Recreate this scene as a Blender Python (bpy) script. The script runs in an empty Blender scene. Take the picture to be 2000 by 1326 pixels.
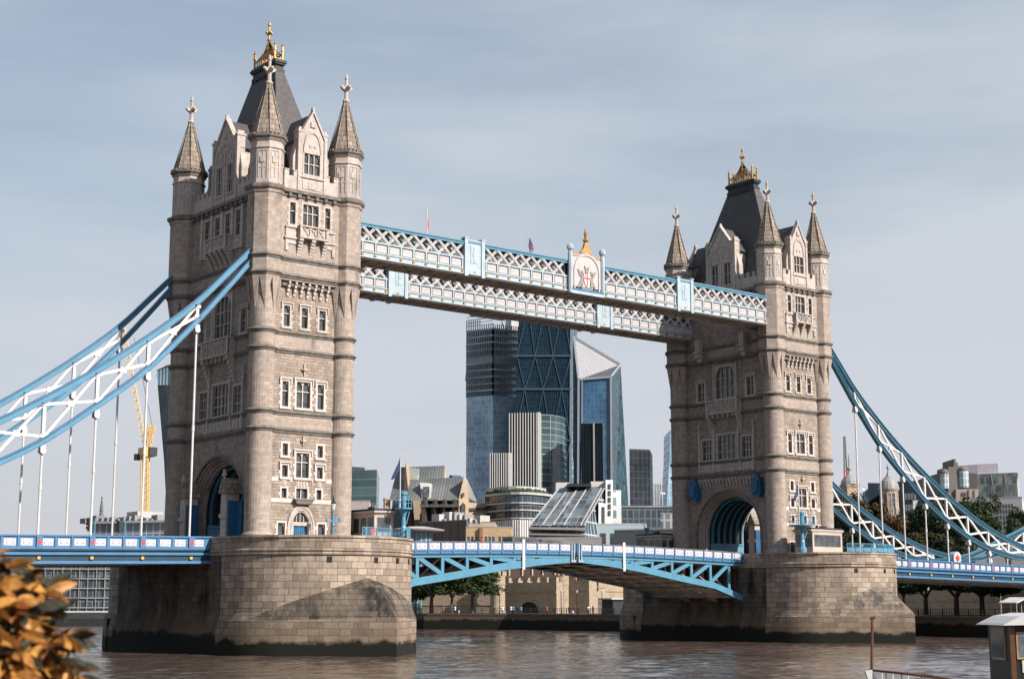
import bpy, math, random
from mathutils import Vector
R = math.radians
rnd = random.Random(11)
sc = bpy.context.scene
COL = sc.collection
# ------------------------------------------------------------------ camera
CAM = Vector((-88.005, -154.339, 5.0)); YAW = 0.68157; PITCH = 0.16949; FPX = 3020.7
cd = bpy.data.cameras.new('camera'); cam = bpy.data.objects.new('camera', cd); COL.objects.link(cam)
cam.location = CAM; cam.rotation_euler = (math.pi/2+PITCH, 0, -YAW)
cd.sensor_width = 36; cd.lens = FPX/2000*36; cd.clip_start = .2; cd.clip_end = 20000
cd.dof.use_dof = True; cd.dof.focus_distance = 190; cd.dof.aperture_fstop = 5.0
sc.camera = cam
# ------------------------------------------------------------------ sky and sun
SUN_AZ, SUN_EL = 18.0, 34.0            # azimuth from -Y towards +X
sv = Vector((math.sin(R(SUN_AZ))*math.cos(R(SUN_EL)), -math.cos(R(SUN_AZ))*math.cos(R(SUN_EL)), math.sin(R(SUN_EL))))
sl = bpy.data.lights.new('sun', 'SUN'); sl.energy = 5.0; sl.angle = R(.5); sl.color = (1, .928, .85)
so = bpy.data.objects.new('sun', sl); COL.objects.link(so); so.rotation_euler = sv.to_track_quat('Z', 'Y').to_euler()
so.location = (0, -200, 300)
w = bpy.data.worlds.new('World'); sc.world = w; w.use_nodes = True
nt = w.node_tree; N = nt.nodes; L = nt.links; N.clear()
wo = N.new('ShaderNodeOutputWorld'); bg = N.new('ShaderNodeBackground'); bg.inputs[1].default_value = .077
sky = N.new('ShaderNodeTexSky'); sky.sky_type = 'NISHITA'; sky.sun_disc = False
sky.sun_elevation = R(SUN_EL); sky.sun_rotation = math.atan2(sv.x, sv.y); sky.air_density = 1.2; sky.dust_density = 2.5
tc = N.new('ShaderNodeTexCoord'); mp = N.new('ShaderNodeMapping'); mp.inputs['Scale'].default_value = (1.2, 1.2, 5.5)
mp.inputs['Rotation'].default_value = (R(9), R(-7), 0)
nz = N.new('ShaderNodeTexNoise'); nz.inputs['Scale'].default_value = 2.6; nz.inputs['Detail'].default_value = 7; nz.inputs['Roughness'].default_value = .5
rp = N.new('ShaderNodeMath'); rp.operation = 'MULTIPLY_ADD'; rp.inputs[1].default_value = 1.35           # veil of cloud: thinner overhead and to the west
dt = N.new('ShaderNodeVectorMath'); dt.operation = 'DOT_PRODUCT'; dt.inputs[1].default_value = (.42, -.30, -1.55)
ad = N.new('ShaderNodeMath'); ad.operation = 'ADD'; ad.inputs[1].default_value = .44; cl_ = N.new('ShaderNodeClamp'); cl_.inputs[1].default_value = .36; cl_.inputs[2].default_value = .97
mx = N.new('ShaderNodeMix'); mx.data_type = 'RGBA'; mx.inputs[7].default_value = (4.85, 5.2, 5.72, 1)   # thin high cloud veil
L.new(tc.outputs['Generated'], mp.inputs[0]); L.new(mp.outputs[0], nz.inputs['Vector']); L.new(tc.outputs['Generated'], dt.inputs[0]); L.new(dt.outputs['Value'], ad.inputs[0]); L.new(nz.outputs[0], rp.inputs[0]); L.new(ad.outputs[0], rp.inputs[2]); L.new(rp.outputs[0], cl_.inputs[0])
sx = N.new('ShaderNodeSeparateXYZ'); L.new(tc.outputs['Generated'], sx.inputs[0]); er = N.new('ShaderNodeMapRange'); er.inputs[1].default_value = .02; er.inputs[2].default_value = .26; L.new(sx.outputs[2], er.inputs[0])
vm = N.new('ShaderNodeMix'); vm.data_type = 'RGBA'; vm.inputs[6].default_value = (5.25, 5.32, 5.9, 1); vm.inputs[7].default_value = (4.75, 5.2, 5.75, 1); L.new(er.outputs[0], vm.inputs[0]); L.new(vm.outputs[2], mx.inputs[7])
L.new(cl_.outputs[0], mx.inputs[0]); L.new(sky.outputs[0], mx.inputs[6]); L.new(mx.outputs[2], bg.inputs[0]); L.new(bg.outputs[0], wo.inputs[0])
sc.view_settings.view_transform = 'Standard'; sc.view_settings.look = 'None'; sc.view_settings.exposure = .72; sc.view_settings.gamma = 1
sc.cycles.max_bounces = 6; sc.cycles.diffuse_bounces = 2; sc.cycles.glossy_bounces = 3; sc.cycles.transparent_max_bounces = 4
# ------------------------------------------------------------------ helpers
HD = Vector((math.sin(YAW), math.cos(YAW), 0)); RT = Vector((math.cos(YAW), -math.sin(YAW), 0))
_fw = HD*math.cos(PITCH)+Vector((0, 0, math.sin(PITCH))); _up = RT.cross(_fw)
def G(px, py, D):
    """survey point: bearing px, elevation py of the 2000x1326 survey sheet, at D metres north-east of the quay"""
    d = _fw+RT*((px-1000)/FPX)+_up*((663-py)/FPX)
    return CAM+d*(D/d.dot(HD))
def V(*a): return Vector(a)
class M:
    def __init__(s): s.v = []; s.f = []; s.m = []; s.u = []
    def face(s, pts, m=0, uv=None):
        n = len(s.v); s.v += [tuple(p) for p in pts]; s.f.append(tuple(range(n, n+len(pts)))); s.m.append(m); s.u.append(uv)
    def box(s, x0, x1, y0, y1, z0, z1, m=0, skip=''):
        p = [(x0,y0,z0),(x1,y0,z0),(x1,y1,z0),(x0,y1,z0),(x0,y0,z1),(x1,y0,z1),(x1,y1,z1),(x0,y1,z1)]
        for k, q in (('b',(0,3,2,1)),('t',(4,5,6,7)),('s',(0,1,5,4)),('e',(1,2,6,5)),('n',(2,3,7,6)),('w',(3,0,4,7))):
            if k not in skip: s.face([p[i] for i in q], m)
    def hexa(s, p, m=0):
        for q in ((0,3,2,1),(4,5,6,7),(0,1,5,4),(1,2,6,5),(2,3,7,6),(3,0,4,7)): s.face([p[i] for i in q], m)
    def fbox(s, F, u0, u1, z0, z1, d0, d1, m=0):
        s.hexa([F(u0,z0,d1),F(u1,z0,d1),F(u1,z0,d0),F(u0,z0,d0),F(u0,z1,d1),F(u1,z1,d1),F(u1,z1,d0),F(u0,z1,d0)], m)
    def fquad(s, F, u0, u1, z0, z1, d, m=0): s.face([F(u0,z0,d),F(u1,z0,d),F(u1,z1,d),F(u0,z1,d)], m)
    def prism(s, poly, z0, z1, m=0, mt=None, bot=True):
        n = len(poly)
        for i in range(n):
            a, b = poly[i], poly[(i+1) % n]; s.face([(a[0],a[1],z0),(b[0],b[1],z0),(b[0],b[1],z1),(a[0],a[1],z1)], m)
        s.face([(p[0],p[1],z1) for p in poly], m if mt is None else mt)
        if bot: s.face([(p[0],p[1],z0) for p in reversed(poly)], m)
    def extr(s, pts, vec, m=0, mside=None):
        """closed outline of 3-D points pushed along vec"""
        vec = Vector(vec); n = len(pts); P = [Vector(p) for p in pts]; Q = [p+vec for p in P]
        s.face(P, m); s.face(list(reversed(Q)), m)
        for i in range(n): j = (i+1) % n; s.face([P[i],P[j],Q[j],Q[i]], m if mside is None else mside)
    def fpoly(s, F, pts, d0, d1, m=0):
        s.extr([F(u,z,d1) for u,z in pts], Vector(F(0,0,d0))-Vector(F(0,0,d1)), m)
    def rings(s, cx, cy, prof, n=8, rot=None, m=0, cap=True, a0=0, a1=2*math.pi):
        rot = math.pi/n if rot is None else rot; full = abs(a1-a0-2*math.pi) < 1e-6; P = []
        k = n if full else n+1
        for r, z in prof: P.append([(cx+r*math.cos(a0+(a1-a0)*i/n+rot), cy+r*math.sin(a0+(a1-a0)*i/n+rot), z) for i in range(k)])
        rr = max(p[0] for p in prof)
        for j in range(len(P)-1):
            for i in range(n):
                i2 = (i+1) % k; u0 = (a1-a0)*i/n*rr; u1 = (a1-a0)*(i+1)/n*rr; z0 = prof[j][1]; z1 = prof[j+1][1]
                if abs(z1-z0) < .02: z1 = z0+abs(prof[j+1][0]-prof[j][0])
                s.face([P[j][i],P[j][i2],P[j+1][i2],P[j+1][i]], m, [(u0,z0),(u1,z0),(u1,z1),(u0,z1)])
        if cap: s.face(P[-1], m); s.face(list(reversed(P[0])), m)
    def bar(s, p, q, wd, h, m=0, up=(0,0,1)):
        p = Vector(p); q = Vector(q); d = (q-p).normalized(); up = Vector(up)
        if abs(d.dot(up)) > .98: up = Vector((0,1,0)) if abs(d.y) < .9 else Vector((1,0,0))
        a = d.cross(up).normalized()*(wd/2); b = a.cross(d).normalized()*(h/2)
        s.hexa([p-a-b,p+a-b,q+a-b,q-a-b,p-a+b,p+a+b,q+a+b,q-a+b], m)
    def tube(s, p, q, r0, r1=None, n=8, m=0, cap=True):
        r1 = r0 if r1 is None else r1; p = Vector(p); q = Vector(q); d = (q-p).normalized()
        a = d.orthogonal().normalized(); b = d.cross(a); A = []; B = []
        for i in range(n):
            c = a*math.cos(2*math.pi*i/n)+b*math.sin(2*math.pi*i/n); A.append(p+c*r0); B.append(q+c*r1)
        for i in range(n): j = (i+1) % n; s.face([A[i],A[j],B[j],B[i]], m)
        if cap: s.face(list(reversed(A)), m); s.face(B, m)
    def sweep(s, pts, y0, y1, o0, o1, m=0):
        """strip along (x,z) points, section y0..y1 by o0..o1 above the line"""
        for (xa,za),(xb,zb) in zip(pts, pts[1:]):
            s.hexa([(xa,y0,za+o0),(xb,y0,zb+o0),(xb,y1,zb+o0),(xa,y1,za+o0),(xa,y0,za+o1),(xb,y0,zb+o1),(xb,y1,zb+o1),(xa,y1,za+o1)], m)
    def ball(s, c, r, m=0, n=8, sz=1):
        s.rings(c[0], c[1], [(max(r*math.sin(math.pi*i/6), .001), c[2]-r*sz*math.cos(math.pi*i/6)) for i in range(7)], n, m=m, cap=False)
    def wall(s, F, u0, u1, z0, z1, holes=(), d=0, rev=.34, m=0, mr=None):
        us = sorted(set([u0,u1]+[h[i] for h in holes for i in (0,1)])); zs = sorted(set([z0,z1]+[h[i] for h in holes for i in (2,3)]))
        us = [u for u in us if u0 <= u <= u1]; zs = [z for z in zs if z0 <= z <= z1]
        for a, b in zip(us, us[1:]):
            for c, e in zip(zs, zs[1:]):
                um, zm = (a+b)/2, (c+e)/2
                if any(h[0] < um < h[1] and h[2] < zm < h[3] for h in holes): continue
                s.fquad(F, a, b, c, e, d, m)
        mr = m if mr is None else mr
        for h in holes:
            a, b, c, e = h[:4]
            s.face([F(a,c,d),F(a,c,d-rev),F(a,e,d-rev),F(a,e,d)], mr); s.face([F(b,c,d-rev),F(b,c,d),F(b,e,d),F(b,e,d-rev)], mr)
            s.face([F(a,c,d-rev),F(a,c,d),F(b,c,d),F(b,c,d-rev)], mr); s.face([F(a,e,d),F(a,e,d-rev),F(b,e,d-rev),F(b,e,d)], mr)
    def mesh(s, name, mats):
        me = bpy.data.meshes.new(name); me.from_pydata(s.v, [], s.f)
        for x in (mats if isinstance(mats, (list, tuple)) else [mats]): me.materials.append(x)
        me.polygons.foreach_set('material_index', s.m)
        ul = me.uv_layers.new(name='UVMap'); dat = []
        for f, uv in zip(s.f, s.u):
            if uv is None:
                P = [Vector(s.v[i]) for i in f]; n = Vector((0,0,0))
                for i in range(1, len(P)-1): n += (P[i]-P[0]).cross(P[i+1]-P[0])
                if n.length > 0: n.normalize()
                h = math.hypot(n.x, n.y)
                if h < .3: uv = [(p.x, p.y) for p in P]
                else:
                    t = Vector((-n.y/h, n.x/h, 0))
                    if abs(t.x)+abs(t.y) > 0 and (t.x+t.y) < 0: t = -t
                    b = n.cross(t); b = b if b.z > 0 else -b
                    uv = [(p.dot(t), p.z if h > .95 else p.dot(b)) for p in P]
            dat += [c for q in uv for c in q]
        ul.data.foreach_set('uv', dat); me.update()
        return me
    def build(s, name, mats, parent=None, loc=(0,0,0), rz=0):
        o = bpy.data.objects.new(name, s.mesh(name, mats)); COL.objects.link(o); o.location = loc; o.rotation_euler[2] = rz
        if parent: o.parent = parent
        return o
def tag(o, label=None, cat=None, group=None, kind=None):
    for k, v in (('label',label),('category',cat),('group',group),('kind',kind)):
        if v: o[k] = v
    return o
def thing(name, label, cat, loc=(0,0,0), rz=0, group=None):
    o = bpy.data.objects.new(name, None); COL.objects.link(o); o.location = loc; o.rotation_euler[2] = rz; o.empty_display_size = .5
    return tag(o, label, cat, group)
def inst(src, loc=None, parent=None, rz=None):
    o = src.copy(); COL.objects.link(o)
    if loc is not None: o.location = loc
    if rz is not None: o.rotation_euler[2] = rz
    if parent is not None: o.parent = parent
    return o
def copy_tree(o, parent=None):
    c = o.copy(); COL.objects.link(c)
    if parent: c.parent = parent
    for ch in list(o.children): copy_tree(ch, c)
    return c
# ------------------------------------------------------------------ materials
def nm(name):
    m = bpy.data.materials.new(name); m.use_nodes = True; t = m.node_tree; return m, t.nodes, t.links, t.nodes['Principled BSDF']
def mixn(N, L, fac, a, b, bt='MIX'):
    x = N.new('ShaderNodeMix'); x.data_type = 'RGBA'; x.blend_type = bt
    for k, v in ((0,fac),(6,a),(7,b)):
        if isinstance(v, (int, float)): x.inputs[k].default_value = v
        elif isinstance(v, tuple): x.inputs[k].default_value = (*v[:3], 1)
        else: L.new(v, x.inputs[k])
    return x.outputs[2]
def noise(N, L, vec, scale, detail=5, rough=.6, sc3=None):
    n = N.new('ShaderNodeTexNoise'); n.inputs['Scale'].default_value = scale; n.inputs['Detail'].default_value = detail; n.inputs['Roughness'].default_value = rough
    if sc3:
        mp = N.new('ShaderNodeMapping'); mp.inputs['Scale'].default_value = sc3; L.new(vec, mp.inputs[0]); vec = mp.outputs[0]
    L.new(vec, n.inputs['Vector']); return n.outputs[0]
def ramp(N, L, src, p0, p1, c0=(0,0,0), c1=(1,1,1)):
    r = N.new('ShaderNodeValToRGB'); e = r.color_ramp.elements; e[0].position = p0; e[1].position = p1
    e[0].color = (*c0, 1); e[1].color = (*c1, 1); L.new(src, r.inputs[0]); return r.outputs[0]
def bump(N, L, h, st, dist, B):
    b = N.new('ShaderNodeBump'); b.inputs['Strength'].default_value = st; b.inputs['Distance'].default_value = dist; L.new(h, b.inputs['Height']); L.new(b.outputs[0], B.inputs['Normal'])
def plain(name, col, rough=.6, metal=0, var=.15, scale=1.5, spec=.35):
    m, N, L, B = nm(name); B.inputs['Roughness'].default_value = rough; B.inputs['Metallic'].default_value = metal; B.inputs['Specular IOR Level'].default_value = spec
    g = N.new('ShaderNodeNewGeometry'); n = noise(N, L, g.outputs['Position'], scale)
    k = ramp(N, L, n, .3, .7, tuple(c*(1-var) for c in col), tuple(min(c*(1+var), 1) for c in col)); L.new(k, B.inputs['Base Color'])
    return m
def painted(name, col, rough=.45, grime=.35):
    """weathered gloss paint: faded patches, dirt runs, a little rust"""
    m, N, L, B = nm(name); B.inputs['Specular IOR Level'].default_value = .35; g = N.new('ShaderNodeNewGeometry'); pos = g.outputs['Position']
    c = ramp(N, L, noise(N, L, pos, .7, 6, .65), .3, .7, tuple(x*.86 for x in col), tuple(min(1, x*1.12) for x in col))
    d = ramp(N, L, noise(N, L, pos, 2.2, 7, .7, (1,1,.22)), .52, .72); f = N.new('ShaderNodeMath'); f.operation = 'MULTIPLY'; f.inputs[1].default_value = grime; L.new(d, f.inputs[0])
    c = mixn(N, L, f.outputs[0], c, tuple(x*.30+.008 for x in col))
    r = ramp(N, L, noise(N, L, pos, 3.1, 6, .75, (1,1,.4)), .68, .76); f2 = N.new('ShaderNodeMath'); f2.operation = 'MULTIPLY'; f2.inputs[1].default_value = grime*.8; L.new(r, f2.inputs[0])
    c = mixn(N, L, f2.outputs[0], c, (.16,.075,.035)); L.new(c, B.inputs['Base Color'])
    rr = N.new('ShaderNodeMapRange'); rr.inputs[3].default_value = rough-.08; rr.inputs[4].default_value = rough+.25; L.new(d, rr.inputs[0]); L.new(rr.outputs[0], B.inputs['Roughness'])
    return m
def masonry(name, c1, c2, mortar, bw, bh, stain=.5, ms=.018, bmp=.35, rough=.85, soot=(.05,.05,.05), tide=None, off=.5, streak=1.0, heavy=False):
    m, N, L, B = nm(name); B.inputs['Roughness'].default_value = rough; B.inputs['Specular IOR Level'].default_value = .25
    uv = N.new('ShaderNodeUVMap'); uv.uv_map = 'UVMap'; g = N.new('ShaderNodeNewGeometry'); pos = g.outputs['Position']
    b = N.new('ShaderNodeTexBrick'); b.offset = off; b.squash = .72; b.squash_frequency = 3; b.offset_frequency = 2; b.inputs['Scale'].default_value = 1; b.inputs['Brick Width'].default_value = bw; b.inputs['Row Height'].default_value = bh
    b.inputs['Mortar Size'].default_value = ms; b.inputs['Mortar Smooth'].default_value = .3; b.inputs['Bias'].default_value = 0
    b.inputs['Color1'].default_value = (*c1, 1); b.inputs['Color2'].default_value = (*c2, 1); b.inputs['Mortar'].default_value = (*mortar, 1)
    L.new(uv.outputs[0], b.inputs['Vector'])
    fine = ramp(N, L, noise(N, L, pos, 2.3, 8, .7), .3, .72, (.72,.71,.70), (1.12,1.12,1.12))
    c = mixn(N, L, 1.0, b.outputs[0], fine, 'MULTIPLY')
    st = ramp(N, L, noise(N, L, pos, .8, 6, .62, (1.0,1.0,.16)), .40 if heavy else .47, .62 if heavy else .70)
    st2 = ramp(N, L, noise(N, L, pos, .22, 4, .6), .42, .68)
    if heavy: st2 = ramp(N, L, noise(N, L, pos, .25, 4, .6), .34, .56)
    sm = N.new('ShaderNodeMath'); sm.operation = 'MULTIPLY'; L.new(st, sm.inputs[0]); L.new(st2, sm.inputs[1])
    s2 = N.new('ShaderNodeMath'); s2.operation = 'MULTIPLY'; s2.inputs[1].default_value = stain*streak; L.new(sm.outputs[0], s2.inputs[0])
    c = mixn(N, L, s2.outputs[0], c, soot)
    if tide:
        sx = N.new('ShaderNodeSeparateXYZ'); L.new(pos, sx.inputs[0])
        nn = noise(N, L, pos, .5, 6, .65); a = N.new('ShaderNodeMath'); a.operation = 'MULTIPLY_ADD'; a.inputs[1].default_value = -1.9; L.new(nn, a.inputs[0]); L.new(sx.outputs[2], a.inputs[2])
        t = ramp(N, L, a.outputs[0], 0, 1, (1,1,1), (0,0,0)); 
        mr = N.new('ShaderNodeMapRange'); mr.inputs[1].default_value = tide-1.15; mr.inputs[2].default_value = tide-.75; mr.inputs[3].default_value = 1; mr.inputs[4].default_value = 0
        L.new(a.outputs[0], mr.inputs[0])
        mr2 = N.new('ShaderNodeMapRange'); mr2.inputs[1].default_value = tide-.2; mr2.inputs[2].default_value = tide+2.4; mr2.inputs[3].default_value = .55; mr2.inputs[4].default_value = 0
        L.new(a.outputs[0], mr2.inputs[0]); c = mixn(N, L, mr2.outputs[0], c, (.13,.088,.055)); c = mixn(N, L, mr.outputs[0], c, (.009,.0095,.007))
    L.new(c, B.inputs['Base Color'])
    hb = N.new('ShaderNodeMath'); hb.operation = 'MULTIPLY_ADD'; hb.inputs[1].default_value = -1.0; L.new(b.outputs['Fac'], hb.inputs[0]); L.new(noise(N, L, pos, 5, 5), hb.inputs[2])
    bump(N, L, hb.outputs[0], bmp, .05, B)
    return m
def facade(name, glass, line, cw, ch, lw=.06, rough=.12, var=.35, spec=.6, off=0.0, lh=None, metal=0.0, lrough=.5, vs=1.0):
    """curtain wall: panes cw x ch metres with frame lines, panes varying a little"""
    m, N, L, B = nm(name); uv = N.new('ShaderNodeUVMap'); uv.uv_map = 'UVMap'
    b = N.new('ShaderNodeTexBrick'); b.offset = off; b.inputs['Scale'].default_value = 1; b.inputs['Brick Width'].default_value = cw; b.inputs['Row Height'].default_value = ch
    b.inputs['Mortar Size'].default_value = lw; b.inputs['Mortar Smooth'].default_value = .1
    b.inputs['Color1'].default_value = (*[c*(1-var) for c in glass], 1); b.inputs['Color2'].default_value = (*[min(1, c*(1+var)) for c in glass], 1); b.inputs['Mortar'].default_value = (*line, 1)
    L.new(uv.outputs[0], b.inputs['Vector'])
    g = N.new('ShaderNodeNewGeometry'); n = ramp(N, L, noise(N, L, g.outputs['Position'], .035*vs, 4, .6), .35, .7, (.6,.65,.7), (1.35,1.3,1.25))
    L.new(mixn(N, L, 1.0, b.outputs[0], n, 'MULTIPLY'), B.inputs['Base Color'])
    rr = N.new('ShaderNodeMapRange'); rr.inputs[3].default_value = rough; rr.inputs[4].default_value = lrough; L.new(b.outputs['Fac'], rr.inputs[0]); L.new(rr.outputs[0], B.inputs['Roughness'])
    B.inputs['Specular IOR Level'].default_value = spec; B.inputs['Metallic'].default_value = metal
    return m
ASH = masonry('ashlar_stone', (.365,.305,.265), (.285,.238,.205), (.235,.195,.165), 1.05, .42, stain=.8, ms=.014, bmp=.2)
RUB = masonry('rock_faced_stone', (.345,.282,.238), (.235,.192,.16), (.205,.168,.14), .85, .34, stain=.75, ms=.02, bmp=.8)
LST = masonry('portland_stone', (.455,.40,.368), (.41,.36,.328), (.36,.315,.285), 1.1, .45, stain=.62, ms=.012, bmp=.15, soot=(.10,.088,.078))
LS2 = plain('pale_dressing_stone', (.455,.40,.37), .8, var=.12, scale=2.5)
DST = plain('weathered_stone', (.135,.118,.104), .85, var=.4, scale=1.4)
SPI = masonry('spire_stone', (.32,.265,.215), (.19,.157,.128), (.05,.042,.035), .62, .62, stain=.8, ms=.03)
SLA = masonry('roof_slate', (.098,.094,.094), (.066,.065,.067), (.045,.044,.046), .35, .22, stain=.3, rough=.6)
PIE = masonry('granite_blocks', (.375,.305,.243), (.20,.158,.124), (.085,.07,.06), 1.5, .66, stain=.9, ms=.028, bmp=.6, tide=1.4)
PIW = masonry('shaded_stained_granite', (.17,.14,.115), (.105,.088,.072), (.04,.035,.03), 1.5, .66, stain=1.0, ms=.028, bmp=.6, tide=2.1, soot=(.01,.011,.01), heavy=True)  # pier flanks: shade under the deck painted into the colour, with real stains
NOD = masonry('dark_cutwater_granite', (.185,.150,.118), (.115,.092,.073), (.05,.042,.035), 1.3, .55, stain=1.0, ms=.026, bmp=.6, soot=(.018,.017,.014), heavy=True)
NOS = masonry('cutwater_granite', (.33,.262,.20), (.175,.138,.108), (.055,.047,.04), 1.3, .55, stain=1.0, ms=.026, bmp=.6, tide=1.1, streak=1.0, heavy=True)
GLD = plain('gilding', (.40,.225,.07), .45, .5, .25, 4, .5)
BLU = painted('bridge_blue', (.058,.155,.285))
LBL = painted('pale_blue_paint', (.315,.385,.43), .5)
SKB = painted('chain_blue', (.075,.205,.295))
DBL = plain('deep_blue_paint', (.018,.08,.145), .45, 0, .2, .7)
NBL = plain('panel_blue', (.014,.085,.18), .5, 0, .25, .9)
WHT = painted('white_paint', (.50,.475,.475), .5, .3)
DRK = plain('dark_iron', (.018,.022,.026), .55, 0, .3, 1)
BLK = plain('near_black', (.006,.007,.008), .7, 0, .3, 1)
SOF = plain('soffit_brown', (.36,.315,.285), .7, 0, .3, .6)
GLS = plain('window_glass', (.058,.062,.066), .12, 0, .6, .9, .7)
YLW = plain('lamp_yellow', (.58,.34,.09), .4, 0, .1, 3)
RED = plain('red_paint', (.60,.05,.03), .45, 0, .1, 3)
TEA = painted('mast_blue', (.085,.235,.335))
ROD = plain('rod_white', (.50,.475,.475), .5, 0, .12, .8)
RIBB = plain('vault_rib_blue', (.035,.13,.20), .5, 0, .15, 1)
def panel_mat():
    m, N, L, B = nm('tracery_panel'); uv = N.new('ShaderNodeUVMap'); uv.uv_map = 'UVMap'; B.inputs['Roughness'].default_value = .5
    v = N.new('ShaderNodeTexVoronoi'); v.inputs['Scale'].default_value = 5.2; v.inputs['Randomness'].default_value = .12; L.new(uv.outputs[0], v.inputs['Vector'])
    d = ramp(N, L, v.outputs['Distance'], .40, .52, (.55,.52,.52), (.07,.15,.27))
    fr = N.new('ShaderNodeVectorMath'); fr.operation = 'FRACTION'; mp = N.new('ShaderNodeMapping'); mp.inputs['Scale'].default_value = (1.36,1.36,1); L.new(uv.outputs[0], mp.inputs[0]); L.new(mp.outputs[0], fr.inputs[0])
    ds = N.new('ShaderNodeVectorMath'); ds.operation = 'DISTANCE'; ds.inputs[1].default_value = (.5,.42,0); L.new(fr.outputs[0], ds.inputs[0])
    k = ramp(N, L, ds.outputs['Value'], .11, .15, (1,1,1), (0,0,0)); L.new(mixn(N, L, k, d, (.55,.10,.09)), B.inputs['Base Color'])
    return m
PAN = panel_mat()
PLP = plain('pale_panel', (.40,.36,.36), .55, 0, .10, 2)
# ------------------------------------------------------------------ water and land
def water():
    m, N, L, B = nm('river_water'); g = N.new('ShaderNodeNewGeometry'); pos = g.outputs['Position']
    B.inputs['Roughness'].default_value = .05; B.inputs['IOR'].default_value = 1.33; B.inputs['Specular IOR Level'].default_value = .5
    c = ramp(N, L, noise(N, L, pos, .03, 4, .6), .35, .65, (.075,.054,.043), (.115,.086,.07)); L.new(c, B.inputs['Base Color'])
    n1 = noise(N, L, pos, .30, 5, .66, (1,.8,1)); n2 = noise(N, L, pos, 1.1, 4, .6); n3 = noise(N, L, pos, .06, 3, .55)
    a = N.new('ShaderNodeMath'); a.operation = 'MULTIPLY_ADD'; a.inputs[1].default_value = .45; L.new(n2, a.inputs[0]); L.new(n1, a.inputs[2])
    b = N.new('ShaderNodeMath'); b.operation = 'MULTIPLY_ADD'; b.inputs[1].default_value = 2.2; L.new(n3, b.inputs[0]); L.new(a.outputs[0], b.inputs[2])
    bump(N, L, n2, .5, .12, B)
    from mathutils import noise as mn
    vv = []; ff = []; rows = []; D = 30.0
    while D < 352: rows.append(D); D += .30+D*.0019
    nc = 430
    for D in rows:
        for j in range(nc):
            u = (-.40+.80*j/(nc-1)); x = CAM.x+HD.x*D+RT.x*D*u; y = CAM.y+HD.y*D+RT.y*D*u
            p = Vector((x*.34+y*.10, y*.30-x*.05, 0)); e = .55+.6*mn.noise(Vector((x*.03,y*.03,7)))
            h = .115*mn.noise(p)+.06*mn.noise(p*2.3+Vector((9,3,1)))+.028*mn.noise(p*5.1+Vector((2,8,4)))
            vv.append((x, y, h*(.45+e)))
    for i in range(len(rows)-1):
        for j in range(nc-1): k = i*nc+j; ff.append((k,k+1,k+nc+1,k+nc))
    k = len(vv); vv += [(-9000,-9000,-.3),(9000,-9000,-.3),(9000,9000,-.3),(-9000,9000,-.3)]; ff.append((k,k+1,k+2,k+3))
    me = bpy.data.meshes.new('river'); me.from_pydata(vv, [], ff); me.materials.append(m); me.polygons.foreach_set('use_smooth', [True]*len(ff))
    o = bpy.data.objects.new('river', me); COL.objects.link(o); tag(o, kind='structure')
water()
GRD = plain('paved_ground', (.16,.145,.13), .9, 0, .25, .15)
ASP = plain('asphalt', (.05,.05,.052), .9, 0, .2, .5)
QUA = masonry('quay_stone', (.085,.08,.072), (.05,.048,.044), (.025,.025,.025), 2.2, .8, stain=.8, tide=2.0)
bank = [(140,-400),(125,-60),(120,-7),(110,91),(100,106),(86,228),(60,400),(-60,900),(-900,3000),(9000,9000),(9000,-400)]
o = M(); o.face([(x,y,3.0) for x,y in bank]); tag(o.build('north_bank_ground', GRD), kind='structure')
o = M()
for a, b in zip(bank[:9], bank[1:9]): o.face([(a[0],a[1],-2),(b[0],b[1],-2),(b[0],b[1],3.05),(a[0],a[1],3.05)])
for a, b in zip(bank[:7], bank[1:8]): o.hexa([(a[0]-.1,a[1],2.85),(a[0]+.7,a[1],2.85),(b[0]+.7,b[1],2.85),(b[0]-.1,b[1],2.85),(a[0]-.1,a[1],3.2),(a[0]+.7,a[1],3.2),(b[0]+.7,b[1],3.2),(b[0]-.1,b[1],3.2)])
tag(o.build('quay_wall', QUA), 'long dark stone quay wall below the riverside walk on the far bank', 'quay wall')
o = M(); o.prism([(-84,-60),(-84.6,-150.2),(-83.5,-151.5),(-60,-175),(-60,-400),(-400,-400),(-400,-60)], -2, 3.35); tag(o.build('south_bank_terrace', GRD), kind='structure')
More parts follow.
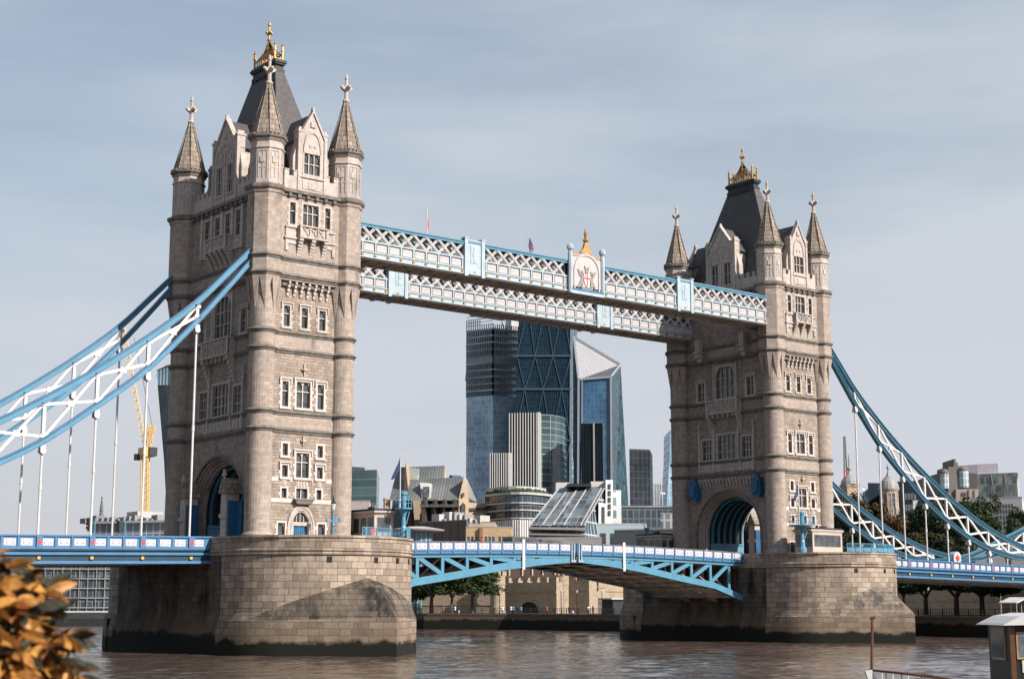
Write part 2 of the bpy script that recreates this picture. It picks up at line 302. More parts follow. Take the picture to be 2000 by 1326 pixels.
# ------------------------------------------------------------------ river piers
def stadium(wd, yc, n=28):
    P = [(wd*math.cos(math.pi*(1+i/n)), -yc+wd*math.sin(math.pi*(1+i/n))) for i in range(n+1)]
    return P+[(-x,-y) for x,y in P]
def pier(x, label):
    t = thing('bridge_pier', label, 'bridge pier', (x,0,0))
    o = M(); prof = [(11.15,-3),(11.15,2.2),(10.67,4.2),(10.67,9.85),(10.82,9.9),(10.86,10.05),(10.72,10.12),(10.72,10.28),(10.86,10.32),(10.86,10.46),(10.7,10.54),(10.7,11.6),(10.84,11.62),(10.84,11.85)]
    P = [stadium(r, 12.0) for r,z in prof]; k = len(P[0]); ac = [0]
    for i in range(k): a, b = P[3][i], P[3][(i+1) % k]; ac.append(ac[-1]+math.hypot(a[0]-b[0], a[1]-b[1]))
    for j in range(len(prof)-1):
        z0, z1 = prof[j][1], prof[j+1][1]
        for i in range(k):
            i2 = (i+1) % k
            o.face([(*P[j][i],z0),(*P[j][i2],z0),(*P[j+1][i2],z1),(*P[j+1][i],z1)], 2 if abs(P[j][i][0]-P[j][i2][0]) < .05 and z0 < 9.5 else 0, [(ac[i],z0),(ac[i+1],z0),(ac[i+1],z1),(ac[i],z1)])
    Q = stadium(10.3, 12.0)
    for i in range(k): i2 = (i+1) % k; o.face([(*P[-1][i],11.85),(*P[-1][i2],11.85),(*Q[i2],11.85),(*Q[i],11.85)], 1); o.face([(*Q[i],11.85),(*Q[i2],11.85),(*Q[i2],11.0),(*Q[i],11.0)], 1)
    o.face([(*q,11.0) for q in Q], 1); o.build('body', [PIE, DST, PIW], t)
    for sg in (-1, 1):                                           # domed cutwaters
        o = M(); n = 80; m = 16; grid = []; acc = [0]
        for i in range(n+1):
            th = -82+164*i/n; c, s = math.cos(R(th)), math.sin(R(th)); ab = abs(th)
            ro = 11.22/math.cos(R(45.5-ab)) if ab < 45.5 else 11.22
            ze = 3.75-.35*min(1, ab/60); zw = max(3.45, 7.65-.05*ab-.00016*ab*ab)
            x0, y0 = ro*s, -12-ro*c; cxx, cyy = 10.6*s, -12-10.6*c; col = [(x0,y0,-3.0),(x0,y0,ze)]
            for j in range(1, m+1):
                f = j/m; col.append((x0+(cxx-x0)*f, y0+(cyy-y0)*f, ze+(zw-ze)*((.12*f+.88*math.sin(f*math.pi/2)) if x < 40 else (.6*f+.4*math.sin(f*math.pi/2)))))
            grid.append(col)
            if i: acc.append(acc[-1]+math.hypot(x0-px_, y0-py_))
            px_, py_ = x0, y0
        for i in range(n):
            for j in range(m+1):
                a, b = grid[i], grid[i+1]
                o.face([(qx, qy*-sg, qz) for qx,qy,qz in (a[j],b[j],b[j+1],a[j+1])], 0 if j == 0 else 1, [(acc[i],a[j][2]),(acc[i+1],b[j][2]),(acc[i+1],b[j+1][2]),(acc[i],a[j+1][2])])
        o.build('cutwater', [PIE, NOD if x < 40 else NOS], t)
    for an in (-112, -84, -66, -50, -34):
        c, s = math.cos(R(an)), math.sin(R(an)); o = M(); o.box(-.26,.26,-.03,.25,9.15,9.72); h = o.build('drain_opening', BLK, t, (c*10.67, -12+s*10.67, 0), R(an)+math.pi/2)
    return t
pier(0, 'broad granite pier with a domed cutwater under the nearer tower')
pier(82.3, 'granite pier with a pointed domed cutwater under the farther tower')
# ------------------------------------------------------------------ towers
A, B_ = 5.08, 9.21
def arch_pts(wd, zs, rise, n=20, pw=2.0):
    return [(wd*math.cos(math.pi*(1-i/n)), zs+rise*math.sin(math.pi*(1-i/n))) for i in range(n+1)]
def pointed(u0, u1, z0, z1, n=6):
    """pointed arch from (u0,z0) over the apex at z1 to (u1,z0)"""
    uc = (u0+u1)/2; h = (u1-u0)/2; P = []
    for i in range(n+1): a = i/n*math.pi/2; P.append((uc-h*math.cos(a)**.9, z0+(z1-z0)*math.sin(a)))
    return P+[(2*uc-u, z) for u,z in reversed(P[:-1])]
def spandrel(o, F, u0, u1, zs, zt, d0, d1, m=0, inset=0):
    P = pointed(u0+inset, u1-inset, zs, zt-.04)
    n = len(P)//2
    o.fpoly(F, [(u0,zs),(u0,zt)]+[(u1 if False else P[n][0], zt)]+list(reversed(P[:n+1])), d0, d1, m)
    o.fpoly(F, [(u1,zt),(u1,zs)]+list(reversed(P[n:]))+[(P[n][0],zt)], d0, d1, m)
def window(t, F, h, lights=1, tr=(), d=0, rev=.34, sur=.24, sill=True, hood=False, mat=None, head=True, quoin=True):
    u0, u1, z0, z1 = h; o = M(); wl = (u1-u0)/lights; dd = d-rev+.03
    o.fbox(F, u0-sur, u0, z0-.05, z1+sur, d-.02, d+.05); o.fbox(F, u1, u1+sur, z0-.05, z1+sur, d-.02, d+.05); o.fbox(F, u0, u1, z1, z1+sur, d-.02, d+.05)
    if quoin:
        k = max(1, int((z1-z0)/.7))
        for i in range(k):
            zz = z0+(i+.25)*(z1-z0)/k; o.fbox(F, u0-sur-.17, u0-sur+.01, zz, zz+.32, d-.02, d+.043); o.fbox(F, u1+sur-.01, u1+sur+.17, zz, zz+.32, d-.02, d+.043)
    if sill: o.fbox(F, u0-sur-.08, u1+sur+.08, z0-.3, z0-.052, d-.02, d+.14)
    for i in range(1, lights): o.fbox(F, u0+i*wl-.055, u0+i*wl+.055, z0, z1, dd, dd+.16)
    for z in tr: o.fbox(F, u0, u1, z-.05, z+.05, dd+.005, dd+.165)
    if head:
        hh = min(wl*.95, (z1-z0)*.4)
        for i in range(lights): spandrel(o, F, u0+i*wl, u0+(i+1)*wl, z1-hh, z1, dd+.01, dd+.13)
    if hood:
        o.fbox(F, u0-sur-.12, u1+sur+.12, z1+sur+.002, z1+sur+.15, d-.02, d+.2)
        for s in (u0-sur-.12, u1+sur): o.fbox(F, s, s+.12, z1-.35, z1+sur, d+.052, d+.2)
    f = o.build('window', mat or LST, t); p = M(); p.fquad(F, u0, u1, z0, z1, d-rev+.02); p.build('pane', GLS, f)
    return f
def cross(o, F, u, z, d, h=.8, s=1):
    o.fbox(F, u-.06, u+.06, z, z+h, d, d+.14); o.fbox(F, u-.34*s, u+.34*s, z+h*.42, z+h*.42+.16, d, d+.16); o.fbox(F, u-.16, u+.16, z+h*.36, z+h*.36+.28, d, d+.28)
STR = lambda r, z: [(r,z-.42),(r+.10,z-.36),(r+.12,z-.2),(r+.27,z-.12),(r+.27,z-.02),(r,z+.22)]
LEV = (42.4, 40.5, 34.3, 32.35, 25.55, 23.65)
def turret(t, x, y, first=[None]):
    if first[0] is None:
        o = M(); rr = 1.40
        low = [(rr+.32,11),(rr+.32,11.9),(rr+.22,12.0),(rr+.22,12.3),(rr+.10,12.42),(rr,12.6)]
        low += [(rr,40.05)]
        o.rings(0, 0, low, 28, m=0)
        for z in (23.65, 25.55, 32.35, 34.3): o.rings(0, 0, [(rr-.02,z-.43)]+STR(rr, z)[1:-1]+[(rr-.02,z+.22)], 28, m=2, cap=False)
        ro, ri = 1.85/math.cos(math.pi/8), rr+.01
        for k in range(8):                                          # broaches from round to octagon
            c = math.pi/8+k*math.pi/4; Pm = lambda a, r, z: (r*math.cos(a), r*math.sin(a), z)
            for sgn in (-1, 1):
                am = c+sgn*math.pi/8
                C, Mi, T, Ni = Pm(c,ro,39.95), Pm(am,1.85,39.95), Pm(c,ri+.02,36.5), Pm(am,ri-.1,39.9)
                o.face([C,Mi,T], 0); o.face([Mi,Ni,Pm(c,ri-.12,36.6),T], 0)
        for z in (40.5, 42.4): o.rings(0, 0, [(ro-.02,z-.43)]+STR(ro, z)[1:-1]+[(ro-.02,z+.22)], 8, m=2, cap=False)
        up = [(ro,39.95),(ro,49.2),(ro+.12,49.3),(ro+.14,49.5),(ro+.2,49.6)]; o.rings(0, 0, [(ro+.2,49.6),(ro+.38,49.75),(ro+.42,50.0),(ro+.42,50.1),(1.88,50.35)], 8, m=2, cap=False)
        o.rings(0, 0, up, 8, m=0)
        r2 = 1.72/math.cos(math.pi/8)
        o.rings(0, 0, [(r2,50.3),(r2,54.2),(r2+.14,54.28),(r2+.14,54.42),(r2-.02,54.5),(r2-.02,55.05),(r2+.16,55.2)], 8, m=1); o.rings(0, 0, [(r2+.16,55.2),(r2+.2,55.4),(r2+.38,55.55),(r2+.38,55.75),(1.0,55.8)], 8, m=2, cap=False)
        for k in range(8):                                          # blind tracery panels and small battlements
            am = k*math.pi/4; c, s = math.cos(am), math.sin(am)
            def Fk(u, z, d, c=c, s=s): return ((1.72+d)*c-u*s, (1.72+d)*s+u*c, z)
            for u in (-.52, -.03, .46): o.fbox(Fk, u, u+.07, 50.9, 53.9, .001, .06, 1)
            o.fbox(Fk, -.52, .53, 53.9, 54.0, .001, .06, 1); o.fbox(Fk, -.52, .53, 52.0, 52.1, .002, .05, 1)
            o.fbox(Fk, -.3, .22, 52.6, 53.3, .002, .10, 1)
            for u in (-.72, -.24, .24): o.fbox(Fk, u, u+.3, 55.75, 56.02, .1, .36, 2)
        b = o.build('turret', [ASH, LST, DST], t, (x, y, 0))
        sp = M(); rb = 1.84/math.cos(math.pi/8); sp.rings(0, 0, [(rb,55.72),(rb*.93,56.1),(rb*.60,58.3),(rb*.33,60.3),(.30,62.0)], 8)
        for k in range(8):
            a = math.pi/8+k*math.pi/4; sp.tube((rb*.97*math.cos(a),rb*.97*math.sin(a),55.9), (.31*math.cos(a),.31*math.sin(a),62.0), .065, .05, 4)
        s_ = sp.build('spire', SPI, b)
        f = M(); f.rings(0, 0, [(.28,61.95),(.42,62.08),(.42,62.25),(.24,62.4),(.22,63.1),(.34,63.5),(.30,63.95),(.17,64.1),(.17,64.75),(.24,64.85),(.24,64.95),(.17,65.0),(.15,65.25),(.01,65.5)], 8)
        for k in range(4):
            a = k*math.pi/2; c, s = math.cos(a), math.sin(a)
            f.hexa([(c*.1-s*w_,s*.1+c*w_,z) if r == 0 else (c*r-s*w_*.9,s*r+c*w_*.9,z+dz) for z,dz in ((63.35,.22),(63.75,.22)) for r,w_ in ((0,.17),(0,-.17),(.62,-.2),(.62,.2))])
            f.ball((c*.64,s*.64,63.8), .2)
        f.build('finial', LST, s_)
        first[0] = b; return b
    c = copy_tree(first[0], t); c.location = (x, y, 0); return c
def tower(x, label, sg):
    """sg=-1: outer (landward) road face towards -X, +1: towards +X"""
    t = thing('bridge_tower', label, 'tower', (x,0,0))
    for sx in (-1, 1):
        for sy in (-1, 1): turret(t, sx*A, sy*B_)
    YE = B_+.48; XS = 4.95
    FE = lambda u,z,d: (u, -(YE+d), z)
    FW = lambda u,z,d: (-u, YE+d, z)
    FS = lambda u,z,d: (-(XS+d), -u, z)
    FN = lambda u,z,d: (XS+d, u, z)
    # ---- walls facing the river
    H0 = [(-2.85,-1.98,11.9,13.6,1),(2.15,3.05,11.9,13.6,1),(-.68,.72,16.3,17.35,2),(-2.5,-1.88,16.28,17.3,1),(1.88,2.5,16.28,17.3,1),(-.76,.84,18.55,21.2,2),(-2.5,-1.8,18.55,19.78,1),(1.88,2.62,18.55,19.78,1),(-2.5,-1.85,20.85,22.12,1),(1.9,2.58,20.85,22.12,1),
          (-2.72,-1.95,26.15,28.88,1),(-.92,.82,26.15,28.97,2),(1.75,2.56,26.15,28.87,1),(-2.76,-2.0,34.95,37.22,1),(-.5,.28,34.95,37.18,1),(1.78,2.58,34.95,37.15,1)]
    H1 = [(-2.72,-2.03,46.25,48.7,1),(-1.05,.95,46.2,48.73,3),(1.82,2.48,46.25,48.72,1)]
    dr = (-1.2,1.2,11.0,14.85)
    o = M()
    o.wall(FE, -5.0, 5.0, 11.0, 40.2, [h[:4] for h in H0]+[dr], m=0, mr=1); o.wall(FE, -4.9, 4.9, 40.2, 50.2, [h[:4] for h in H1], d=.7, m=1)
    o.fquad(FE, -5.0, 5.0, 39.9, 40.2, .7, 1); o.face([FE(-5,39.9,0),FE(5,39.9,0),FE(5,39.9,.7),FE(-5,39.9,.7)], 1)
    o.wall(FW, -5.0, 5.0, 11.0, 40.2, (), m=0); o.wall(FW, -4.9, 4.9, 40.2, 50.2, (), d=.7, m=1)
    for z0, z1 in ((15.78,16.2),(18.02,18.47)):
        for u0, u1 in ((-3.75,-2.96),(-1.42,-1.2),(1.3,1.44),(3.1,3.85)) if z0 > 17 else ((-3.75,3.85),): o.fbox(FE, u0, u1, z0, z1, -.02, .045, 2)
    for ua, ub, zz in ((23.65,25.55,0),(32.35,34.3,0),(40.5,42.4,.7)): o.fbox(FE, -4.4, 4.4, ua+.12, ub-.4, zz-.1, zz+.035, 1)
    # ---- road faces with the big arch
    ZS, WA, RA = 15.0, 6.35, 6.4
    inner = FS if sg > 0 else FN; outer = FN if sg > 0 else FS
    HS = [(-1.85,1.85,34.75,39.25,4),(-5.55,-4.2,34.7,37.35,2),(4.2,5.55,34.7,37.35,2),(-1.75,1.75,25.85,29.3,4),(-4.85,-3.0,25.85,28.75,3),(3.0,4.85,25.85,28.75,3)]
    HU = [(-4.25,-3.05,45.85,48.75,2),(-1.8,-.6,45.85,48.75,2),(.6,1.8,45.85,48.75,2),(3.05,4.25,45.85,48.75,2)]
    for F in (FS, FN):
        ap = arch_pts(WA, ZS, RA)
        o.fquad(F, -9.2, -WA, 11, 22.0, 0); o.fquad(F, WA, 9.2, 11, 22.0, 0)
        for (ua,za),(ub,zb) in zip(ap, ap[1:]): o.face([F(ua,za,0),F(ub,zb,0),F(ub,22.0,0),F(ua,22.0,0)], 0)
        o.wall(F, -9.2, 9.2, 22.0, 40.2, [h[:4] for h in HS], m=0, mr=1)
        o.wall(F, -9.2, 9.2, 40.2, 50.2, [h[:4] for h in HU] if F is outer else (), d=.35, m=0); o.face([F(-9,40.2,0),F(9,40.2,0),F(9,40.2,.35),F(-9,40.2,.35)], 1)
        for z0, z1 in ((40.9,42.0),): o.fbox(F, -7.6, 7.6, z0, z1, .3, .385, 1)
        prof = [(6.5,.14),(6.5,0.0)] if False else [(6.42,-.02),(6.42,.16),(6.15,.16),(6.1,-.12),(5.95,-.2),(5.95,-.42),(5.78,-.5),(5.7,-.75),(5.55,-.8),(5.5,-1.05),(5.32,-1.15),(5.28,-1.6)]
        for (wa,da),(wb,db) in zip(prof, prof[1:]):
            pa = [(-wa,11)]+arch_pts(wa, ZS, wa*1.0)+[(wa,11)]; pb = [(-wb,11)]+arch_pts(wb, ZS, wb*1.0)+[(wb,11)]
            for i in range(len(pa)-1): o.face([F(*pa[i],da),F(*pa[i+1],da),F(*pb[i+1],db),F(*pb[i],db)], 1 if da < .1 else 3)
    o.build('wall', [RUB, ASH, LS2, DST], t)
    # ---- passage through the tower
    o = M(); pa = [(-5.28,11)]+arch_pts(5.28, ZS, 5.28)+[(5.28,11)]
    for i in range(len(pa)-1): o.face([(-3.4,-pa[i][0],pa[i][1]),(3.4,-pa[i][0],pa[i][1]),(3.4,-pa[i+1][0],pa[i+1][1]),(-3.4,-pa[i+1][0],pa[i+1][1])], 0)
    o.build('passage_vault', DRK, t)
    for k in range(6):
        o = M(); xx = -3.1+k*1.24
        pa = [(-5.26,11)]+arch_pts(5.26, ZS, 5.26)+[(5.26,11)]; pb = [(-4.95,11)]+arch_pts(4.95, ZS, 4.95)+[(4.95,11)]
        for i in range(len(pa)-1):
            o.hexa([(xx,-pa[i][0],pa[i][1]),(xx+.26,-pa[i][0],pa[i][1]),(xx+.26,-pa[i+1][0],pa[i+1][1]),(xx,-pa[i+1][0],pa[i+1][1]),(xx,-pb[i][0],pb[i][1]),(xx+.26,-pb[i][0],pb[i][1]),(xx+.26,-pb[i+1][0],pb[i+1][1]),(xx,-pb[i+1][0],pb[i+1][1])])
        o.build('vault_rib', RIBB, t)
    for s in (-1, 1):
        o = M(); o.box(-3.35,3.35,s*5.0-.12,s*5.0+.12,11.0,13.6); o.box(-3.37,3.37,s*4.9-.14,s*4.9+.14,13.6,13.85); o.build('passage_panelling', TEA, t)
    # ---- string courses
    o = M()
    for z in LEV:
        dE, dS = (.7, .35) if z > 40 else (0, 0)
        for F, u, d in ((FE,4.7,dE),(FW,4.7,dE),(FS,8.6,dS),(FN,8.6,dS)):
            o.fbox(F, -u, u, z-.38, z-.14, d-.02, d+.13); o.fbox(F, -u, u, z-.14, z, d-.02, d+.27); 
            o.hexa([F(-u,z+.001,d+.25),F(u,z+.001,d+.25),F(u,z+.001,d-.02),F(-u,z+.001,d-.02),F(-u,z+.03,d+.25),F(u,z+.03,d+.25),F(u,z+.22,d-.02),F(-u,z+.22,d-.02)])
    for F, u, d in ((FE,4.6,.7),(FW,4.6,.7),(FS,8.5,.35),(FN,8.5,.35)):
        o.fbox(F, -u, u, 49.35, 49.72, d-.02, d+.16); o.fbox(F, -u, u, 49.72, 50.1, d-.02, d+.45)
        k = int(u*2/1.1)
        for i in range(k): uu = -u+(i+.5)*2*u/k; o.fbox(F, uu-.2, uu+.2, 49.3, 49.7, d+.16, d+.36)
    o.build('string_course', DST, t)
    # ---- river windows
    for h in H0+H1:
        d = .7 if h[2] > 40 else 0; big = h[3]-h[2] > 2; tr = (h[2]+(h[3]-h[2])*.62,) if big else ()
        window(t, FE, h[:4], h[4], tr, d, hood=(26 < h[2] < 38 or 18.5 < h[2] < 19 and h[4] == 1 or (h[4] == 2 and h[2] > 18)), sur=.2 if h[2] < 18 else .24, head=not (16 < h[2] < 17), sill=not (16 < h[2] < 17), mat=LS2 if h[2] < 30 else None)
    o = M()
    cross(o, FE, .02, 22.0, .05, 1.05, .9); o.build('carved_cross', LST, t); o = M(); cross(o, FE, -.05, 29.75, .05, 1.25, 1); o.build('carved_cross', LST, t); o = M(); o.fbox(FE, -.72, .78, 17.42, 18.1, -.02, .03)
    for i in range(4): o.fbox(FE, -.6+i*.36, -.4+i*.36, 17.5, 18.05, .03, .12)
    o.build('carved_panel', LST, t)
    for a in (-2.5, 1.88): o = M(); o.fbox(FE, a, a+.62, 17.55, 18.2, -.02, .03); o.fbox(FE, a+.15, a+.45, 17.6, 18.1, .03, .11); o.build('carved_panel', LST, t)
    o = M(); o.fbox(FE, -2.95, -1.75, 44.0, 45.95, .69, .82); o.fbox(FE, -3.3, -1.75, 45.8, 46.0, .69, .98); o.fbox(FE, -3.25, -2.9, 43.2, 45.8, .69, .86); o.fbox(FE, -3.4, -1.8, 44.55, 44.75, .69, .98); o.build('blind_panelling', LST, t)
    o = M(); o.fbox(FE, 1.9, 2.8, 44.0, 45.95, .69, .82); o.fbox(FE, 1.7, 3.1, 45.8, 46.0, .69, .98); o.fbox(FE, 2.75, 3.1, 43.2, 45.8, .69, .86); o.fbox(FE, 1.9, 3.2, 44.55, 44.75, .69, .98); o.build('blind_panelling', LST, t)
    # ---- doorway
    o = M()
    for w0, w1, z, d in ((1.72,1.5,15.55,.14),(1.5,1.32,15.3,.06),(1.32,1.12,15.05,-.06)):
        pa = [(-w0,11.9)]+pointed(-w0, w0, 12.9, z)+[(w0,11.9)]; pb = [(-w1,11.9)]+pointed(-w1, w1, 12.9, z-.28)+[(w1,11.9)]
        for i in range(len(pa)-1): o.face([FE(*pa[i],d),FE(*pa[i+1],d),FE(*pb[i+1],d),FE(*pb[i],d)]); o.face([FE(*pb[i],d),FE(*pb[i+1],d),FE(*pb[i+1],d-.2),FE(*pb[i],d-.2)]); o.face([FE(*pa[i],d),FE(*pa[i],d-.3),FE(*pa[i+1],d-.3),FE(*pa[i+1],d)])
    spandrel(o, FE, -1.2, 1.2, 12.9, 14.87, -.3, .012); o.fbox(FE, -1.2, -.88, 11, 13.35, -.3, .0); o.fbox(FE, .88, 1.2, 11, 13.35, -.3, 0); o.fbox(FE, -1.2, 1.2, 13.35, 13.75, -.3, -.03)
    for i in range(5): u = -.9+i*.45; o.fbox(FE, u-.04, u+.04, 13.75, 14.75-abs(u)*.8, -.3, -.18)
    a = o.build('doorway', LST, t); p = M(); p.fquad(FE, -1.1, 1.1, 13.7, 14.8, -.31); p.build('fanlight', GLS, a)
    p = M(); p.fbox(FE, -.88, .88, 11, 13.35, -.36, -.22)
    for i in range(7): p.fbox(FE, -.86+i*.25, -.64+i*.25, 11.2, 13.25, -.22, -.19)
    p.build('door', NBL, a)
    o = M(); o.fpoly(FE, [(-1.0,16.05),(1.2,16.05),(1.05,15.65),(-.85,15.65)], .05, .55); o.fbox(FE, -1.1, 1.3, 16.05, 16.2, .05, .62); o.build('door_ledge', DST, t)
    # ---- machicolation below the upper stage
    def corbels(F, us, z0, z1, d, name='corbel', w_=.26, out=.62, mat=LST):
        for u in us:
            n = 4; o = M()
            for i in range(n): zz0 = z0+(z1-z0)*i/n; o.fbox(F, u-w_/2, u+w_/2, zz0, z0+(z1-z0)*(i+1)/n-.03, d-.02, d+out*(i+1)/n)
            o.build(name, mat, t)
        return None
    corbels(FE, [-2.4+i*.84 for i in range(7)], 38.3, 40.05, 0)
    o = M(); o.fbox(FE, -3.2, 3.35, 39.35, 39.9, -.02, .36); o.build('corbel_course', DST, t)
    # ---- river balcony
    def balcony(F, u0, u1, z0, z1, d0, d1, crb=3, zc=42.7, bays=3):
        o = M(); o.fbox(F, u0, u1, z0, z0+.2, d0, d1+.1); o.fbox(F, u0-.05, u1+.05, z1-.16, z1, d0, d1+.1)
        o.fbox(F, u0, u1, z0+.2, z1-.16, d1-.22, d1-.12)
        for s in (u0, u1-.3): o.fbox(F, s, s+.3, z0+.2, z1-.16, d0, d1+.04)
        wb = (u1-u0-.7)/bays
        for i in range(bays):
            a = u0+.35+i*wb
            if i: o.fbox(F, a-.08, a+.08, z0+.2, z1-.16, d1-.12, d1+.02)
            zc0, zc1 = z0+.25, z1-.2
            for p, q in (((a+.1,zc0),(a+wb-.1,zc1)),((a+.1,zc1),(a+wb-.1,zc0))):
                dx, dz = q[0]-p[0], q[1]-p[1]; ln = math.hypot(dx,dz); nx, nz_ = -dz/ln*.06, dx/ln*.06
                o.fpoly(F, [(p[0]-nx,p[1]-nz_),(q[0]-nx,q[1]-nz_),(q[0]+nx,q[1]+nz_),(p[0]+nx,p[1]+nz_)], d1-.12, d1-.02)
        b = o.build('balcony', LST, t)
        for i in range(crb):
            u = u0+.25+(u1-u0-.5)*i/(crb-1); c = M()
            for k in range(6):
                e = (k+1)/6; c.fbox(F, u-.24, u+.24, zc+(z0-zc)*k/6, zc+(z0-zc)*(k+1)/6, d0-.02, d0+(d1-d0)*e**1.5)
            c.build('bracket', LST, b)
        return b
    balcony(FE, -1.75, 1.9, 44.72, 46.15, .7, 1.38, 3, 42.75)
    # ---- road-face windows and balconies
    for F in (FS, FN):
        if F is FN: pass
        for h in HS:
            arched = h[3] > 38; big = h[4] >= 3
            f = window(t, F, h[:4], h[4], (36.2,37.6) if arched else ((h[2]+(h[3]-h[2])*.5,) if h[4] < 3 else (h[2]+1.0,h[2]+2.1)), 0, sur=.3, head=not arched, hood=h[4] == 2, sill=True)
            if arched:
                o = M(); spandrel(o, F, h[0]-.3, h[1]+.3, 36.9, 39.6, -.3, .06)
                for i in range(3): u = h[0]+(i+1)*.925; o.fbox(F, u-.06, u+.06, 36.9, 38.9-abs(i-1)*.5, -.28, -.1)
                for s in (h[0]-.55, h[1]+.3): o.fbox(F, s, s+.26, 34.7, 39.2, -.02, .2); o.fpoly(F, [(s-.04,39.2),(s+.3,39.2),(s+.13,40.0)], -.02, .2)
                o.build('tracery_head', LST, t)
        b = balcony(F, -3.1, 3.1, 32.3, 34.35, 0, 1.0, 2, 29.3, 6)
        for i in range(5): o = M(); u = -2.0+i*1.0; o.fpoly(F, [(u-.22,32.3),(u+.22,32.3),(u+.1,31.75),(u-.1,31.75)], .1, .8); o.build('pendant', LST, b)
        for u in (-5.35, -2.4, 2.4, 5.35):
            o = M(); o.fbox(F, u-.15, u+.15, 25.6, 29.4, -.02, .28); o.fpoly(F, [(u-.22,29.4),(u+.22,29.4),(u,30.9)], 0, .26); o.fbox(F, u-.12, u+.12, 30.6, 31.0, .04, .26); o.build('pinnacle', LST, t)
        o = M(); o.fbox(F, -5.45, 5.45, 24.05, 25.35, -.02, .06)
        for a, c in ((-5.3,-3.1),(-2.2,2.2),(3.1,5.3)):
            n = int((c-a)/.55)
            for i in range(n): u = a+(i+.5)*(c-a)/n; o.fbox(F, u-.12, u+.12, 24.25, 25.15, .06, .14); o.fbox(F, u-.2, u+.2, 24.6, 24.85, .06, .12)
        for u in (-5.45, -2.65, 2.65, 5.2): o.fbox(F, u-.15, u+.15, 23.9, 25.5, -.02, .22)
        o.build('carved_frieze', LST, t)
        # dormer parts follow below
    # ---- outer / inner specials
    balcony(outer, -2.5, 2.5, 44.45, 46.1, .35, 1.35, 5, 42.6, 4)
    for h in HU: window(t, outer, h[:4], h[4], (47.3,), .35, sur=.3)
    o = M()
    for u in (-4.75, -2.42, 0, 2.42, 4.75): o.fbox(outer, u-.22, u+.22, 44.2, 49.2, .33, .62)
    o.fbox(outer, -4.9, -2.5, 44.3, 45.5, .33, .5); o.fbox(outer, 2.5, 4.9, 44.3, 45.5, .33, .5); o.build('buttress_strip', LST, t)
    corbels(inner, [-6.6+i*.66 for i in range(21)], 21.85, 23.0, 0, out=.5, w_=.3)
    for u in (-4.4, 4.4):
        o = M()
        for i, (z0, z1, dd, hw) in enumerate(((40.3,41.0,.55,.35),(41.0,41.7,.95,.5),(41.7,42.0,1.2,.62),(42.0,43.7,.9,.45))): o.fbox(inner, u-hw, u+hw, z0, z1, .33, .33+dd)
        o.build('walkway_bracket', LST, t)
    for u in (-6.15, 6.15):
        o = M(); o.fpoly(inner, [(u-.55,22.8),(u+.5,23.0),(u+.85,21.9),(u+.9,20.7),(u+.62,19.9),(u-.5,20.1),(u-.85,20.9),(u-.8,22.0)], .02, .95); o.fbox(inner, u-.3, u+.05, 22.7, 23.3, .1, .5)
        o.fpoly(inner, [(u-.6,22.3),(u+.6,22.1),(u+.5,20.6),(u-.5,20.4)], .95, 1.2); o.build('sheeted_lamp', NBL, t)
    s = sg
    for u in (-4.72, 4.72):                                            # gate piers and painted screens on the landward road side
        o = M(); y0, y1 = -u-.6, -u+.6; xa, xb = s*5.15, s*6.7; x0, x1 = min(xa,xb), max(xa,xb)
        o.box(x0-.2,x1+.2,y0-.2,y1+.2,11,12.3); o.box(x0,x1,y0,y1,12.3,16.8); o.box(x0-.15,x1+.15,y0-.15,y1+.15,14.2,14.6)
        o.hexa([(x0-.25,y0-.3,16.8),(x1+.25,y0-.3,16.8),(x1+.25,y1+.3,16.8),(x0-.25,y1+.3,16.8),(x0-.25,-u-.04,18.5),(x1+.25,-u-.04,18.5),(x1+.25,-u+.04,18.5),(x0-.25,-u+.04,18.5)], 1)
        xe = x0 if s < 0 else x1; o.box(xe-.12,xe+.12,-u-.1,-u+.1,18.3,19.4); o.box(xe-.13,xe+.13,-u-.32,-u+.32,18.75,18.98)
        o.build('gate_pier', [LST, SPI], t)
        o = M(); yy = -u-.78 if u > 0 else -u-.78; o.box(min(s*5.1,s*6.6),max(s*5.1,s*6.6),yy-.1,yy+.1,11,16.0); o.build('painted_screen', NBL, t)
        o = M(); yy = -u*1.28; o.box(min(s*5.3,s*5.6),max(s*5.3,s*5.6),yy-.65,yy+.65,11,16.0); o.build('painted_screen', NBL, t)
    # ---- parapets
    def battlement(F, u0, u1, d, n):
        o = M(); o.fbox(F, u0, u1, 50.1, 51.75, d-.45, d-.02); w_ = (u1-u0)/(2*n-1)
        for i in range(n): o.fbox(F, u0+2*i*w_, u0+(2*i+1)*w_, 51.75, 52.35, d-.45, d-.02); o.fbox(F, u0+2*i*w_-.04, u0+(2*i+1)*w_+.04, 52.35, 52.45, d-.5, d+.04)
        o.build('battlement', LST, t)
    for F in (FE, FW): battlement(F, -3.5, -1.75, .7, 2); battlement(F, 1.75, 3.5, .7, 2)
    for F in (FS, FN): battlement(F, -7.7, -2.85, .35, 5); battlement(F, 2.85, 7.7, .35, 5)
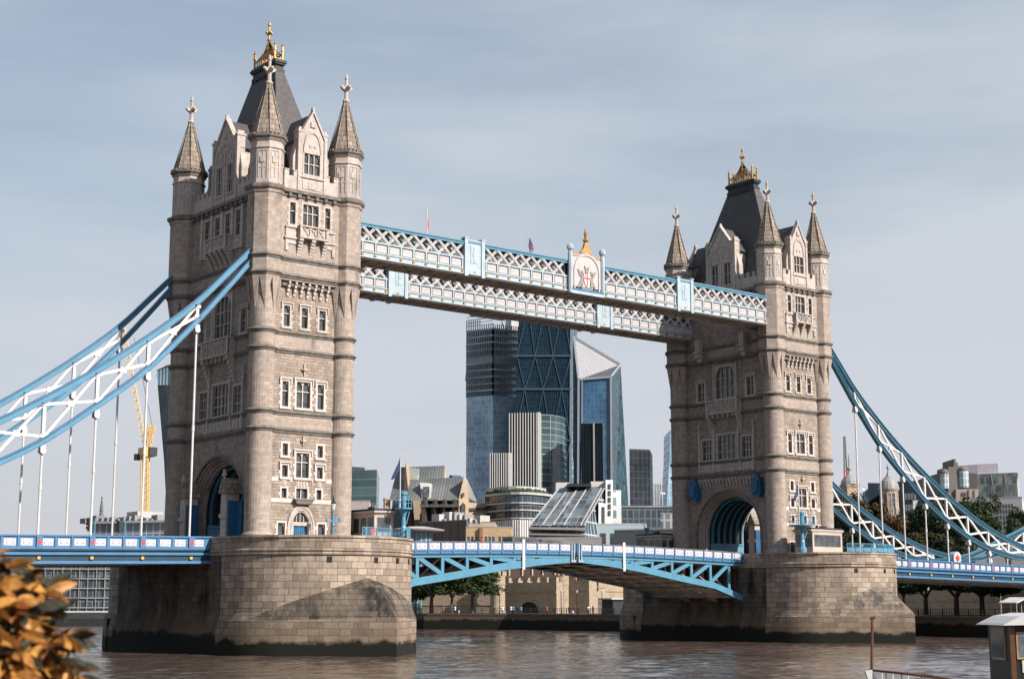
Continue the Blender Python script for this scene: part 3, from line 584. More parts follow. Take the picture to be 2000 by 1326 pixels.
    # ---- dormers
    def dormer(F, hw, d, zsh, zap, depth, wins, zb):
        o = M(); o.wall(F, -hw, hw, 50.1, zb, [w_[:4] for w_ in wins], d=d, rev=.3)
        o.face([F(-hw,zb,d),F(hw,zb,d),F(.0,zap,d)])
        for s in (-1, 1):
            o.face([F(s*hw,50.1,d),F(s*hw,50.1,d-depth),F(s*hw,zb,d-depth),F(s*hw,zb,d)])
            o.fbox(F, min(s*hw,s*(hw+.38)), max(s*hw,s*(hw+.38)), 50.1, zsh-.6, d-.9, d+.12); o.fbox(F, min(s*(hw-.1),s*(hw+.46)), max(s*(hw-.1),s*(hw+.46)), zsh-.6, zsh-.35, d-1.0, d+.2); o.fbox(F, min(s*hw,s*(hw+.3)), max(s*hw,s*(hw+.3)), zsh-.35, zsh, d-.8, d+.05)
            o.fbox(F, min(s*(hw+.38),s*(hw+.8)), max(s*(hw+.38),s*(hw+.8)), 50.1, 54.0, d-1.1, d-.3); o.fpoly(F, [(s*(hw+.38),54.0),(s*(hw+.8),54.0),(s*(hw+.38),55.6)], d-1.1, d-.3)
        n = Vector((hw, zap-zb)).normalized()
        for s in (-1, 1):                                            # gable coping
            p, q = (s*(hw+.1),zb-.1), (0,zap+.1); o.fpoly(F, [p,q,(0,zap+.45),(s*(hw+.38),zb)], d-.5, d+.16)
        o.fbox(F, -.12, .12, zap+.3, zap+.75, d-.3, d+.1)
        if len(wins) == 1:
            P = pointed(-hw+.3, hw-.3, 54.75, 57.4); Q = pointed(-hw+.48, hw-.48, 54.75, 57.0)
            for i in range(len(P)-1): o.hexa([F(*P[i],d),F(*P[i+1],d),F(*Q[i+1],d),F(*Q[i],d),F(*P[i],d+.14),F(*P[i+1],d+.14),F(*Q[i+1],d+.1),F(*Q[i],d+.1)])
            o.fbox(F, -.3, .3, 57.7, 58.3, d, d+.16); o.fbox(F, -1.2, 1.2, 50.45, 51.45, d, d+.07); o.fbox(F, -.5, .5, 50.55, 51.35, d+.07, d+.13)
            o.fbox(F, -hw-.3, hw+.3, 51.75, 51.95, d, d+.16)
            for u in (-.45, .2): o.fbox(F, u, u+.25, 55.4, 55.65, d, d+.1)
        else:
            for uc in (-1.25, 1.25):
                P = pointed(uc-.85, uc+.85, 54.6, 56.9); Q = pointed(uc-.7, uc+.7, 54.6, 56.6)
                for i in range(len(P)-1): o.hexa([F(*P[i],d),F(*P[i+1],d),F(*Q[i+1],d),F(*Q[i],d),F(*P[i],d+.14),F(*P[i+1],d+.14),F(*Q[i+1],d+.1),F(*Q[i],d+.1)])
                o.fbox(F, uc-.25, uc+.25, 55.2, 55.8, d, d+.1)
            for u in (-.35, .1): o.fbox(F, u, u+.25, 57.0, 57.4, d, d+.14); 
            o.fbox(F, -.25, .25, 57.9, 58.5, d, d+.14); o.fbox(F, -.14, .14, 50.1, 56.5, d, d+.12); o.fbox(F, -1.0, -.6, 56.9, 57.2, d, d+.12); o.fbox(F, .6, 1.0, 56.9, 57.2, d, d+.12)
        dm = o.build('dormer', LST, t)
        r = M()
        for s in (-1, 1): r.face([F(0,zap+.1,d-.3),F(0,zap+.1,d-depth-1.2),F(s*(hw+.42),zb-.35,d-depth),F(s*(hw+.42),zb-.35,d-.3)]); 
        r.build('dormer_roof', SLA, dm)
        for w_ in wins: window(dm, F, w_[:4], w_[4], (w_[2]+(w_[3]-w_[2])*.5,), d, rev=.3, sur=.16, quoin=False)
    for F in (FE, FW): dormer(F, 1.5, .68, 57.55, 59.3, 3.6, [(-1.05,1.0,52.25,54.62,3)], 56.4)
    for F in (FS, FN): dormer(F, 2.55, .33, 58.3, 60.0, 2.6, [(-1.9,-.62,51.35,54.6,2),(.62,1.9,51.35,54.6,2)], 56.6)
    # ---- steep roof with platform and gilded crest
    o = M(); b0 = [(-3.6,-9.0),(3.6,-9.0),(3.6,9.0),(-3.6,9.0)]; b1 = [(-.55,-2.65),(.55,-2.65),(.55,2.65),(-.55,2.65)]
    for i in range(4): j = (i+1) % 4; o.face([(*b0[i],50.7),(*b0[j],50.7),(*b1[j],66.6),(*b1[i],66.6)])
    o.prism([(-5,-9.6),(5,-9.6),(5,9.6),(-5,9.6)], 50.0, 50.62, 1)
    rf = o.build('roof', [SLA, DRK], t)
    o = M(); o.box(-.66,.66,-2.75,2.75,66.4,66.75); o.box(-.56,.56,-2.6,2.6,66.75,67.3); o.box(-.7,.7,-2.85,2.85,67.3,67.5); o.box(-.8,.8,-2.98,2.98,67.5,67.75); o.box(-.7,.7,-2.85,2.85,67.75,67.92)
    for i in range(8):
        y = -2.3+i*.66
        for s in (-1, 1): o.box(s*.72-.06,s*.72+.06,y-.16,y+.16,66.1,66.42)
    o.build('roof_platform', DRK, rf)
    o = M(); o.box(-.6,.6,-2.5,2.5,67.92,68.12); o.box(-.06,.06,-1.1,1.1,69.3,69.42)
    for s in (-1, 1):
        for i in range(10): y = -2.25+i*.5; o.box(s*.52-.05,s*.52+.05,y-.07,y+.07,68.1,68.8)
        o.box(s*.52-.05,s*.52+.05,-2.4,2.4,68.65,68.78)
        for y in (-2.35, 2.35): o.box(s*.52-.09,s*.52+.09,y-.09,y+.09,68.1,69.7); o.box(s*.52-.15,s*.52+.15,y-.15,y+.15,69.1,69.22); o.rings(s*.52, y, [(.1,69.7),(.18,69.82),(.15,69.92),(.02,70.25)], 6)
        for y in (-2.2, 2.2, -1.4, 1.4, -.7, .7): o.bar((s*.48,y,68.7), (0,y*.45,69.7), .12, .12); o.bar((0,y*.45,69.7), (0,0,71.0), .12, .12); o.bar((s*.48,y,68.7), (s*.1,y*.2,69.4), .1, .1); o.ball((0,y*.45,69.7), .15, n=6)
    o.rings(0, 0, [(.5,68.1),(.32,68.7),(.24,69.6),(.38,69.9),(.22,70.2),(.16,70.9),(.27,71.05),(.14,71.2),(.13,71.9),(.22,72.0),(.11,72.2),(.1,72.7),(.21,72.95),(.18,73.1),(.01,73.45)], 8)
    for k in range(4): a = k*math.pi/2; o.ball((.32*math.cos(a),.32*math.sin(a),71.95), .18)
    o.build('gilded_crest', GLD, rf)
    return t
tower(0, 'nearer, taller-looking stone tower on the nearer pier, chains rising to its left side', -1)
tower(82.3, 'farther stone tower on the farther pier, with blue-sheeted lamps above its road arch', 1)
# ------------------------------------------------------------------ high-level walkways
def walkway():
    x0, x1, xc = 5.35, 76.95, 41.15
    t = thing('high_walkway', 'nearer high-level footbridge with the coat of arms panel, joining the two towers', 'footbridge', (xc,-8.05,0), 0, 'high-level walkways')
    a, b = x0-xc, x1-xc
    o = M(); o.box(a,b,-1.65,1.65,44.05,44.3)
    for s in (-1.73,1.73): o.box(a,b,s-.12,s+.12,43.85,44.1)
    k = 40
    for i in range(k+1): x = a+(b-a)*i/k; o.box(x-.09,x+.09,-1.6,1.6,43.86,44.05)
    for i in range(0, k, 2):
        xa, xb = a+(b-a)*i/k, a+(b-a)*(i+2)/k; o.bar((xa,-1.6,43.9),(xb,1.6,43.9),.14,.08); o.bar((xa,1.6,43.92),(xb,-1.6,43.92),.14,.08)
    o.build('floor_girder', [SOF], t)
    pil = [(-19.5,-16.4),(-3.4,3.4),(16.4,19.5)]
    inp = lambda x, sd: any(p-.05 < x < q+.05 for p,q in (pil if sd < 0 else (pil[0], pil[2])))
    for y, sd in ((-1.85,-1),(1.85,1)):
        F = lambda u,z,d,y=y,sd=sd: (u, y+sd*d, z)
        o = M(); o.fbox(F, a, b, 44.0, 44.14, -.1, .2); o.fbox(F, a, b, 44.14, 44.6, -.1, .05); o.fbox(F, a, b, 44.6, 44.72, -.1, .16); o.fbox(F, a, b, 45.82, 46.0, -.1, .16); o.fbox(F, a, b, 44.72, 45.82, -.12, -.02); o.build('lower_girder', LBL, t)
        n = 40; wp = (b-a)/n; pm = M(); pm.box(.24,wp-.24,-.03,.0,44.86,45.68); pm.box(.34,wp-.34,-.055,-.03,45.36,45.56)
        for i in range(n):
            oo = pm.build('girder_panel', PLP, t, (a+(i+(sd > 0))*wp, y+sd*.02, 0), 0 if sd < 0 else math.pi) if i == 0 else inst(oo, (a+(i+(sd > 0))*wp, y+.02*sd, 0), t)
            if i == 0:
                po = M(); po.box(-.09,.09,-.14,.14,44.6,45.9); po = po.build('girder_post', LBL, t, (a, y, 0)); bo = M(); bo.box(-.15,.15,-.12,.12,44.22,44.46); bo = bo.build('gilded_boss', GLD, t, (a, y+sd*.14, 0))
            else: inst(po, (a+i*wp, y, 0), t); inst(bo, (a+i*wp, y+sd*.14, 0), t)
        pit = 1.78; zl, zh = 46.0, 47.62; nn = int((b-a)/pit); pit = (b-a)/nn
        for i in range(nn):
            xa, xb = a+i*pit, a+(i+1)*pit
            if inp((xa+xb)/2, sd): continue
            o = M()
            for p, q, dd in ((xa,xb,.0),(xb,xa,.08)):
                for e in (-.14, .14): o.bar((p+e,y+sd*dd,zl),(q+e,y+sd*dd,zh),.10,.14,up=(0,1,0))
            o.build('lattice_bay', WHT, t)
        o = M(); o.fbox(F, a, b, 47.58, 47.86, -.2, .18); o.fbox(F, a, b, 47.86, 48.0, -.35, .28); o.build('top_chord', SKB, t)
        o = M(); o.fbox(F, a, b, 46.0, 47.58, -.62, -.55); o.build('glazing', plain('walkway_glass', (.10,.115,.125), .15, 0, .4, .8, .6), t)
        o = M(); n = 24
        for i in range(n+1): x = a+(b-a)*i/n; o.fbox(F, x-.05, x+.05, 46.0, 47.58, -.55, -.48)
        o.fbox(F, a, b, 46.0, 46.06, -.56, -.47); o.build('glazing_frame', WHT, t)
        for p, q in (pil[0], pil[2]):
            o = M(); o.fbox(F, p+.35, q-.5, 44.1, 48.1, -.3, .2); o.fbox(F, p, q, 48.1, 48.25, -.3, .26)
            for s in (p, q-.55): o.fbox(F, s, s+.5, 43.75, 48.35, -.35, .34); o.fbox(F, s-.06, s+.56, 48.35, 48.5, -.4, .4)
            c = (p+q)/2-.1; o.fbox(F, c-.5, c+.5, 45.4, 47.6, .2, .25); o.fbox(F, c-.06, c+.06, 45.5, 47.5, .25, .31); o.fbox(F, c-.3, c+.1, 46.3, 46.5, .25, .30); o.fbox(F, c+.05, c+.3, 45.7, 45.9, .25, .30)
            o.build('pylon', LBL, t)
    o = M()
    o.hexa([(a,-2.05,48.0),(b,-2.05,48.0),(b,2.05,48.0),(a,2.05,48.0),(a,-.5,48.55),(b,-.5,48.55),(b,.5,48.55),(a,.5,48.55)]); o.build('roof', plain('walkway_roof', (.22,.25,.28), .5), t)
    F = lambda u,z,d: (u, -2.05-d, z)
    o = M()
    for s in (-2.75, 2.75): o.rings(s, -2.2, [(.32,43.8),(.32,48.9),(.26,49.0),(.26,49.25),(.44,49.45),(.46,49.85),(.36,49.95),(.2,50.1)], 8)
    o.fbox(F, -2.7, 2.7, 43.75, 44.35, -.1, .42); o.build('crest_pylon', LBL, t)
    o = M(); P = [(-2.5,44.75),(2.5,44.75),(2.5,48.5)]+[(2.5-2.5*i/8, 48.5+.95*(i/8)**2.2) for i in range(1,9)]; P += [(-u,z) for u,z in reversed(P[2:-1])]
    o.fpoly(F, P, -.15, .16)
    Q = pointed(-2.2, 2.2, 46.7, 49.2); S = pointed(-2.0, 2.0, 46.7, 48.85)
    for i in range(len(Q)-1): o.hexa([F(*Q[i],.16),F(*Q[i+1],.16),F(*S[i+1],.16),F(*S[i],.16),F(*Q[i],.3),F(*Q[i+1],.3),F(*S[i+1],.26),F(*S[i],.26)])
    for s in (-2.2, 2.0): o.fbox(F, s, s+.2, 44.35, 46.7, .16, .28)
    cp = o.build('crest_panel', PLP, t)
    GY = plain('carved_grey', (.22,.20,.19), .7, 0, .3, 6); o = M()
    sh = [(-.52,46.5),(.52,46.5),(.52,45.7),(.3,45.1),(0,44.8),(-.3,45.1),(-.52,45.7)]; o.fpoly(F, sh, .16, .27, 1)
    o.fbox(F, -.5, .5, 45.85, 46.0, .271, .3, 2); o.fbox(F, -.08, .08, 44.95, 46.45, .272, .302, 2); o.fbox(F, -.36, -.28, 46.1, 46.4, .27, .3, 2)
    for s in (-1, 1):                                                # winged supporters, built as carved relief
        for pts in ([(.62,45.0),(.85,44.75),(1.1,45.2),(1.0,45.9),(.8,46.4),(.62,46.0)],[(.9,46.0),(1.25,46.2),(1.6,47.0),(1.25,46.9),(.95,46.6)],[(.55,46.5),(.8,46.4),(.95,46.75),(.7,46.95)],[(1.0,45.1),(1.4,44.6),(1.55,44.7),(1.2,45.5)],[(.7,44.9),(.6,44.5),(.9,44.5),(.95,44.9)],[(.5,45.9),(.75,45.8),(.75,46.0),(.5,46.15)]):
            o.fpoly(F, [(s*u,z) for u,z in pts], .16, .26, 0)
        o.fpoly(F, [(s*.1,47.3),(s*.45,47.6),(s*.3,47.0)], .16, .26, 0)
    o.fpoly(F, [(-.25,46.6),(.25,46.6),(.28,46.9),(.12,47.2),(-.12,47.2),(-.28,46.9)], .16, .28, 0); o.fpoly(F, [(-.9,44.45),(.9,44.45),(.75,44.65),(-.75,44.65)], .16, .24, 0)
    o.build('coat_of_arms', [GY, WHT, RED], cp)
    o = M(); o.fpoly(F, [(-1.1,49.2),(1.1,49.2),(.45,49.9),(.25,50.6),(-.25,50.6),(-.45,49.9)], -.12, .22); o.rings(0, -2.1, [(.2,50.4),(.16,50.7),(.42,50.85),(.42,51.0),(.2,51.15),(.22,51.35),(.28,51.9),(.16,52.0),(.14,52.25),(.02,52.5)], 8)
    o.fbox(F, -2.6, -1.0, 48.72, 48.98, 0, .1); o.fbox(F, 1.0, 2.6, 48.72, 48.98, 0, .1)
    o.build('gilded_finial', GLD, cp)
    o = M(); o.fbox(F, -2.7, 2.7, 44.2, 44.4, .16, .5); o.build('crest_sill', BLU, t)
    far = copy_tree(t); far.rotation_euler[2] = math.pi; far.location[1] = 8.05; far['label'] = 'farther high-level footbridge, lower in the picture behind the one with the arms'
walkway()
FLG = plain('flag_navy', (.02,.03,.08), .8, 0, .2, 3)
def flag(name, base, h, cloth, mats, label, lean=0):
    t = thing(name, label, 'flag', base); o = M(); o.tube((0,0,0),(0,0,h),.07,.04,8); o.ball((0,0,h+.06),.1); o.build('pole', WHT, t)
    o = M()
    for (p, m) in cloth:
        for dy in (-.03, .03): o.face([(x, dy+.12*math.sin(z*3+x*5), z) for x,z in p], m)
    o.build('cloth', mats, t)
flag('flag', (17.6,-8.0,48.4), 3.3, [([(0,1.0),(.16,1.3),(.22,2.2),(.04,2.7)],0),([(.02,.3),(.2,.8),(.14,1.3),(0,1.0)],0)], [RED], 'limp furled red flag on a white pole above the walkway, nearer the nearer tower')
flag('flag', (33.4,-8.0,48.4), 2.6, [([(0,1.3),(.9,.9),(.5,1.9),(.05,2.3)],0),([(-.05,.2),(.5,.3),(.9,.9),(0,1.3)],1),([(.2,.25),(.34,.3),(.45,2.0),(.2,2.1)],2),([(0,1.1),(.75,.8),(.8,1.0),(0,1.35)],2),([(.1,.25),(.16,.25),(.15,2.15),(.1,2.2)],3),([(.36,.3),(.44,.35),(.5,1.9),(.45,2.0)],3)], [FLG, FLG, RED, WHT], 'drooping red white and blue flag on the walkway roof beside the coat of arms')
# ------------------------------------------------------------------ suspension chains
CH = [(5.0,44.5,42.6),(6.6,43.4,41.45),(9,40.95,38.6),(13.2,36.6,33.7),(18.6,32.2,28.15),(24,28.35,23.9),(29.3,25.0,20.1),(34.8,21.9,17.2),(40,19.4,14.95),(45.2,17.25,13.4),(50.2,15.7,12.45),(55,14.5,12.05),(59,13.85,12.2),(62.4,13.4,12.55),(66,13.8,12.5),(70,14.75,12.75),(75.6,16.5,13.65),(83.6,18.9,15.3),(93,22.3,19.2)]
def chain_at(d, k):
    for (a, b) in zip(CH, CH[1:]):
        if a[0] <= d <= b[0]: f = (d-a[0])/(b[0]-a[0]); return a[k]+(b[k]-a[k])*f
    return CH[-1][k]
def smooth(k):
    P = [(c[0], c[k]) for c in CH]; out = []
    for i in range(len(P)-1):
        p0, p1, p2, p3 = P[max(i-1,0)], P[i], P[i+1], P[min(i+2,len(P)-1)]
        m1 = (p2[1]-p0[1])/(p2[0]-p0[0]); m2 = (p3[1]-p1[1])/(p3[0]-p1[0]); h = p2[0]-p1[0]
        for j in range(4):
            s = j/4; out.append((p1[0]+h*s, (2*s**3-3*s*s+1)*p1[1]+(s**3-2*s*s+s)*h*m1+(-2*s**3+3*s*s)*p2[1]+(s**3-s*s)*h*m2))
    return out+[P[-1]]
def chain(web, flange, label, loc, rz, up_to=93):
    t = thing('suspension_chain', label, 'bridge chain', loc, rz, 'suspension chains')
    for k, nme in ((1,'upper_chord'),(2,'lower_chord')):
        P = [p for p in smooth(k) if p[0] <= up_to]; th = .82 if k == 1 else .74; o = M(); lo, hi = (-th, 0) if k == 1 else (0, th)
        o.sweep(P, -.2, .2, lo+.1, hi-.1, 0); fw = .12 if up_to < 62 else .085; o.sweep(P, -.34, .34, hi-fw, hi, 1); o.sweep(P, -.34, .34, lo, lo+fw, 1); o.sweep(P, -.235, .235, (lo+hi)/2+.12, (lo+hi)/2+.17, 1)
        o.build(nme, [web, flange], t)
    ds = [12.98+5.36*i for i in range(9)]+[67.5+5.36*i for i in range(5)]; ds = [d for d in ds if d < up_to]
    deck = lambda d: 10.8
    for i, d in enumerate(ds):
        zt, zb = chain_at(d,1)-.8, chain_at(d,2)+.7
        if zt-zb > .5: o = M(); o.bar((d,0,zb),(d,0,zt),.34,.3,up=(0,1,0)); o.box(d-.34,d+.34,-.2,.2,zb-.02,zb+.3); o.box(d-.34,d+.34,-.2,.2,zt-.3,zt+.02); o.build('strut', WHT, t)
        if i+1 < len(ds) and abs(ds[i+1]-d) < 6:
            e = ds[i+1]; o = M(); zt2, zb2 = chain_at(e,1)-.8, chain_at(e,2)+.7
            if min(zt-zb, zt2-zb2) > .35:
                o.bar((d+.1,-.02,zt-.1),(e-.1,-.02,zb2+.1),.3,.24,up=(0,1,0)); o.bar((d+.1,.02,zb+.1),(e-.1,.02,zt2-.1),.3,.24,up=(0,1,0))
                mx_, mz = (d+e)/2, (zt+zb+zt2+zb2)/4; o.box(mx_-.34,mx_+.34,-.15,.15,mz-.3,mz+.3); o.build('cross_brace', WHT, t)
        zr = chain_at(d,2)
        if zr > 12.9:
            o = M(); o.box(d-.26,d+.26,-.26,.26,zr-.75,zr-.02); o.tube((d,-.34,zr-.6),(d,.34,zr-.6),.3,.3,10); f = o.build('hanger_shoe', WHT, t)
            o = M(); o.tube((d,0,zr-.8),(d,0,11.9),.115,.115,10,0); zm = (zr+11)/2+.5; o.tube((d,0,zm-.25),(d,0,zm+.25),.16,.16,8); o.tube((d,0,11.0),(d,0,11.95),.16,.14,8); o.build('hanger_rod', ROD, f)
    if up_to > 60:
        o = M(); o.tube((62.4,-.5,12.97),(62.4,.5,12.97),1.15,1.15,24,0)
        for k in range(4): a = math.pi/4+k*math.pi/2; o.tube((62.4+.5*math.cos(a),-.52,12.97+.5*math.sin(a)),(62.4+.5*math.cos(a),.52,12.97+.5*math.sin(a)),.5,.5,16,1)
        j = o.build('pin_joint', [LBL, WHT], t); o = M(); o.tube((62.4,-.6,12.97),(62.4,.6,12.97),.5,.5,20); o.build('pin_cover', RED, j)
    return t
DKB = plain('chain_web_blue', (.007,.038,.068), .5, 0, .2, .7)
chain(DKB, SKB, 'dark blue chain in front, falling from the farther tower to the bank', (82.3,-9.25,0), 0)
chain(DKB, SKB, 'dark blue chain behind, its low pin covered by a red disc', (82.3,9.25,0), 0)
chain(SKB, BLU, 'light blue chain in front, rising to the corner of the nearer tower', (0,-9.25,0), math.pi, 61)
chain(SKB, BLU, 'light blue chain behind, rising to the far left edge of the nearer tower', (0,9.25,0), math.pi, 61)
# ------------------------------------------------------------------ side spans
def side_span(sg, x, length, label):
    t = thing('side_span', label, 'bridge span', (x,0,0), 0 if sg > 0 else math.pi)
    zt = lambda d: 12.1-.017*d
    d0, d1 = 10.6, length
    def strip(o, y0, y1, za, zb, m=0): o.hexa([(d0,y0,zt(d0)+za),(d1,y0,zt(d1)+za),(d1,y1,zt(d1)+za),(d0,y1,zt(d0)+za),(d0,y0,zt(d0)+zb),(d1,y0,zt(d1)+zb),(d1,y1,zt(d1)+zb),(d0,y1,zt(d0)+zb)], m)
    o = M(); strip(o,-9.6,9.6,-1.6,-1.32); o.build('road_deck', ASP, t)
    o = M()
    for y in (-9.2,-5.5,-1.8,1.8,5.5,9.2): strip(o,y-.2,y+.2,-2.7,-1.62)
    n = int((d1-d0)/2.68)
    for i in range(n): d = d0+i*2.68; o.box(d-.12,d+.12,-9.3,9.3,zt(d)-2.5,zt(d)-1.62)
    o.build('under_girder', SOF, t)
    for sy in (-1, 1):
        b = lambda o, a, c, za, zb, m=0: strip(o, min(sy*a,sy*c), max(sy*a,sy*c), za, zb, m)
        o = M(); b(o,9.5,9.86,-.16,0); b(o,9.56,9.72,-1.2,-.16); b(o,9.5,9.84,-1.36,-1.2); b(o,9.5,9.64,-2.7,-1.36,1); b(o,9.6,9.86,-1.92,-1.68); b(o,9.6,9.9,-2.78,-2.5); b(o,9.55,9.8,-1.5,-1.36,1); o.build('parapet', [BLU, DKB], t)
        d = 12.98; bays = []
        while d < d1-5.5: bays.append(d); d += 5.36
        first = None
        pts = []
        for q in [12.98-5.36]+bays:
            for k in range(3): pts.append((q+.42+k*1.65, q+.42+(k+1)*1.65))
        fp = fo = None
        for a, c in pts:
            if a < d0: continue
            zc = zt((a+c)/2)
            if fp is None:
                pm = M(); pm.box(-.60,.60,-.03,.03,-1.04,-.36); pm.u = [[(0,0),(1.47,0),(1.47,.84),(0,.84)]]*6; fp = pm.build('tracery_panel', PAN, t, ((a+c)/2, sy*9.73, zc))
                pm = M(); pm.box(-.09,.09,-.1,.1,-1.2,-.16); fo = pm.build('parapet_post', BLU, t, (c, sy*9.72, zc))
            else: inst(fp, ((a+c)/2, sy*9.73, zc), t); inst(fo, (c, sy*9.72, zc), t)
        fs = None
        for q in bays:
            if fs is None:
                pm = M(); pm.box(-.3,.3,-.16,.16,-1.25,-.1); fs = pm.build('main_post', BLU, t, (q, sy*9.72, zt(q)))
                pm = M(); pm.extr([(-.17,-.18,-.5),(.17,-.18,-.5),(.17,-.18,-.8),(0,-.18,-1.02),(-.17,-.18,-.8)],(0,.36,0)); fd = pm.build('red_shield', RED, fs)
                pm = M(); pm.box(-.15,.15,-.12,.12,-2.34,-2.08); fl = pm.build('side_lamp', YLW, t, (q, sy*9.74, zt(q)))
            else: c = inst(fs, (q, sy*9.72, zt(q)), t); inst(fd, None, c); inst(fl, (q, sy*9.74, zt(q)), t)
    return t
side_span(-1, 0, 62, 'blue road span with white tracery parapet panels, running left from the nearer pier')
side_span(1, 82.3, 104, 'blue road span running right from the farther pier under the dark chains')
SFP = plain('soffit_paint', (.52,.46,.42), .6, 0, .25, .8)
# ------------------------------------------------------------------ bascule leaves
def bascule(sg, x, label):
    t = thing('bascule_leaf', label, 'drawbridge leaf', (x,0,0), 0 if sg > 0 else math.pi)
    d0, d1 = 10.7, 41.0
    ztop = lambda d: 12.02+.52*math.sin((d-d0)/(d1-d0)*math.pi/2)
    BC = [(10.7,5.35),(12.5,5.95),(16.4,7.1),(23,8.02),(30,9.12),(36,9.8),(41.0,10.2)]
    def zbot(d):
        for a, b in zip(BC, BC[1:]):
            if a[0] <= d <= b[0]+1e-6: return a[1]+(b[1]-a[1])*(d-a[0])/(b[0]-a[0])
    D = [d0+(d1-d0)*i/16 for i in range(17)]
    o = M(); o.sweep([(d,ztop(d)) for d in D], -7.4, 7.4, -1.42, -1.15); o.build('road_deck', ASP, t)
    vs = [13.3+3.62*i for i in range(6)]
    for gi, y in enumerate((-7.6,-2.6,2.6,7.6)):
        edge = abs(y) > 7; m = SKB if edge else SOF; w_ = .34 if edge else .5
        o = M(); o.sweep([(d,ztop(d)) for d in D], y-.2, y+.2, -1.85, -1.42); o.build('upper_chord', m, t)
        o = M(); o.sweep([(d,zbot(d)) for d in D], y-.16, y+.16, .1, .86); o.sweep([(d,zbot(d)) for d in D], y-w_, y+w_, 0, .1); o.build('lower_chord', m, t)
        o = M(); dd = [d for d in D if d > 34.5]; o.sweep([(d,ztop(d)) for d in dd], y-.08, y+.08, -2.0, -1.5)
        for a, b in zip(dd, dd[1:]): o.hexa([(a,y-.07,zbot(a)+.5),(b,y-.07,zbot(b)+.5),(b,y+.07,zbot(b)+.5),(a,y+.07,zbot(a)+.5),(a,y-.07,ztop(a)-1.6),(b,y-.07,ztop(b)-1.6),(b,y+.07,ztop(b)-1.6),(a,y+.07,ztop(a)-1.6)])
        o.build('web_plate', m, t)
        for i, d in enumerate(vs):
            o = M(); zb, zt_ = zbot(d)+.8, ztop(d)-1.8
            o.bar((d,y,zb),(d,y,zt_),.42,.24,up=(0,1,0)); o.build('vertical', m, t)
            e = vs[i+1] if i+1 < len(vs) else 34.8
            o = M(); o.bar((d+.3,y,zt_-.1),(e-.25,y,zbot(e)+.9),.5,.22,up=(0,1,0)); o.build('diagonal', m, t)
    for i, d in enumerate(vs+[36.2,39.4]):                           # cross frames between the girders
        o = M()
        for ya, yb in ((-7.5,-2.7),(-2.5,2.5),(2.7,7.5)):
            za, zb = zbot(d)+.4, ztop(d)-1.7
            o.box(d-.1,d+.1,ya,yb,za-.35,za); o.box(d-.1,d+.1,ya,yb,zb-.2,zb)
            if zb-za > 1: o.bar((d,ya,za),(d,yb,zb),.18,.18,up=(1,0,0)); o.bar((d,yb,za),(d,ya,zb),.18,.18,up=(1,0,0))
        o.build('cross_frame', SOF, t)
    allv = [d0+.4]+vs+[34.6,38.0,40.8]
    for a, b in zip(allv, allv[1:]):                                 # curved soffit plates, one bay each
        for ya, yb in ((-7.2,-3.2),(-2.0,2.0),(3.2,7.2)):
            o = M(); n = 4
            for k in range(n):
                p, q = a+(b-a)*k/n, a+(b-a)*(k+1)/n; sg_ = lambda s: .42-.50*s
                o.hexa([(p,ya,zbot(p)+sg_(k/n)-.05),(q,ya,zbot(q)+sg_((k+1)/n)-.05),(q,yb,zbot(q)+sg_((k+1)/n)-.05),(p,yb,zbot(p)+sg_(k/n)-.05),(p,ya,zbot(p)+sg_(k/n)+.05),(q,ya,zbot(q)+sg_((k+1)/n)+.05),(q,yb,zbot(q)+sg_((k+1)/n)+.05),(p,yb,zbot(p)+sg_(k/n)+.05)])
            o.build('soffit_plate', SFP, t)
    for sy in (-1, 1):
        P = [(d,ztop(d)) for d in D]; y = sy*7.75; s2 = lambda o, a, c, za, zb, m=0: o.sweep(P, min(y+sy*a,y+sy*c), max(y+sy*a,y+sy*c), za, zb, m)
        o = M(); s2(o,-.1,.16,-.1,0,1); s2(o,-.06,.1,-1.0,-.1); s2(o,-.1,.16,-1.12,-.98); s2(o,-.1,.1,-1.42,-1.12); s2(o,-.1,.2,-1.52,-1.42,2); o.build('parapet', [BLU, DST, DKB], t)
        n = 16; wp = (40.3-d0-.3)/n; fp = None
        for i in range(n):
            a = d0+.3+i*wp; zc = ztop(a+wp/2); sl = math.atan((ztop(a+wp)-ztop(a))/wp)
            if fp is None:
                pm = M(); pm.box(-.76,.76,-.02,.02,-.92,-.16); pm.u = [[(0,0),(1.47,0),(1.47,.735),(0,.735)]]*6; fp = pm.build('tracery_panel', PAN, t, (a+wp/2, y+sy*.12, zc)); fp.rotation_euler[1] = -sl
                pm = M(); pm.box(-.1,.1,-.1,.1,-1.42,-.06); fo = pm.build('parapet_post', BLU, t, (a, y+sy*.1, zc))
            else: c = inst(fp, (a+wp/2, y+sy*.12, zc), t); c.rotation_euler[1] = -sl; inst(fo, (a, y+sy*.1, ztop(a)), t)
        o = M(); d = 32.6 if sg > 0 else 33.0; z = ztop(d); o.box(d-.2,d+.2,y+sy*.16-.06,y+sy*.16+.06,z-3.3,z+.35); o.build('clearance_board', WHT, t)
        for d in (40.35, 40.75):
            o = M(); o.tube((d,y+sy*.2,ztop(d)-2.1),(d,y+sy*.2,ztop(d)-.05),.09,.09,8); o.box(d-.16,d+.16,y+sy*.2-.16,y+sy*.2+.16,ztop(d)-2.35,ztop(d)-2.1); o.build('nose_bolt', LBL, t)
    return t
bascule(1, 0, 'blue lattice drawbridge leaf hinged at the nearer pier, tan buildings behind it')
bascule(-1, 82.3, 'blue lattice drawbridge leaf hinged at the farther pier, its brown underside showing')
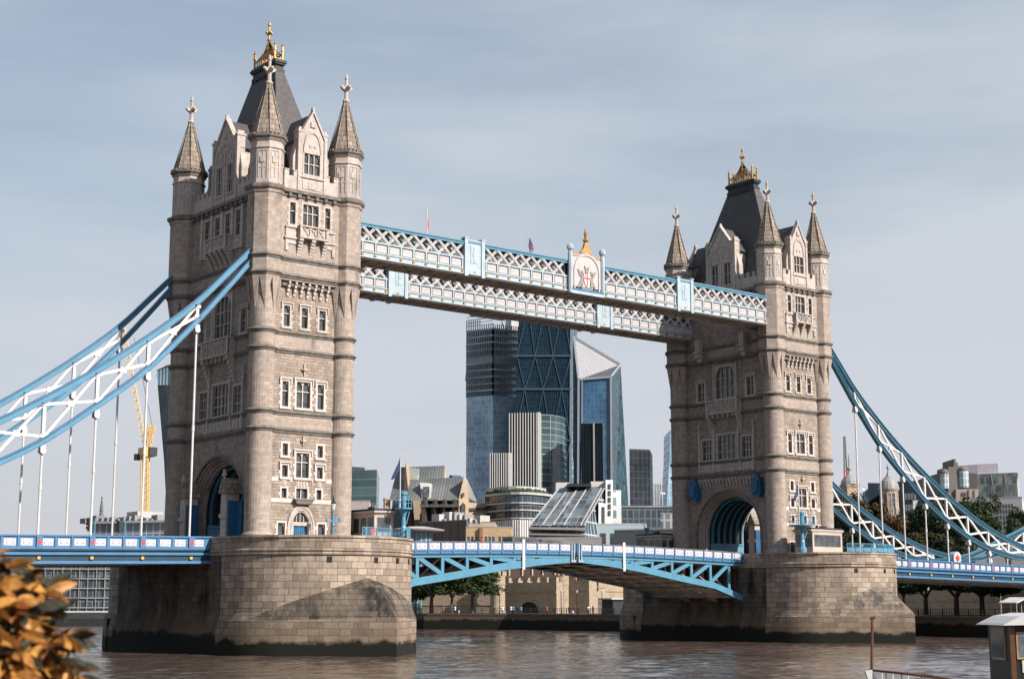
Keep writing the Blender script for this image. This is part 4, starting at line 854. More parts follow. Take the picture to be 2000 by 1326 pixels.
# ------------------------------------------------------------------ things standing on the piers
CAB = plain('cabin_stone', (.40,.34,.30), .8, 0, .12, 1)
def cabin(label, loc, rz, wins, dark_front=False):
    """flat-roofed control cabin, 4.6 m wide, with a canted end"""
    t = thing('control_cabin', label, 'cabin', loc, rz); P = wins
    o = M(); o.prism(P, 0, 2.9); n = len(P)
    rec = []
    b = o.build('wall', CAB, t)
    cx, cy = sum(p[0] for p in P)/n, sum(p[1] for p in P)/n
    ex = lambda k: [(cx+(p[0]-cx)*k, cy+(p[1]-cy)*k) for p in P]
    o = M(); o.prism(ex(1.05), 2.9, 3.05); o.prism(ex(1.11), 3.05, 3.25); o.prism(ex(1.02), 3.25, 3.5, 1); o.build('roof', [CAB, DRK], t)
    for i in range(n):
        a, c = Vector((*P[i],0)), Vector((*P[(i+1) % n],0)); ln = (c-a).length; d = (c-a)/ln; nn = Vector((d.y,-d.x,0))
        if ln < .8: continue
        k = 1 if ln > 5.5 and P[0][1] < -15 and i == 0 else max(1, round(ln/1.5))
        for j in range(k):
            e_ = .07 if ln/k > 4 else .2; u0 = (j+e_)*ln/k; u1 = (j+1-e_)*ln/k
            F = lambda u,z,e: tuple(a+d*u+nn*e+Vector((0,0,z)))
            o = M(); o.fbox(F, u0-.09, u1+.09, .95, 2.55, -.02, .05); f = o.build('window', DST, t); o = M(); o.fquad(F, u0, u1, 1.03, 2.47, .056); o.fbox(F, (u0+u1)/2-.03, (u0+u1)/2+.03, 1.03, 2.47, .056, .075); o.build('pane', GLS, f)
    o = M()
    for q in (.25,.45,.6,.7): x = P[0][0]*(1-q)+P[3 % n][0]*q; y = P[0][1]*(1-q)+P[3 % n][1]*q; o.box(x-.18,x+.18,y-.12,y+.12,3.5,3.85)
    o.build('roof_vent', DRK, t)
    return t
cabin('small stone control cabin with a dark shaded side, beside a red bin', (0,0,11.85), 0, [(7.3,-13.0),(9.4,-13.6),(10.2,-12.3),(10.2,-7.4),(7.3,-7.4)])
cabin('long low stone control cabin with a wide dark window, on the farther pier', (82.3,0,11.85), 0, [(-5.0,-15.5),(1.2,-15.5),(2.6,-14.4),(2.6,-12.4),(-5.0,-12.4)])
cabin('dark control cabin in the shade on the far side of the farther pier', (82.3,0,11.85), 0, [(-8.6,10.2),(-5.8,10.2),(-5.2,11.6),(-5.2,15.5),(-8.6,15.5)])
def railing(pts, label, z=11.85, h=1.15, glass=False):
    t = thing('railing', label, 'railing', (pts[0][0],pts[0][1],z)); p0 = Vector((*pts[0],z)); o = M(); r = M(); b = M()
    for a, c in zip(pts, pts[1:]):
        a = Vector((*a,z))-p0; c = Vector((*c,z))-p0; ln = (c-a).length; k = max(1, int(ln/1.6))
        for i in range(k+1): q = a+(c-a)*i/k; o = M(); o.tube(q, q+Vector((0,0,h)), .05, .05, 6); o.build('post', TEA, t)
        r.bar(a+Vector((0,0,h)), c+Vector((0,0,h)), .07, .07); r.bar(a+Vector((0,0,.55)), c+Vector((0,0,.55)), .05, .05); r.bar(a+Vector((0,0,.12)), c+Vector((0,0,.12)), .05, .05)
        k = int(ln/.14)
        for i in range(k): q = a+(c-a)*(i+.5)/k; b.bar(q+Vector((0,0,.12)), q+Vector((0,0,h)), .025, .025)
        if glass: b.bar(a+Vector((0,0,.4)), c+Vector((0,0,.4)), .02, .5)
    r.build('rail', TEA, t); b.build('baluster', TEA, t); return t
arc = lambda x, a0, a1, n, r=10.45: [(x+r*math.cos(R(a0+(a1-a0)*i/n)), -12+r*math.sin(R(a0+(a1-a0)*i/n))) for i in range(n+1)]
railing(arc(0, -50, 0, 8), 'light blue railing round the end of the nearer pier before the stone cabin', glass=True)
railing(arc(0, -88, -57, 5, 9.2), 'dark blue railing between the street lamp and the red bin on the nearer pier', h=.95)
railing(arc(82.3, -118, -20, 14), 'light blue railing round the front of the farther pier', glass=True)
def bollard(x, y, label, col, name='bollard', r=.17, h=1.35, z=11.85):
    t = thing(name, label, 'post' if name == 'bollard' else 'bin', (x,y,z)); o = M(); o.rings(0,0,[(r*1.3,0),(r*1.3,.15),(r,.2),(r*.95,h*.78),(r*1.35,h*.82),(r*1.35,h*.9),(r*.6,h)],10); o.build('body', col, t); return t
bollard(5.95,-13.4, 'light blue iron post at the end of the dark railing, beside the red bin', TEA)
bollard(6.65,-13.5, 'red bin standing by the stone cabin on the nearer pier', RED, 'litter_bin', .33, 1.25)
bollard(73.0,-13.2, 'light blue iron post at the left end of the farther pier railing', TEA)
bollard(91.5,-16.6, 'light blue iron post at the right end of the farther pier railing', TEA)
def lamp(x, y, z, label):
    t = thing('street_lamp', label, 'street lamp', (x,y,z)); o = M()
    o.rings(0,0,[(.22,0),(.22,.3),(.12,.5),(.10,1.3),(.2,1.5),(.12,1.75),(.09,3.0),(.14,3.1)],8)
    o.bar((-.8,0,1.95),(.8,0,1.95),.09,.12)
    for s in (-.8,.8): o.rings(s,0,[(.06,1.8),(.14,2.0),(.06,2.35)],6)
    o.build('post', TEA, t); o = M(); o.rings(0,0,[(.14,3.1),(.26,3.7),(.24,3.8)],6); o.build('lantern', WHT, t); o = M(); o.rings(0,0,[(.3,3.8),(.22,4.0),(.1,4.1),(.06,4.5),(.01,4.7)],6); o.build('cap', DRK, t)
lamp(2.0,-13.0,11.85, 'ornate light blue street lamp with cross arms, by the doorway of the nearer tower')
def mast(x, y, label, hi=6.4, plat=3.6, z=11.85, flagcol=None, pole=True, pr=1.6):
    t = thing('signal_mast', label, 'signal mast', (x,y,z)); o = M()
    o.rings(0,0,[(.55,0),(.55,.5),(.38,.7),(.34,1.4),(.26,1.6),(.22,plat-.8),(.34,plat-.5),(pr*.56,plat-.15),(pr*.62,plat)],10); o.rings(0,0,[(.3,plat),(.3,plat+1.5),(.42,plat+1.6),(.42,plat+1.85),(.2,plat+1.95)],10); o.build('column', TEA, t)
    o = M(); o.rings(0,0,[(pr,plat),(pr,plat+.14)],10); o.build('platform', TEA, t)
    o = M()
    for k in range(10):
        a, b = 2*math.pi*(k+.5)/10, 2*math.pi*(k+1.5)/10; p, q = V((pr-.08)*math.cos(a),(pr-.08)*math.sin(a),plat+.1), V((pr-.08)*math.cos(b),(pr-.08)*math.sin(b),plat+.1)
        o.tube(p, p+V(0,0,1.15), .035, .035, 5)
        for h in (.55,1.15): o.bar(p+V(0,0,h), q+V(0,0,h), .05, .05)
    o.build('guard_rail', TEA, t)
    o = M(); o.tube((pr*.7,-.2,plat-.05),(.3,-.1,1.8),.06,.06,6); o.build('stay', TEA, t)
    if pole: o = M(); o.tube((-.5,0,plat),(-.5,0,9.6),.07,.05,8); o.build('flag_pole', WHT, t)
    if flagcol:
        f = M()
        for pts in ([(0,9.2),(-.25,8.4),(-.75,7.6),(-.45,7.2),(-.02,7.9)],[(-.75,7.6),(-1.2,6.6),(-.85,6.6),(-.45,7.2)]):
            f.extr([(-.5+u,.05*math.sin(z*4),z) for u,z in pts], (0,.04,0))
        ff = tag(f.build('flag', flagcol, None, (x,y,z)), 'dark navy flag hanging limp from the mast at the %s' % ('nearer pier' if x < 40 else 'farther pier'), 'flag')
    return t
mast(9.85,-14.9, 'light blue signal mast with a railed platform beside the cabin of the nearer pier', plat=3.4, flagcol=FLG, pr=.95)
mast(73.4,-17.0, 'light blue signal mast with a round railed platform in front of the farther tower', plat=3.5, flagcol=FLG, pr=1.75)
mast(75.0,14.5, 'light blue signal mast on the far side of the farther pier', plat=2.6)
def traffic_light(x, y, label, z=10.7):
    t = thing('traffic_light', label, 'traffic light', (x,y,z)); o = M(); o.tube((0,0,0),(0,0,3.4),.08,.08,8); o.build('pole', TEA, t)
    o = M(); o.box(-.75,-.28,-.2,.2,2.0,3.3); o.box(-.3,-.05,-.05,.05,2.6,2.75); h = o.build('signal_head', DRK, t); o = M()
    for i in range(3): zz = 2.22+i*.42; o.rings(-.83,0,[(.15,zz),(.17,zz+.3)],8)
    o.build('hood', BLK, h)
traffic_light(-17.6,3.5, 'black traffic light on a blue pole at the left, farther from the nearer tower')
traffic_light(-13.2,5.5, 'black traffic light on a blue pole, nearer to the nearer tower')
# vehicles on the lifting span
CARP = plain('van_paint', (.10,.10,.11), .3, 0, .05, 1, .5)
TYR = plain('tyre_rubber', (.02,.02,.02), .8)
def van(x, y, z, label, ln=5.2):
    t = thing('van', label, 'van', (x,y,z)); o = M()
    o.extr([(-ln/2,-.95,.4),(ln/2,-.95,.4),(ln/2,-.95,1.1),(ln/2-.55,-.95,1.25),(ln/2-1.25,-.95,2.05),(-ln/2+.15,-.95,2.1),(-ln/2,-.95,1.9)],(0,1.9,0)); o.build('body', CARP, t)
    o = M()
    for s in (-.965,.945): o.extr([(ln/2-.75,s,1.3),(ln/2-1.3,s,1.9),(.5,s,1.92),(.5,s,1.3)],(0,.02,0)); o.box(-2.2,.3,s,s+.02,1.3,1.9)
    o.build('side_window', GLS, t)
    for sx in (-1.6,1.6):
        for sy in (-.85,.85): o = M(); o.tube((sx,sy-.12,.35),(sx,sy+.12,.35),.35,.35,14); w_ = o.build('wheel', TYR, t)
van(36.5,-3.2,11.25, 'grey van crossing the middle of the lifting span, left of the joint')
van(44.6,1.2,11.25, 'grey van just right of the joint of the lifting span', 4.6)
# ------------------------------------------------------------------ people
SKN = plain('skin', (.42,.25,.18), .6)
def person(p, rz, label, coat, legs, hair=(.05,.035,.025), stride=.12, h=1.72, arm=.0):
    t = thing('person', label, 'person', p, rz); k = h/1.72
    V_ = [(0,0,.95),(0,0,1.15),(0,0,1.40),(0,0,1.50),(0,.01,1.60),(0,.0,1.70), (-.1,0,.90),(-.1,stride,.48),(-.1,stride*.6-.08,.06),(-.1,stride*.6+.1,.03), (.1,0,.90),(.1,-stride*.3,.48),(.1,-stride-.08,.08),(.1,-stride+.1,.03), (-.2,0,1.40),(-.25,-.05,1.13),(-.24,.06+arm,.88),(-.23,.1+arm,.78), (.2,0,1.40),(.25,.03,1.13),(.24,.12+arm,.90),(.23,.15+arm,.80)]
    E_ = [(0,1),(1,2),(2,3),(3,4),(4,5),(0,6),(6,7),(7,8),(8,9),(0,10),(10,11),(11,12),(12,13),(2,14),(14,15),(15,16),(16,17),(2,18),(18,19),(19,20),(20,21)]
    Rr = [.15,.15,.17,.06,.09,.07,.10,.065,.045,.04,.10,.065,.045,.04,.065,.05,.035,.03,.065,.05,.035,.03]
    me = bpy.data.meshes.new('body'); me.from_pydata([(a*k,b*k,c*k) for a,b,c in V_], E_, []); me.materials.append(SKN)
    o = bpy.data.objects.new('body', me); COL.objects.link(o); o.parent = t
    md = o.modifiers.new('skin', 'SKIN')
    for v, r in zip(me.skin_vertices[0].data if me.skin_vertices else [], Rr): v.radius = (r*k, r*k*.8)
    if me.skin_vertices: me.skin_vertices[0].data[0].use_root = True
    o.modifiers.new('sub', 'SUBSURF').levels = 1; o.modifiers['sub'].render_levels = 1
    c = M(); c.rings(0,0,[(.20*k,.72*k),(.21*k,.95*k),(.19*k,1.1*k),(.225*k,1.36*k),(.15*k,1.47*k),(.08*k,1.5*k)],10)
    for s in (-1,1): c.tube((s*.2*k,0,1.41*k),(s*.255*k,-.03*k,1.12*k),.085*k,.07*k,7); c.tube((s*.255*k,-.03*k,1.13*k),(s*.24*k,(.08+arm)*k,.90*k),.068*k,.055*k,7)
    c.build('coat', coat, t)
    c = M(); c.tube((-.1*k,0,.92*k),(-.1*k,stride*k,.47*k),.12*k,.09*k,8); c.tube((-.1*k,stride*k,.48*k),(-.1*k,(stride*.6-.08)*k,.08*k),.088*k,.065*k,8); c.tube((.1*k,0,.92*k),(.1*k,-stride*.3*k,.47*k),.12*k,.09*k,8); c.tube((.1*k,-stride*.3*k,.48*k),(.1*k,(-stride-.08)*k,.09*k),.088*k,.065*k,8)
    c.build('trousers', legs, t)
    c = M(); c.rings(0,-.012*k,[(.085*k,1.56*k),(.115*k,1.64*k),(.105*k,1.72*k),(.06*k,1.77*k),(.005,1.785*k)],10); c.build('hair', plain('hair_tone', hair, .8), t)
    return t
def cl(n, c): return plain('cloth_'+n, c, .85, 0, .1, 4)
CW, CN, CR, CK, CG, CB = cl('white',(.75,.72,.70)), cl('navy',(.03,.04,.09)), cl('red',(.5,.06,.05)), cl('black',(.015,.015,.017)), cl('grey',(.2,.2,.21)), cl('blue',(.1,.22,.4))
def quay(px, py=1196): return G(px, py, 0)
def at(px, D, z): p = G(px, 1180, D); return (p.x, p.y, z)
folk = [(866,1.2,'person in a red top walking by the railing under the left tree',CR,CN),(881,.5,'person in navy standing by the railing under the left tree, right of one in red',CN,CN),(889,.9,'person in a white coat on the quay between the two trees',CW,CK),(896,2,'person in white trousers and black coat on the quay between the two trees',CK,CW),
 (982,.3,'person in a pale coat standing in front of the left round wall tower',CW,CG),(998,.8,'person in white walking on the quay before the shaded fortress wall',CW,CN),(1002,2.2,'person in grey beside one in white before the shaded fortress wall',CG,CK),(1011,1.5,'person in black on the quay left of the arched water gate',CK,CN),(1018,.4,'person in a blue coat on the quay next to the arched water gate',CB,CN),
 (1068,.8,'person in a red coat on the quay right of the arched water gate',CR,CK),(1112,1.9,'person in black on the quay below the sunlit fortress wall',CK,CK),(1119,.5,'person in black and white on the quay below the sunlit fortress wall',CK,CW),(1149,.2,'person in white on the quay at the right end of the sunlit wall',CW,CG),(1158,.7,'person in red on the quay at the foot of the tall pale wall block',CR,CN)]
for px, rz, lb, c, l in folk: person(at(px, 327, 3.02), rz, lb, c, l)
person((66.2,-6.2,10.85), 1.2, 'person in white walking on the farther drawbridge leaf near the road arch', CW, CG)
person((26.0,-6.4,11.2), -1.0, 'person with dark hair on the nearer drawbridge leaf, left of another', CK, CN)
person((27.4,-6.3,11.25), -1.2, 'person in a red top on the nearer drawbridge leaf, right of another', CR, CN)
# ------------------------------------------------------------------ the City behind: each building at its own distance
def xy(px, D): p = G(px, 1180, D); return (p.x, p.y)
def zz(py, px, D): return G(px, py, D).z
def pxy(px, py, D): p = G(px, py, D); return (p.x, p.y)
def foot(pts, py): return [pxy(px, py, D) for px, D in pts]
def edges(o, P, z0, z1, m):
    n = len(P)
    for i in range(n): a, b = P[i], P[(i+1) % n]; o.face([(*a,z0),(*b,z0),(*b,z1),(*a,z1)], m)
def bld(name, label, pts, ytop, mat, roof=None, z0=2.5, par=.8, cat='building'):
    """prism on surveyed corners (bearing, distance); returns thing, footprint, top height"""
    P = foot(pts, ytop); h = zz(ytop, pts[0][0], pts[0][1]); c = (sum(p[0] for p in P)/len(P), sum(p[1] for p in P)/len(P)); t = thing(name, label, cat, (*c,z0))
    Q = [(x-c[0],y-c[1]) for x,y in P]; o = M(); edges(o, Q, 0, h-z0, 0); o.build('wall', mat, t)
    o = M(); k = 1-.6/max(math.hypot(*q) for q in Q); o.prism([(x*1.004,y*1.004) for x,y in Q], h-z0-.02, h-z0+par*.4, 0); o.build('roof', roof or plain(name+'_roof', (.25,.25,.26), .8), t)
    return t, Q, h-z0
def bands(t, Q, zs, th, out, mat, name='ledge'):
    o = M(); 
    for z in zs: k = 1+out/max(1,min(math.hypot(*q) for q in Q)); o.prism([(x*k,y*k) for x,y in Q], z, z+th)
    return o.build(name, mat, t)
def fins(t, Q, i, z0, z1, step, w_, out, mat, name='fin', j=None):
    a, b = Vector(Q[i]), Vector(Q[(i+1) % len(Q)]); d = (b-a); ln = d.length; d = d/ln; n = Vector((d.y,-d.x)); 
    if n.dot(a+b) < 0: n = -n
    k = int(ln/step); o = M()
    for s in range(k+1):
        p = a+d*(ln*s/k); o.hexa([(p.x-d.x*w_/2-n.x*.05,p.y-d.y*w_/2-n.y*.05,z0),(p.x+d.x*w_/2-n.x*.05,p.y+d.y*w_/2-n.y*.05,z0),(p.x+d.x*w_/2+n.x*out,p.y+d.y*w_/2+n.y*out,z0),(p.x-d.x*w_/2+n.x*out,p.y-d.y*w_/2+n.y*out,z0)]+[(p.x-d.x*w_/2-n.x*.05,p.y-d.y*w_/2-n.y*.05,z1),(p.x+d.x*w_/2-n.x*.05,p.y+d.y*w_/2-n.y*.05,z1),(p.x+d.x*w_/2+n.x*out,p.y+d.y*w_/2+n.y*out,z1),(p.x-d.x*w_/2+n.x*out,p.y-d.y*w_/2+n.y*out,z1)])
    return o.build(name, mat, t)
def rect_on(o, A_, B2, u0, u1, z0, z1, out=.06, m=0):
    """panel on the vertical face A->B (2-D points), u in 0..1"""
    a, b = Vector(A_), Vector(B2); d = b-a; n = Vector((d.y,-d.x)).normalized()
    if n.dot((a+b)/2) < 0: n = -n
    p, q = a+d*u0, a+d*u1; e = n*out
    o.hexa([(p.x-e.x*.2,p.y-e.y*.2,z0),(q.x-e.x*.2,q.y-e.y*.2,z0),(q.x+e.x,q.y+e.y,z0),(p.x+e.x,p.y+e.y,z0),(p.x-e.x*.2,p.y-e.y*.2,z1),(q.x-e.x*.2,q.y-e.y*.2,z1),(q.x+e.x,q.y+e.y,z1),(p.x+e.x,p.y+e.y,z1)], m)
def outline(name, label, pts, D, depth, mats, mside=1, cat='building'):
    """flat-fronted block: front outline surveyed at D, real depth behind it"""
    P = [G(x,y,D) for x,y in pts]; t = thing(name, label, cat, (P[0].x,P[0].y,2.5)); o = M(); o.extr([p-Vector((P[0].x,P[0].y,2.5)) for p in P], HD*depth, 0, mside); o.build('facade', mats, t); return t, P[0]
GREYR = plain('grey_roof', (.20,.20,.21), .8, 0, .2, .1)
PALE = plain('pale_concrete', (.36,.35,.345), .7, 0, .1, .2)
# --- flared glass tower behind the nearer bridge tower
WT = facade('walkie_glass', (.022,.055,.075), (.05,.085,.105), 2.0, 4.2, .25, .15)
t = thing('skyscraper', 'dark blue glass skyscraper flaring out towards its top, half hidden by the nearer bridge tower', 'skyscraper', (*xy(380,1150),2.5))
o = M(); o2 = M(); D = 1150; base = Vector((*xy(380,1150),2.5)); rows = []
for py, l, r_, dp in ((1180,333,470,34),(1000,325,470,36),(900,318.5,474,38),(800,310.5,480,41),(752,306,486,43)):
    rows.append([G(l,py,D+6)-base, G(l+26,py,D-2)-base, G(r_-20,py,D-2)-base, G(r_,py,D+6)-base, G(r_,py,D+6)-base+HD*dp, G(l,py,D+6)-base+HD*dp])
for a, b in zip(rows, rows[1:]):
    for i in range(6): j = (i+1) % 6; o.face([a[i],a[j],b[j],b[i]])
o.build('facade', WT, t)
top = [(752,306),(735,304),(722,305.5),(712,326),(703,370),(700,400),(706,440),(730,486),(752,486)]
P = [G(x,y,D) -base for y,x in top]; o2.extr(P, HD*40, 0, 0); o2.build('crown', facade('crown_glass', (.03,.09,.13), (.22,.27,.30), 2.4, 60, .5, .25), t)
o = M(); Q = [G(x,y,D-1)-base for y,x in ((758,311),(750,310.5))]; 
for (ya, xa), (yb, xb) in zip(((752,305.6),(735,303.6),(722,305.2),(712,326),(703,370)),((735,303.6),(722,305.2),(712,326),(703,370),(700,400))): o.bar(G(xa,ya,D-1)-base, G(xb,yb,D-1)-base, 1.2, 1.2, up=HD)
for ya, yb, xa, xb in ((1180,900,332.5,318),(900,752,318,305.5)): o.bar(G(xa,ya,D-1)-base, G(xb,yb,D-1)-base, 1.4, 1.4, up=HD)
o.build('edge_trim', plain('trim_grey', (.38,.42,.46), .4), t)
# --- yellow crane
t = thing('tower_crane', 'yellow tower crane with a raised pale jib, on a concrete block', 'crane', (*xy(284,640),2.5)); D = 640; b0 = Vector((*xy(284,640),2.5))
def lattice(o, p, q, w_, n, th, m=0):
    p, q = Vector(p), Vector(q); d = (q-p).normalized(); a = d.cross(HD).normalized()*w_/2; b = d.cross(a).normalized()*w_/2
    for s in ((1,1),(1,-1),(-1,1),(-1,-1)): o.bar(p+a*s[0]+b*s[1], q+a*s[0]+b*s[1], th, th, m)
    for i in range(n):
        r, s = p+(q-p)*i/n, p+(q-p)*(i+1)/n; k = 1 if i % 2 else -1
        for e in (-1, 1): o.bar(r+a*k+b*e, s-a*k+b*e, th*.7, th*.7, m); o.bar(r+b*k+a*e, s-b*k+a*e, th*.7, th*.7, m)
g = lambda x, y: G(x,y,D)-b0
o = M(); lattice(o, g(282,1000), g(284,888), 2.6, 16, .45); o.build('tower_mast', YLW, t)
o = M(); lattice(o, g(286,880), g(297,830), 2.2, 6, .4); o.build('counter_frame', YLW, t)
o = M(); p = g(285,885); o.box(p.x-2.4,p.x+2.4,p.y-2.4,p.y+2.4,p.z-1.6,p.z+2.2); o.build('machinery_deck', YLW, t)
o = M(); p = g(297,885); o.box(p.x-2,p.x+1.6,p.y-1.5,p.y+1.5,p.z-1.2,p.z+2.4); o.build('winch_house', DRK, t); o = M(); p = g(268,893); o.box(p.x-1,p.x+1,p.y-1,p.y+1,p.z-1.2,p.z+1.4); o.build('counterweight', DRK, t)
o = M(); lattice(o, g(281,862), g(241,642), 1.5, 26, .3); o.build('jib', plain('jib_cream', (.55,.44,.30), .6), t)
o = M(); o.tube(g(297,830), g(262,660), .12, .12, 4); o.build('cable', DRK, t)
o = M(); p = g(283,1000); z0 = g(283,1016).z; o.box(p.x-5.6,p.x+5.6,p.y-5,p.y+5,0,p.z); o.build('base_block', PALE, t)
# --- low pale offices with a roof terrace, left
t, Q, h = bld('office_block', 'low grey glass office block with a roof terrace under the yellow crane', [(178,480),(330,470),(336,500),(186,510)], 1021, facade('terrace_glass', (.10,.13,.15), (.42,.44,.46), 2.4, 3.4, .18, .2), GREYR)
bands(t, Q, [h-.3,h-5.0], .7, .8, PALE)
o = M()
for i in range(14): x, y = Q[0][0]+(Q[1][0]-Q[0][0])*(i+.5)/14, Q[0][1]+(Q[1][1]-Q[0][1])*(i+.5)/14; hh = rnd.uniform(.8,2.4); o.box(x-1.5,x+1.5,y+3,y+7,h,h+hh)
o.build('roof_plant', GREYR, t)
t = thing('church_spire', 'thin dark church steeple on the skyline, left of the yellow crane', 'steeple', (*xy(190,700),2.5)); o = M(); z1 = zz(1003,190,700)-2.5; z2 = zz(968,190,700)-2.5
o.rings(0,0,[(2.2,0),(2.2,z1-4)],4); o.build('tower_base', DST, t); o = M(); o.rings(0,0,[(1.6,z1-4),(.7,z1+1),(.9,z1+1.2),(.25,z2-1.2),(.5,z2-1),(.05,z2)],8); o.build('spire', plain('lead_grey', (.12,.11,.10), .7), t)
# --- white gridded flats seen below the nearer road span
t, Q, h = bld('apartment_block', 'dark glazed building with a white balcony grid, seen under the nearer road span', [(40,424),(224,430),(232,470),(30,470)], 1075, facade('flat_glass', (.05,.065,.075), (.16,.17,.18), 1.6, 3.4, .12, .2), GREYR)
o = M(); n = 11
for i in range(n+1):
    u = i/n; rect_on(o, Q[0], Q[1], max(0,u-.004), min(1,u+.004), 0, h, .5)
for k in range(7): z = h-2.4-k*2.6; rect_on(o, Q[0], Q[1], 0, 1, z, z+.3, .6)
o.build('balcony_grid', plain('balcony_grey', (.20,.20,.205), .6), t)
t = thing('pontoon', 'dark moored pontoon with a pale blue hull edge, left beyond the nearer pier', 'pontoon', at(185,398,0)); o = M(); p = [Vector((*xy(a,b),0))-Vector(at(185,398,0)) for a,b in ((110,396),(222,400),(224,408),(108,404))]; o.prism([(q.x,q.y) for q in p], -.5, 1.4); o.build('hull', BLK, t); o = M(); o.prism([(q.x*.97,q.y*.97) for q in p], 1.4, 3.0); o.build('deckhouse', DRK, t); o = M(); o.prism([(q.x*1.0,q.y*1.0) for q in p], 3.0, 3.35); o.build('roof', PALE, t)
# --- green glass block right of the nearer tower
t, Q, h = bld('office_block', 'green-grey glass office block immediately right of the nearer bridge tower', [(640,700),(736,690),(741,740),(640,740)], 922, facade('green_glass', (.085,.15,.165), (.16,.23,.24), 40, 3.6, .35, .15, .2), GREYR)
o = M()
for k in range(2):
    for i in range(16): rect_on(o, Q[0], Q[1], .55+i*.028, .55+i*.028+.012, h-17-k*8, h-15.4-k*8, .3)
o.build('pale_sill', PALE, t)  # plain pale sills on the glass
o = M(); o.box(-4,4,-4,4,h,h+3.6); o.build('roof_plant', DRK, t)
bld('office_block', 'low pink-grey roof seen between the nearer bridge tower and its cabin', [(640,520),(722,516),(724,540),(640,540)], 980, plain('pink_wall', (.5,.42,.40), .8), PALE)
# --- steep-roofed post-modern offices
TAN = masonry('tan_stone', (.42,.315,.215), (.35,.265,.185), (.25,.19,.14), 2.2, 1.1, stain=.15, ms=.03, bmp=.1)
DTN = plain('shade_and_joint_brown', (.055,.043,.036), .6, 0, .2, .3)  # shaded faces of the tan stone coloured dark; also panel joints
def seam(name, c, step):
    return facade(name, c, tuple(x*.45 for x in c), step, 80, .14, .45, .12, .3, lrough=.6)
RFG = seam('seamed_roof', (.115,.125,.125), 1.1); RFL = seam('seamed_roof_pale', (.30,.29,.26), 1.1)
t = thing('gabled_office', 'large stone office complex with steep grey seamed gable roofs, right of the nearer bridge tower', 'building', (*xy(870,585),2.5)); b0 = Vector((*xy(870,585),2.5))
def q3(px, py, D): return G(px,py,D)-b0
def blockp(nm_, mat, front, D0, D1, mside=None):
    o = M(); o.extr([q3(x,y,D0) for x,y in front], HD*(D1-D0), 0, 1 if mside else 0); return o.build(nm_, [mat]+([mside] if mside else []), t)
# front range: stepped bay wall, light and shade painted as tan and dark faces, seamed roof, lit gable end on the right
o = M(); 
for i in range(4):
    xa = 822+i*19; o.extr([q3(xa,1050,600),q3(xa+9,1050,594),q3(xa+9,975,594),q3(xa,975,600)], HD*20, 0); 
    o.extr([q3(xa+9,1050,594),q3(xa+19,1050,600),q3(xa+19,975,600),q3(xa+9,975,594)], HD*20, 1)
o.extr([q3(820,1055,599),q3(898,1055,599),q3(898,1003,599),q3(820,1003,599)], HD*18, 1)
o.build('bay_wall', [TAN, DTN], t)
o = M()
for i in range(4): xa = 822+i*19; o.extr([q3(xa+.4,992,599.2),q3(xa+18.6,992,599.2),q3(xa+18.6,986.5,599.2),q3(xa+.4,986.5,599.2)], HD*-6.2, 0)
o.build('window_band', GLS, t)
o = M(); o.face([q3(800,977,596),q3(897,977,596),q3(905,931,614),q3(812,936,614)]); o.face([q3(905,931,614),q3(812,936,614),q3(812,977,634),q3(905,977,634)])
o.face([q3(760,977,598),q3(800,977,596),q3(812,936,614),q3(770,938,616)]); o.build('front_roof', RFG, t)
o = M(); o.extr([q3(820,942,603),q3(843,944,603),q3(841,973,597),q3(824,973,597)], HD*6, 0); rr_ = o.build('roof_dormer', PALE, t); o = M(); o.face([q3(826,950,600),q3(839,950,600),q3(838,971,596.4),q3(828,971,596.4)]); o.build('dormer_glass', GLS, rr_)
o = M(); o.extr([q3(896,1052,597),q3(915,1052,603),q3(915,970,603),q3(906,931,600),q3(896,975,597)], HD*14, 0); g_ = o.build('gable_end', TAN, t)
o = M(); o.extr([q3(901,1018,597.6),q3(909,1018,600.2),q3(909,986,600.2),q3(905,981,598.9),q3(901,986,597.6)], HD*-.5, 0); o.extr([q3(903,970,598),q3(907,970,599),q3(907,962,599),q3(903,962,598)], HD*-.5, 0); o.build('gable_window', GLS, g_)
o = M(); o.face([q3(906,931,600.5),q3(915,972,604),q3(933,982,612),q3(912,935,610)]); o.build('gable_roof', RFL, t)
o = M(); o.extr([q3(914,1052,606),q3(951,1048,612),q3(951,983,612),q3(914,981,606)], HD*16, 0); wv = o.build('side_wing', TAN, t)
o = M()
for k in range(3): o.extr([q3(916,997+k*15,605.5),q3(950,996+k*15,611.5),q3(950,991+k*15,611.5),q3(916,992+k*15,605.5)], HD*-.4, 0)
o.build('window_band', GLS, wv)
# rear range
o = M(); o.face([q3(794,955,640),q3(866,955,640),q3(869,909,655),q3(795,912,655)]); o.face([q3(869,909,655),q3(795,912,655),q3(795,955,672),q3(869,955,672)]); o.build('rear_roof', RFG, t)
o = M(); o.face([q3(794,960,632),q3(808,958,634),q3(822,930,650),q3(820,912,655),q3(795,912,655)]); o.build('rear_roof_slope', RFL, t)
o = M(); o.extr([q3(866,960,641),q3(874,955,644),q3(869,909,655)], HD*4, 0); o.extr([q3(790,1050,640),q3(873,1050,640),q3(873,953,640),q3(790,953,640)], HD*30, 0); o.build('rear_wall', TAN, t)
o = M(); o.extr([q3(760,1050,612),q3(790,1050,606),q3(792,912,640),q3(773,912,645)], HD*22, 0); o.build('west_roof', seam('west_slates', (.05,.065,.075), 1.2), t)
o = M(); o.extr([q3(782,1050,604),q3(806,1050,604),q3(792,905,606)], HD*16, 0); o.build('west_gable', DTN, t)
o = M(); o.extr([q3(804,1050,604.2),q3(810,1050,608),q3(796,905,611),q3(792.5,905,606.2)], HD*10, 0); o.build('west_gable_return', TAN, t)
o = M()
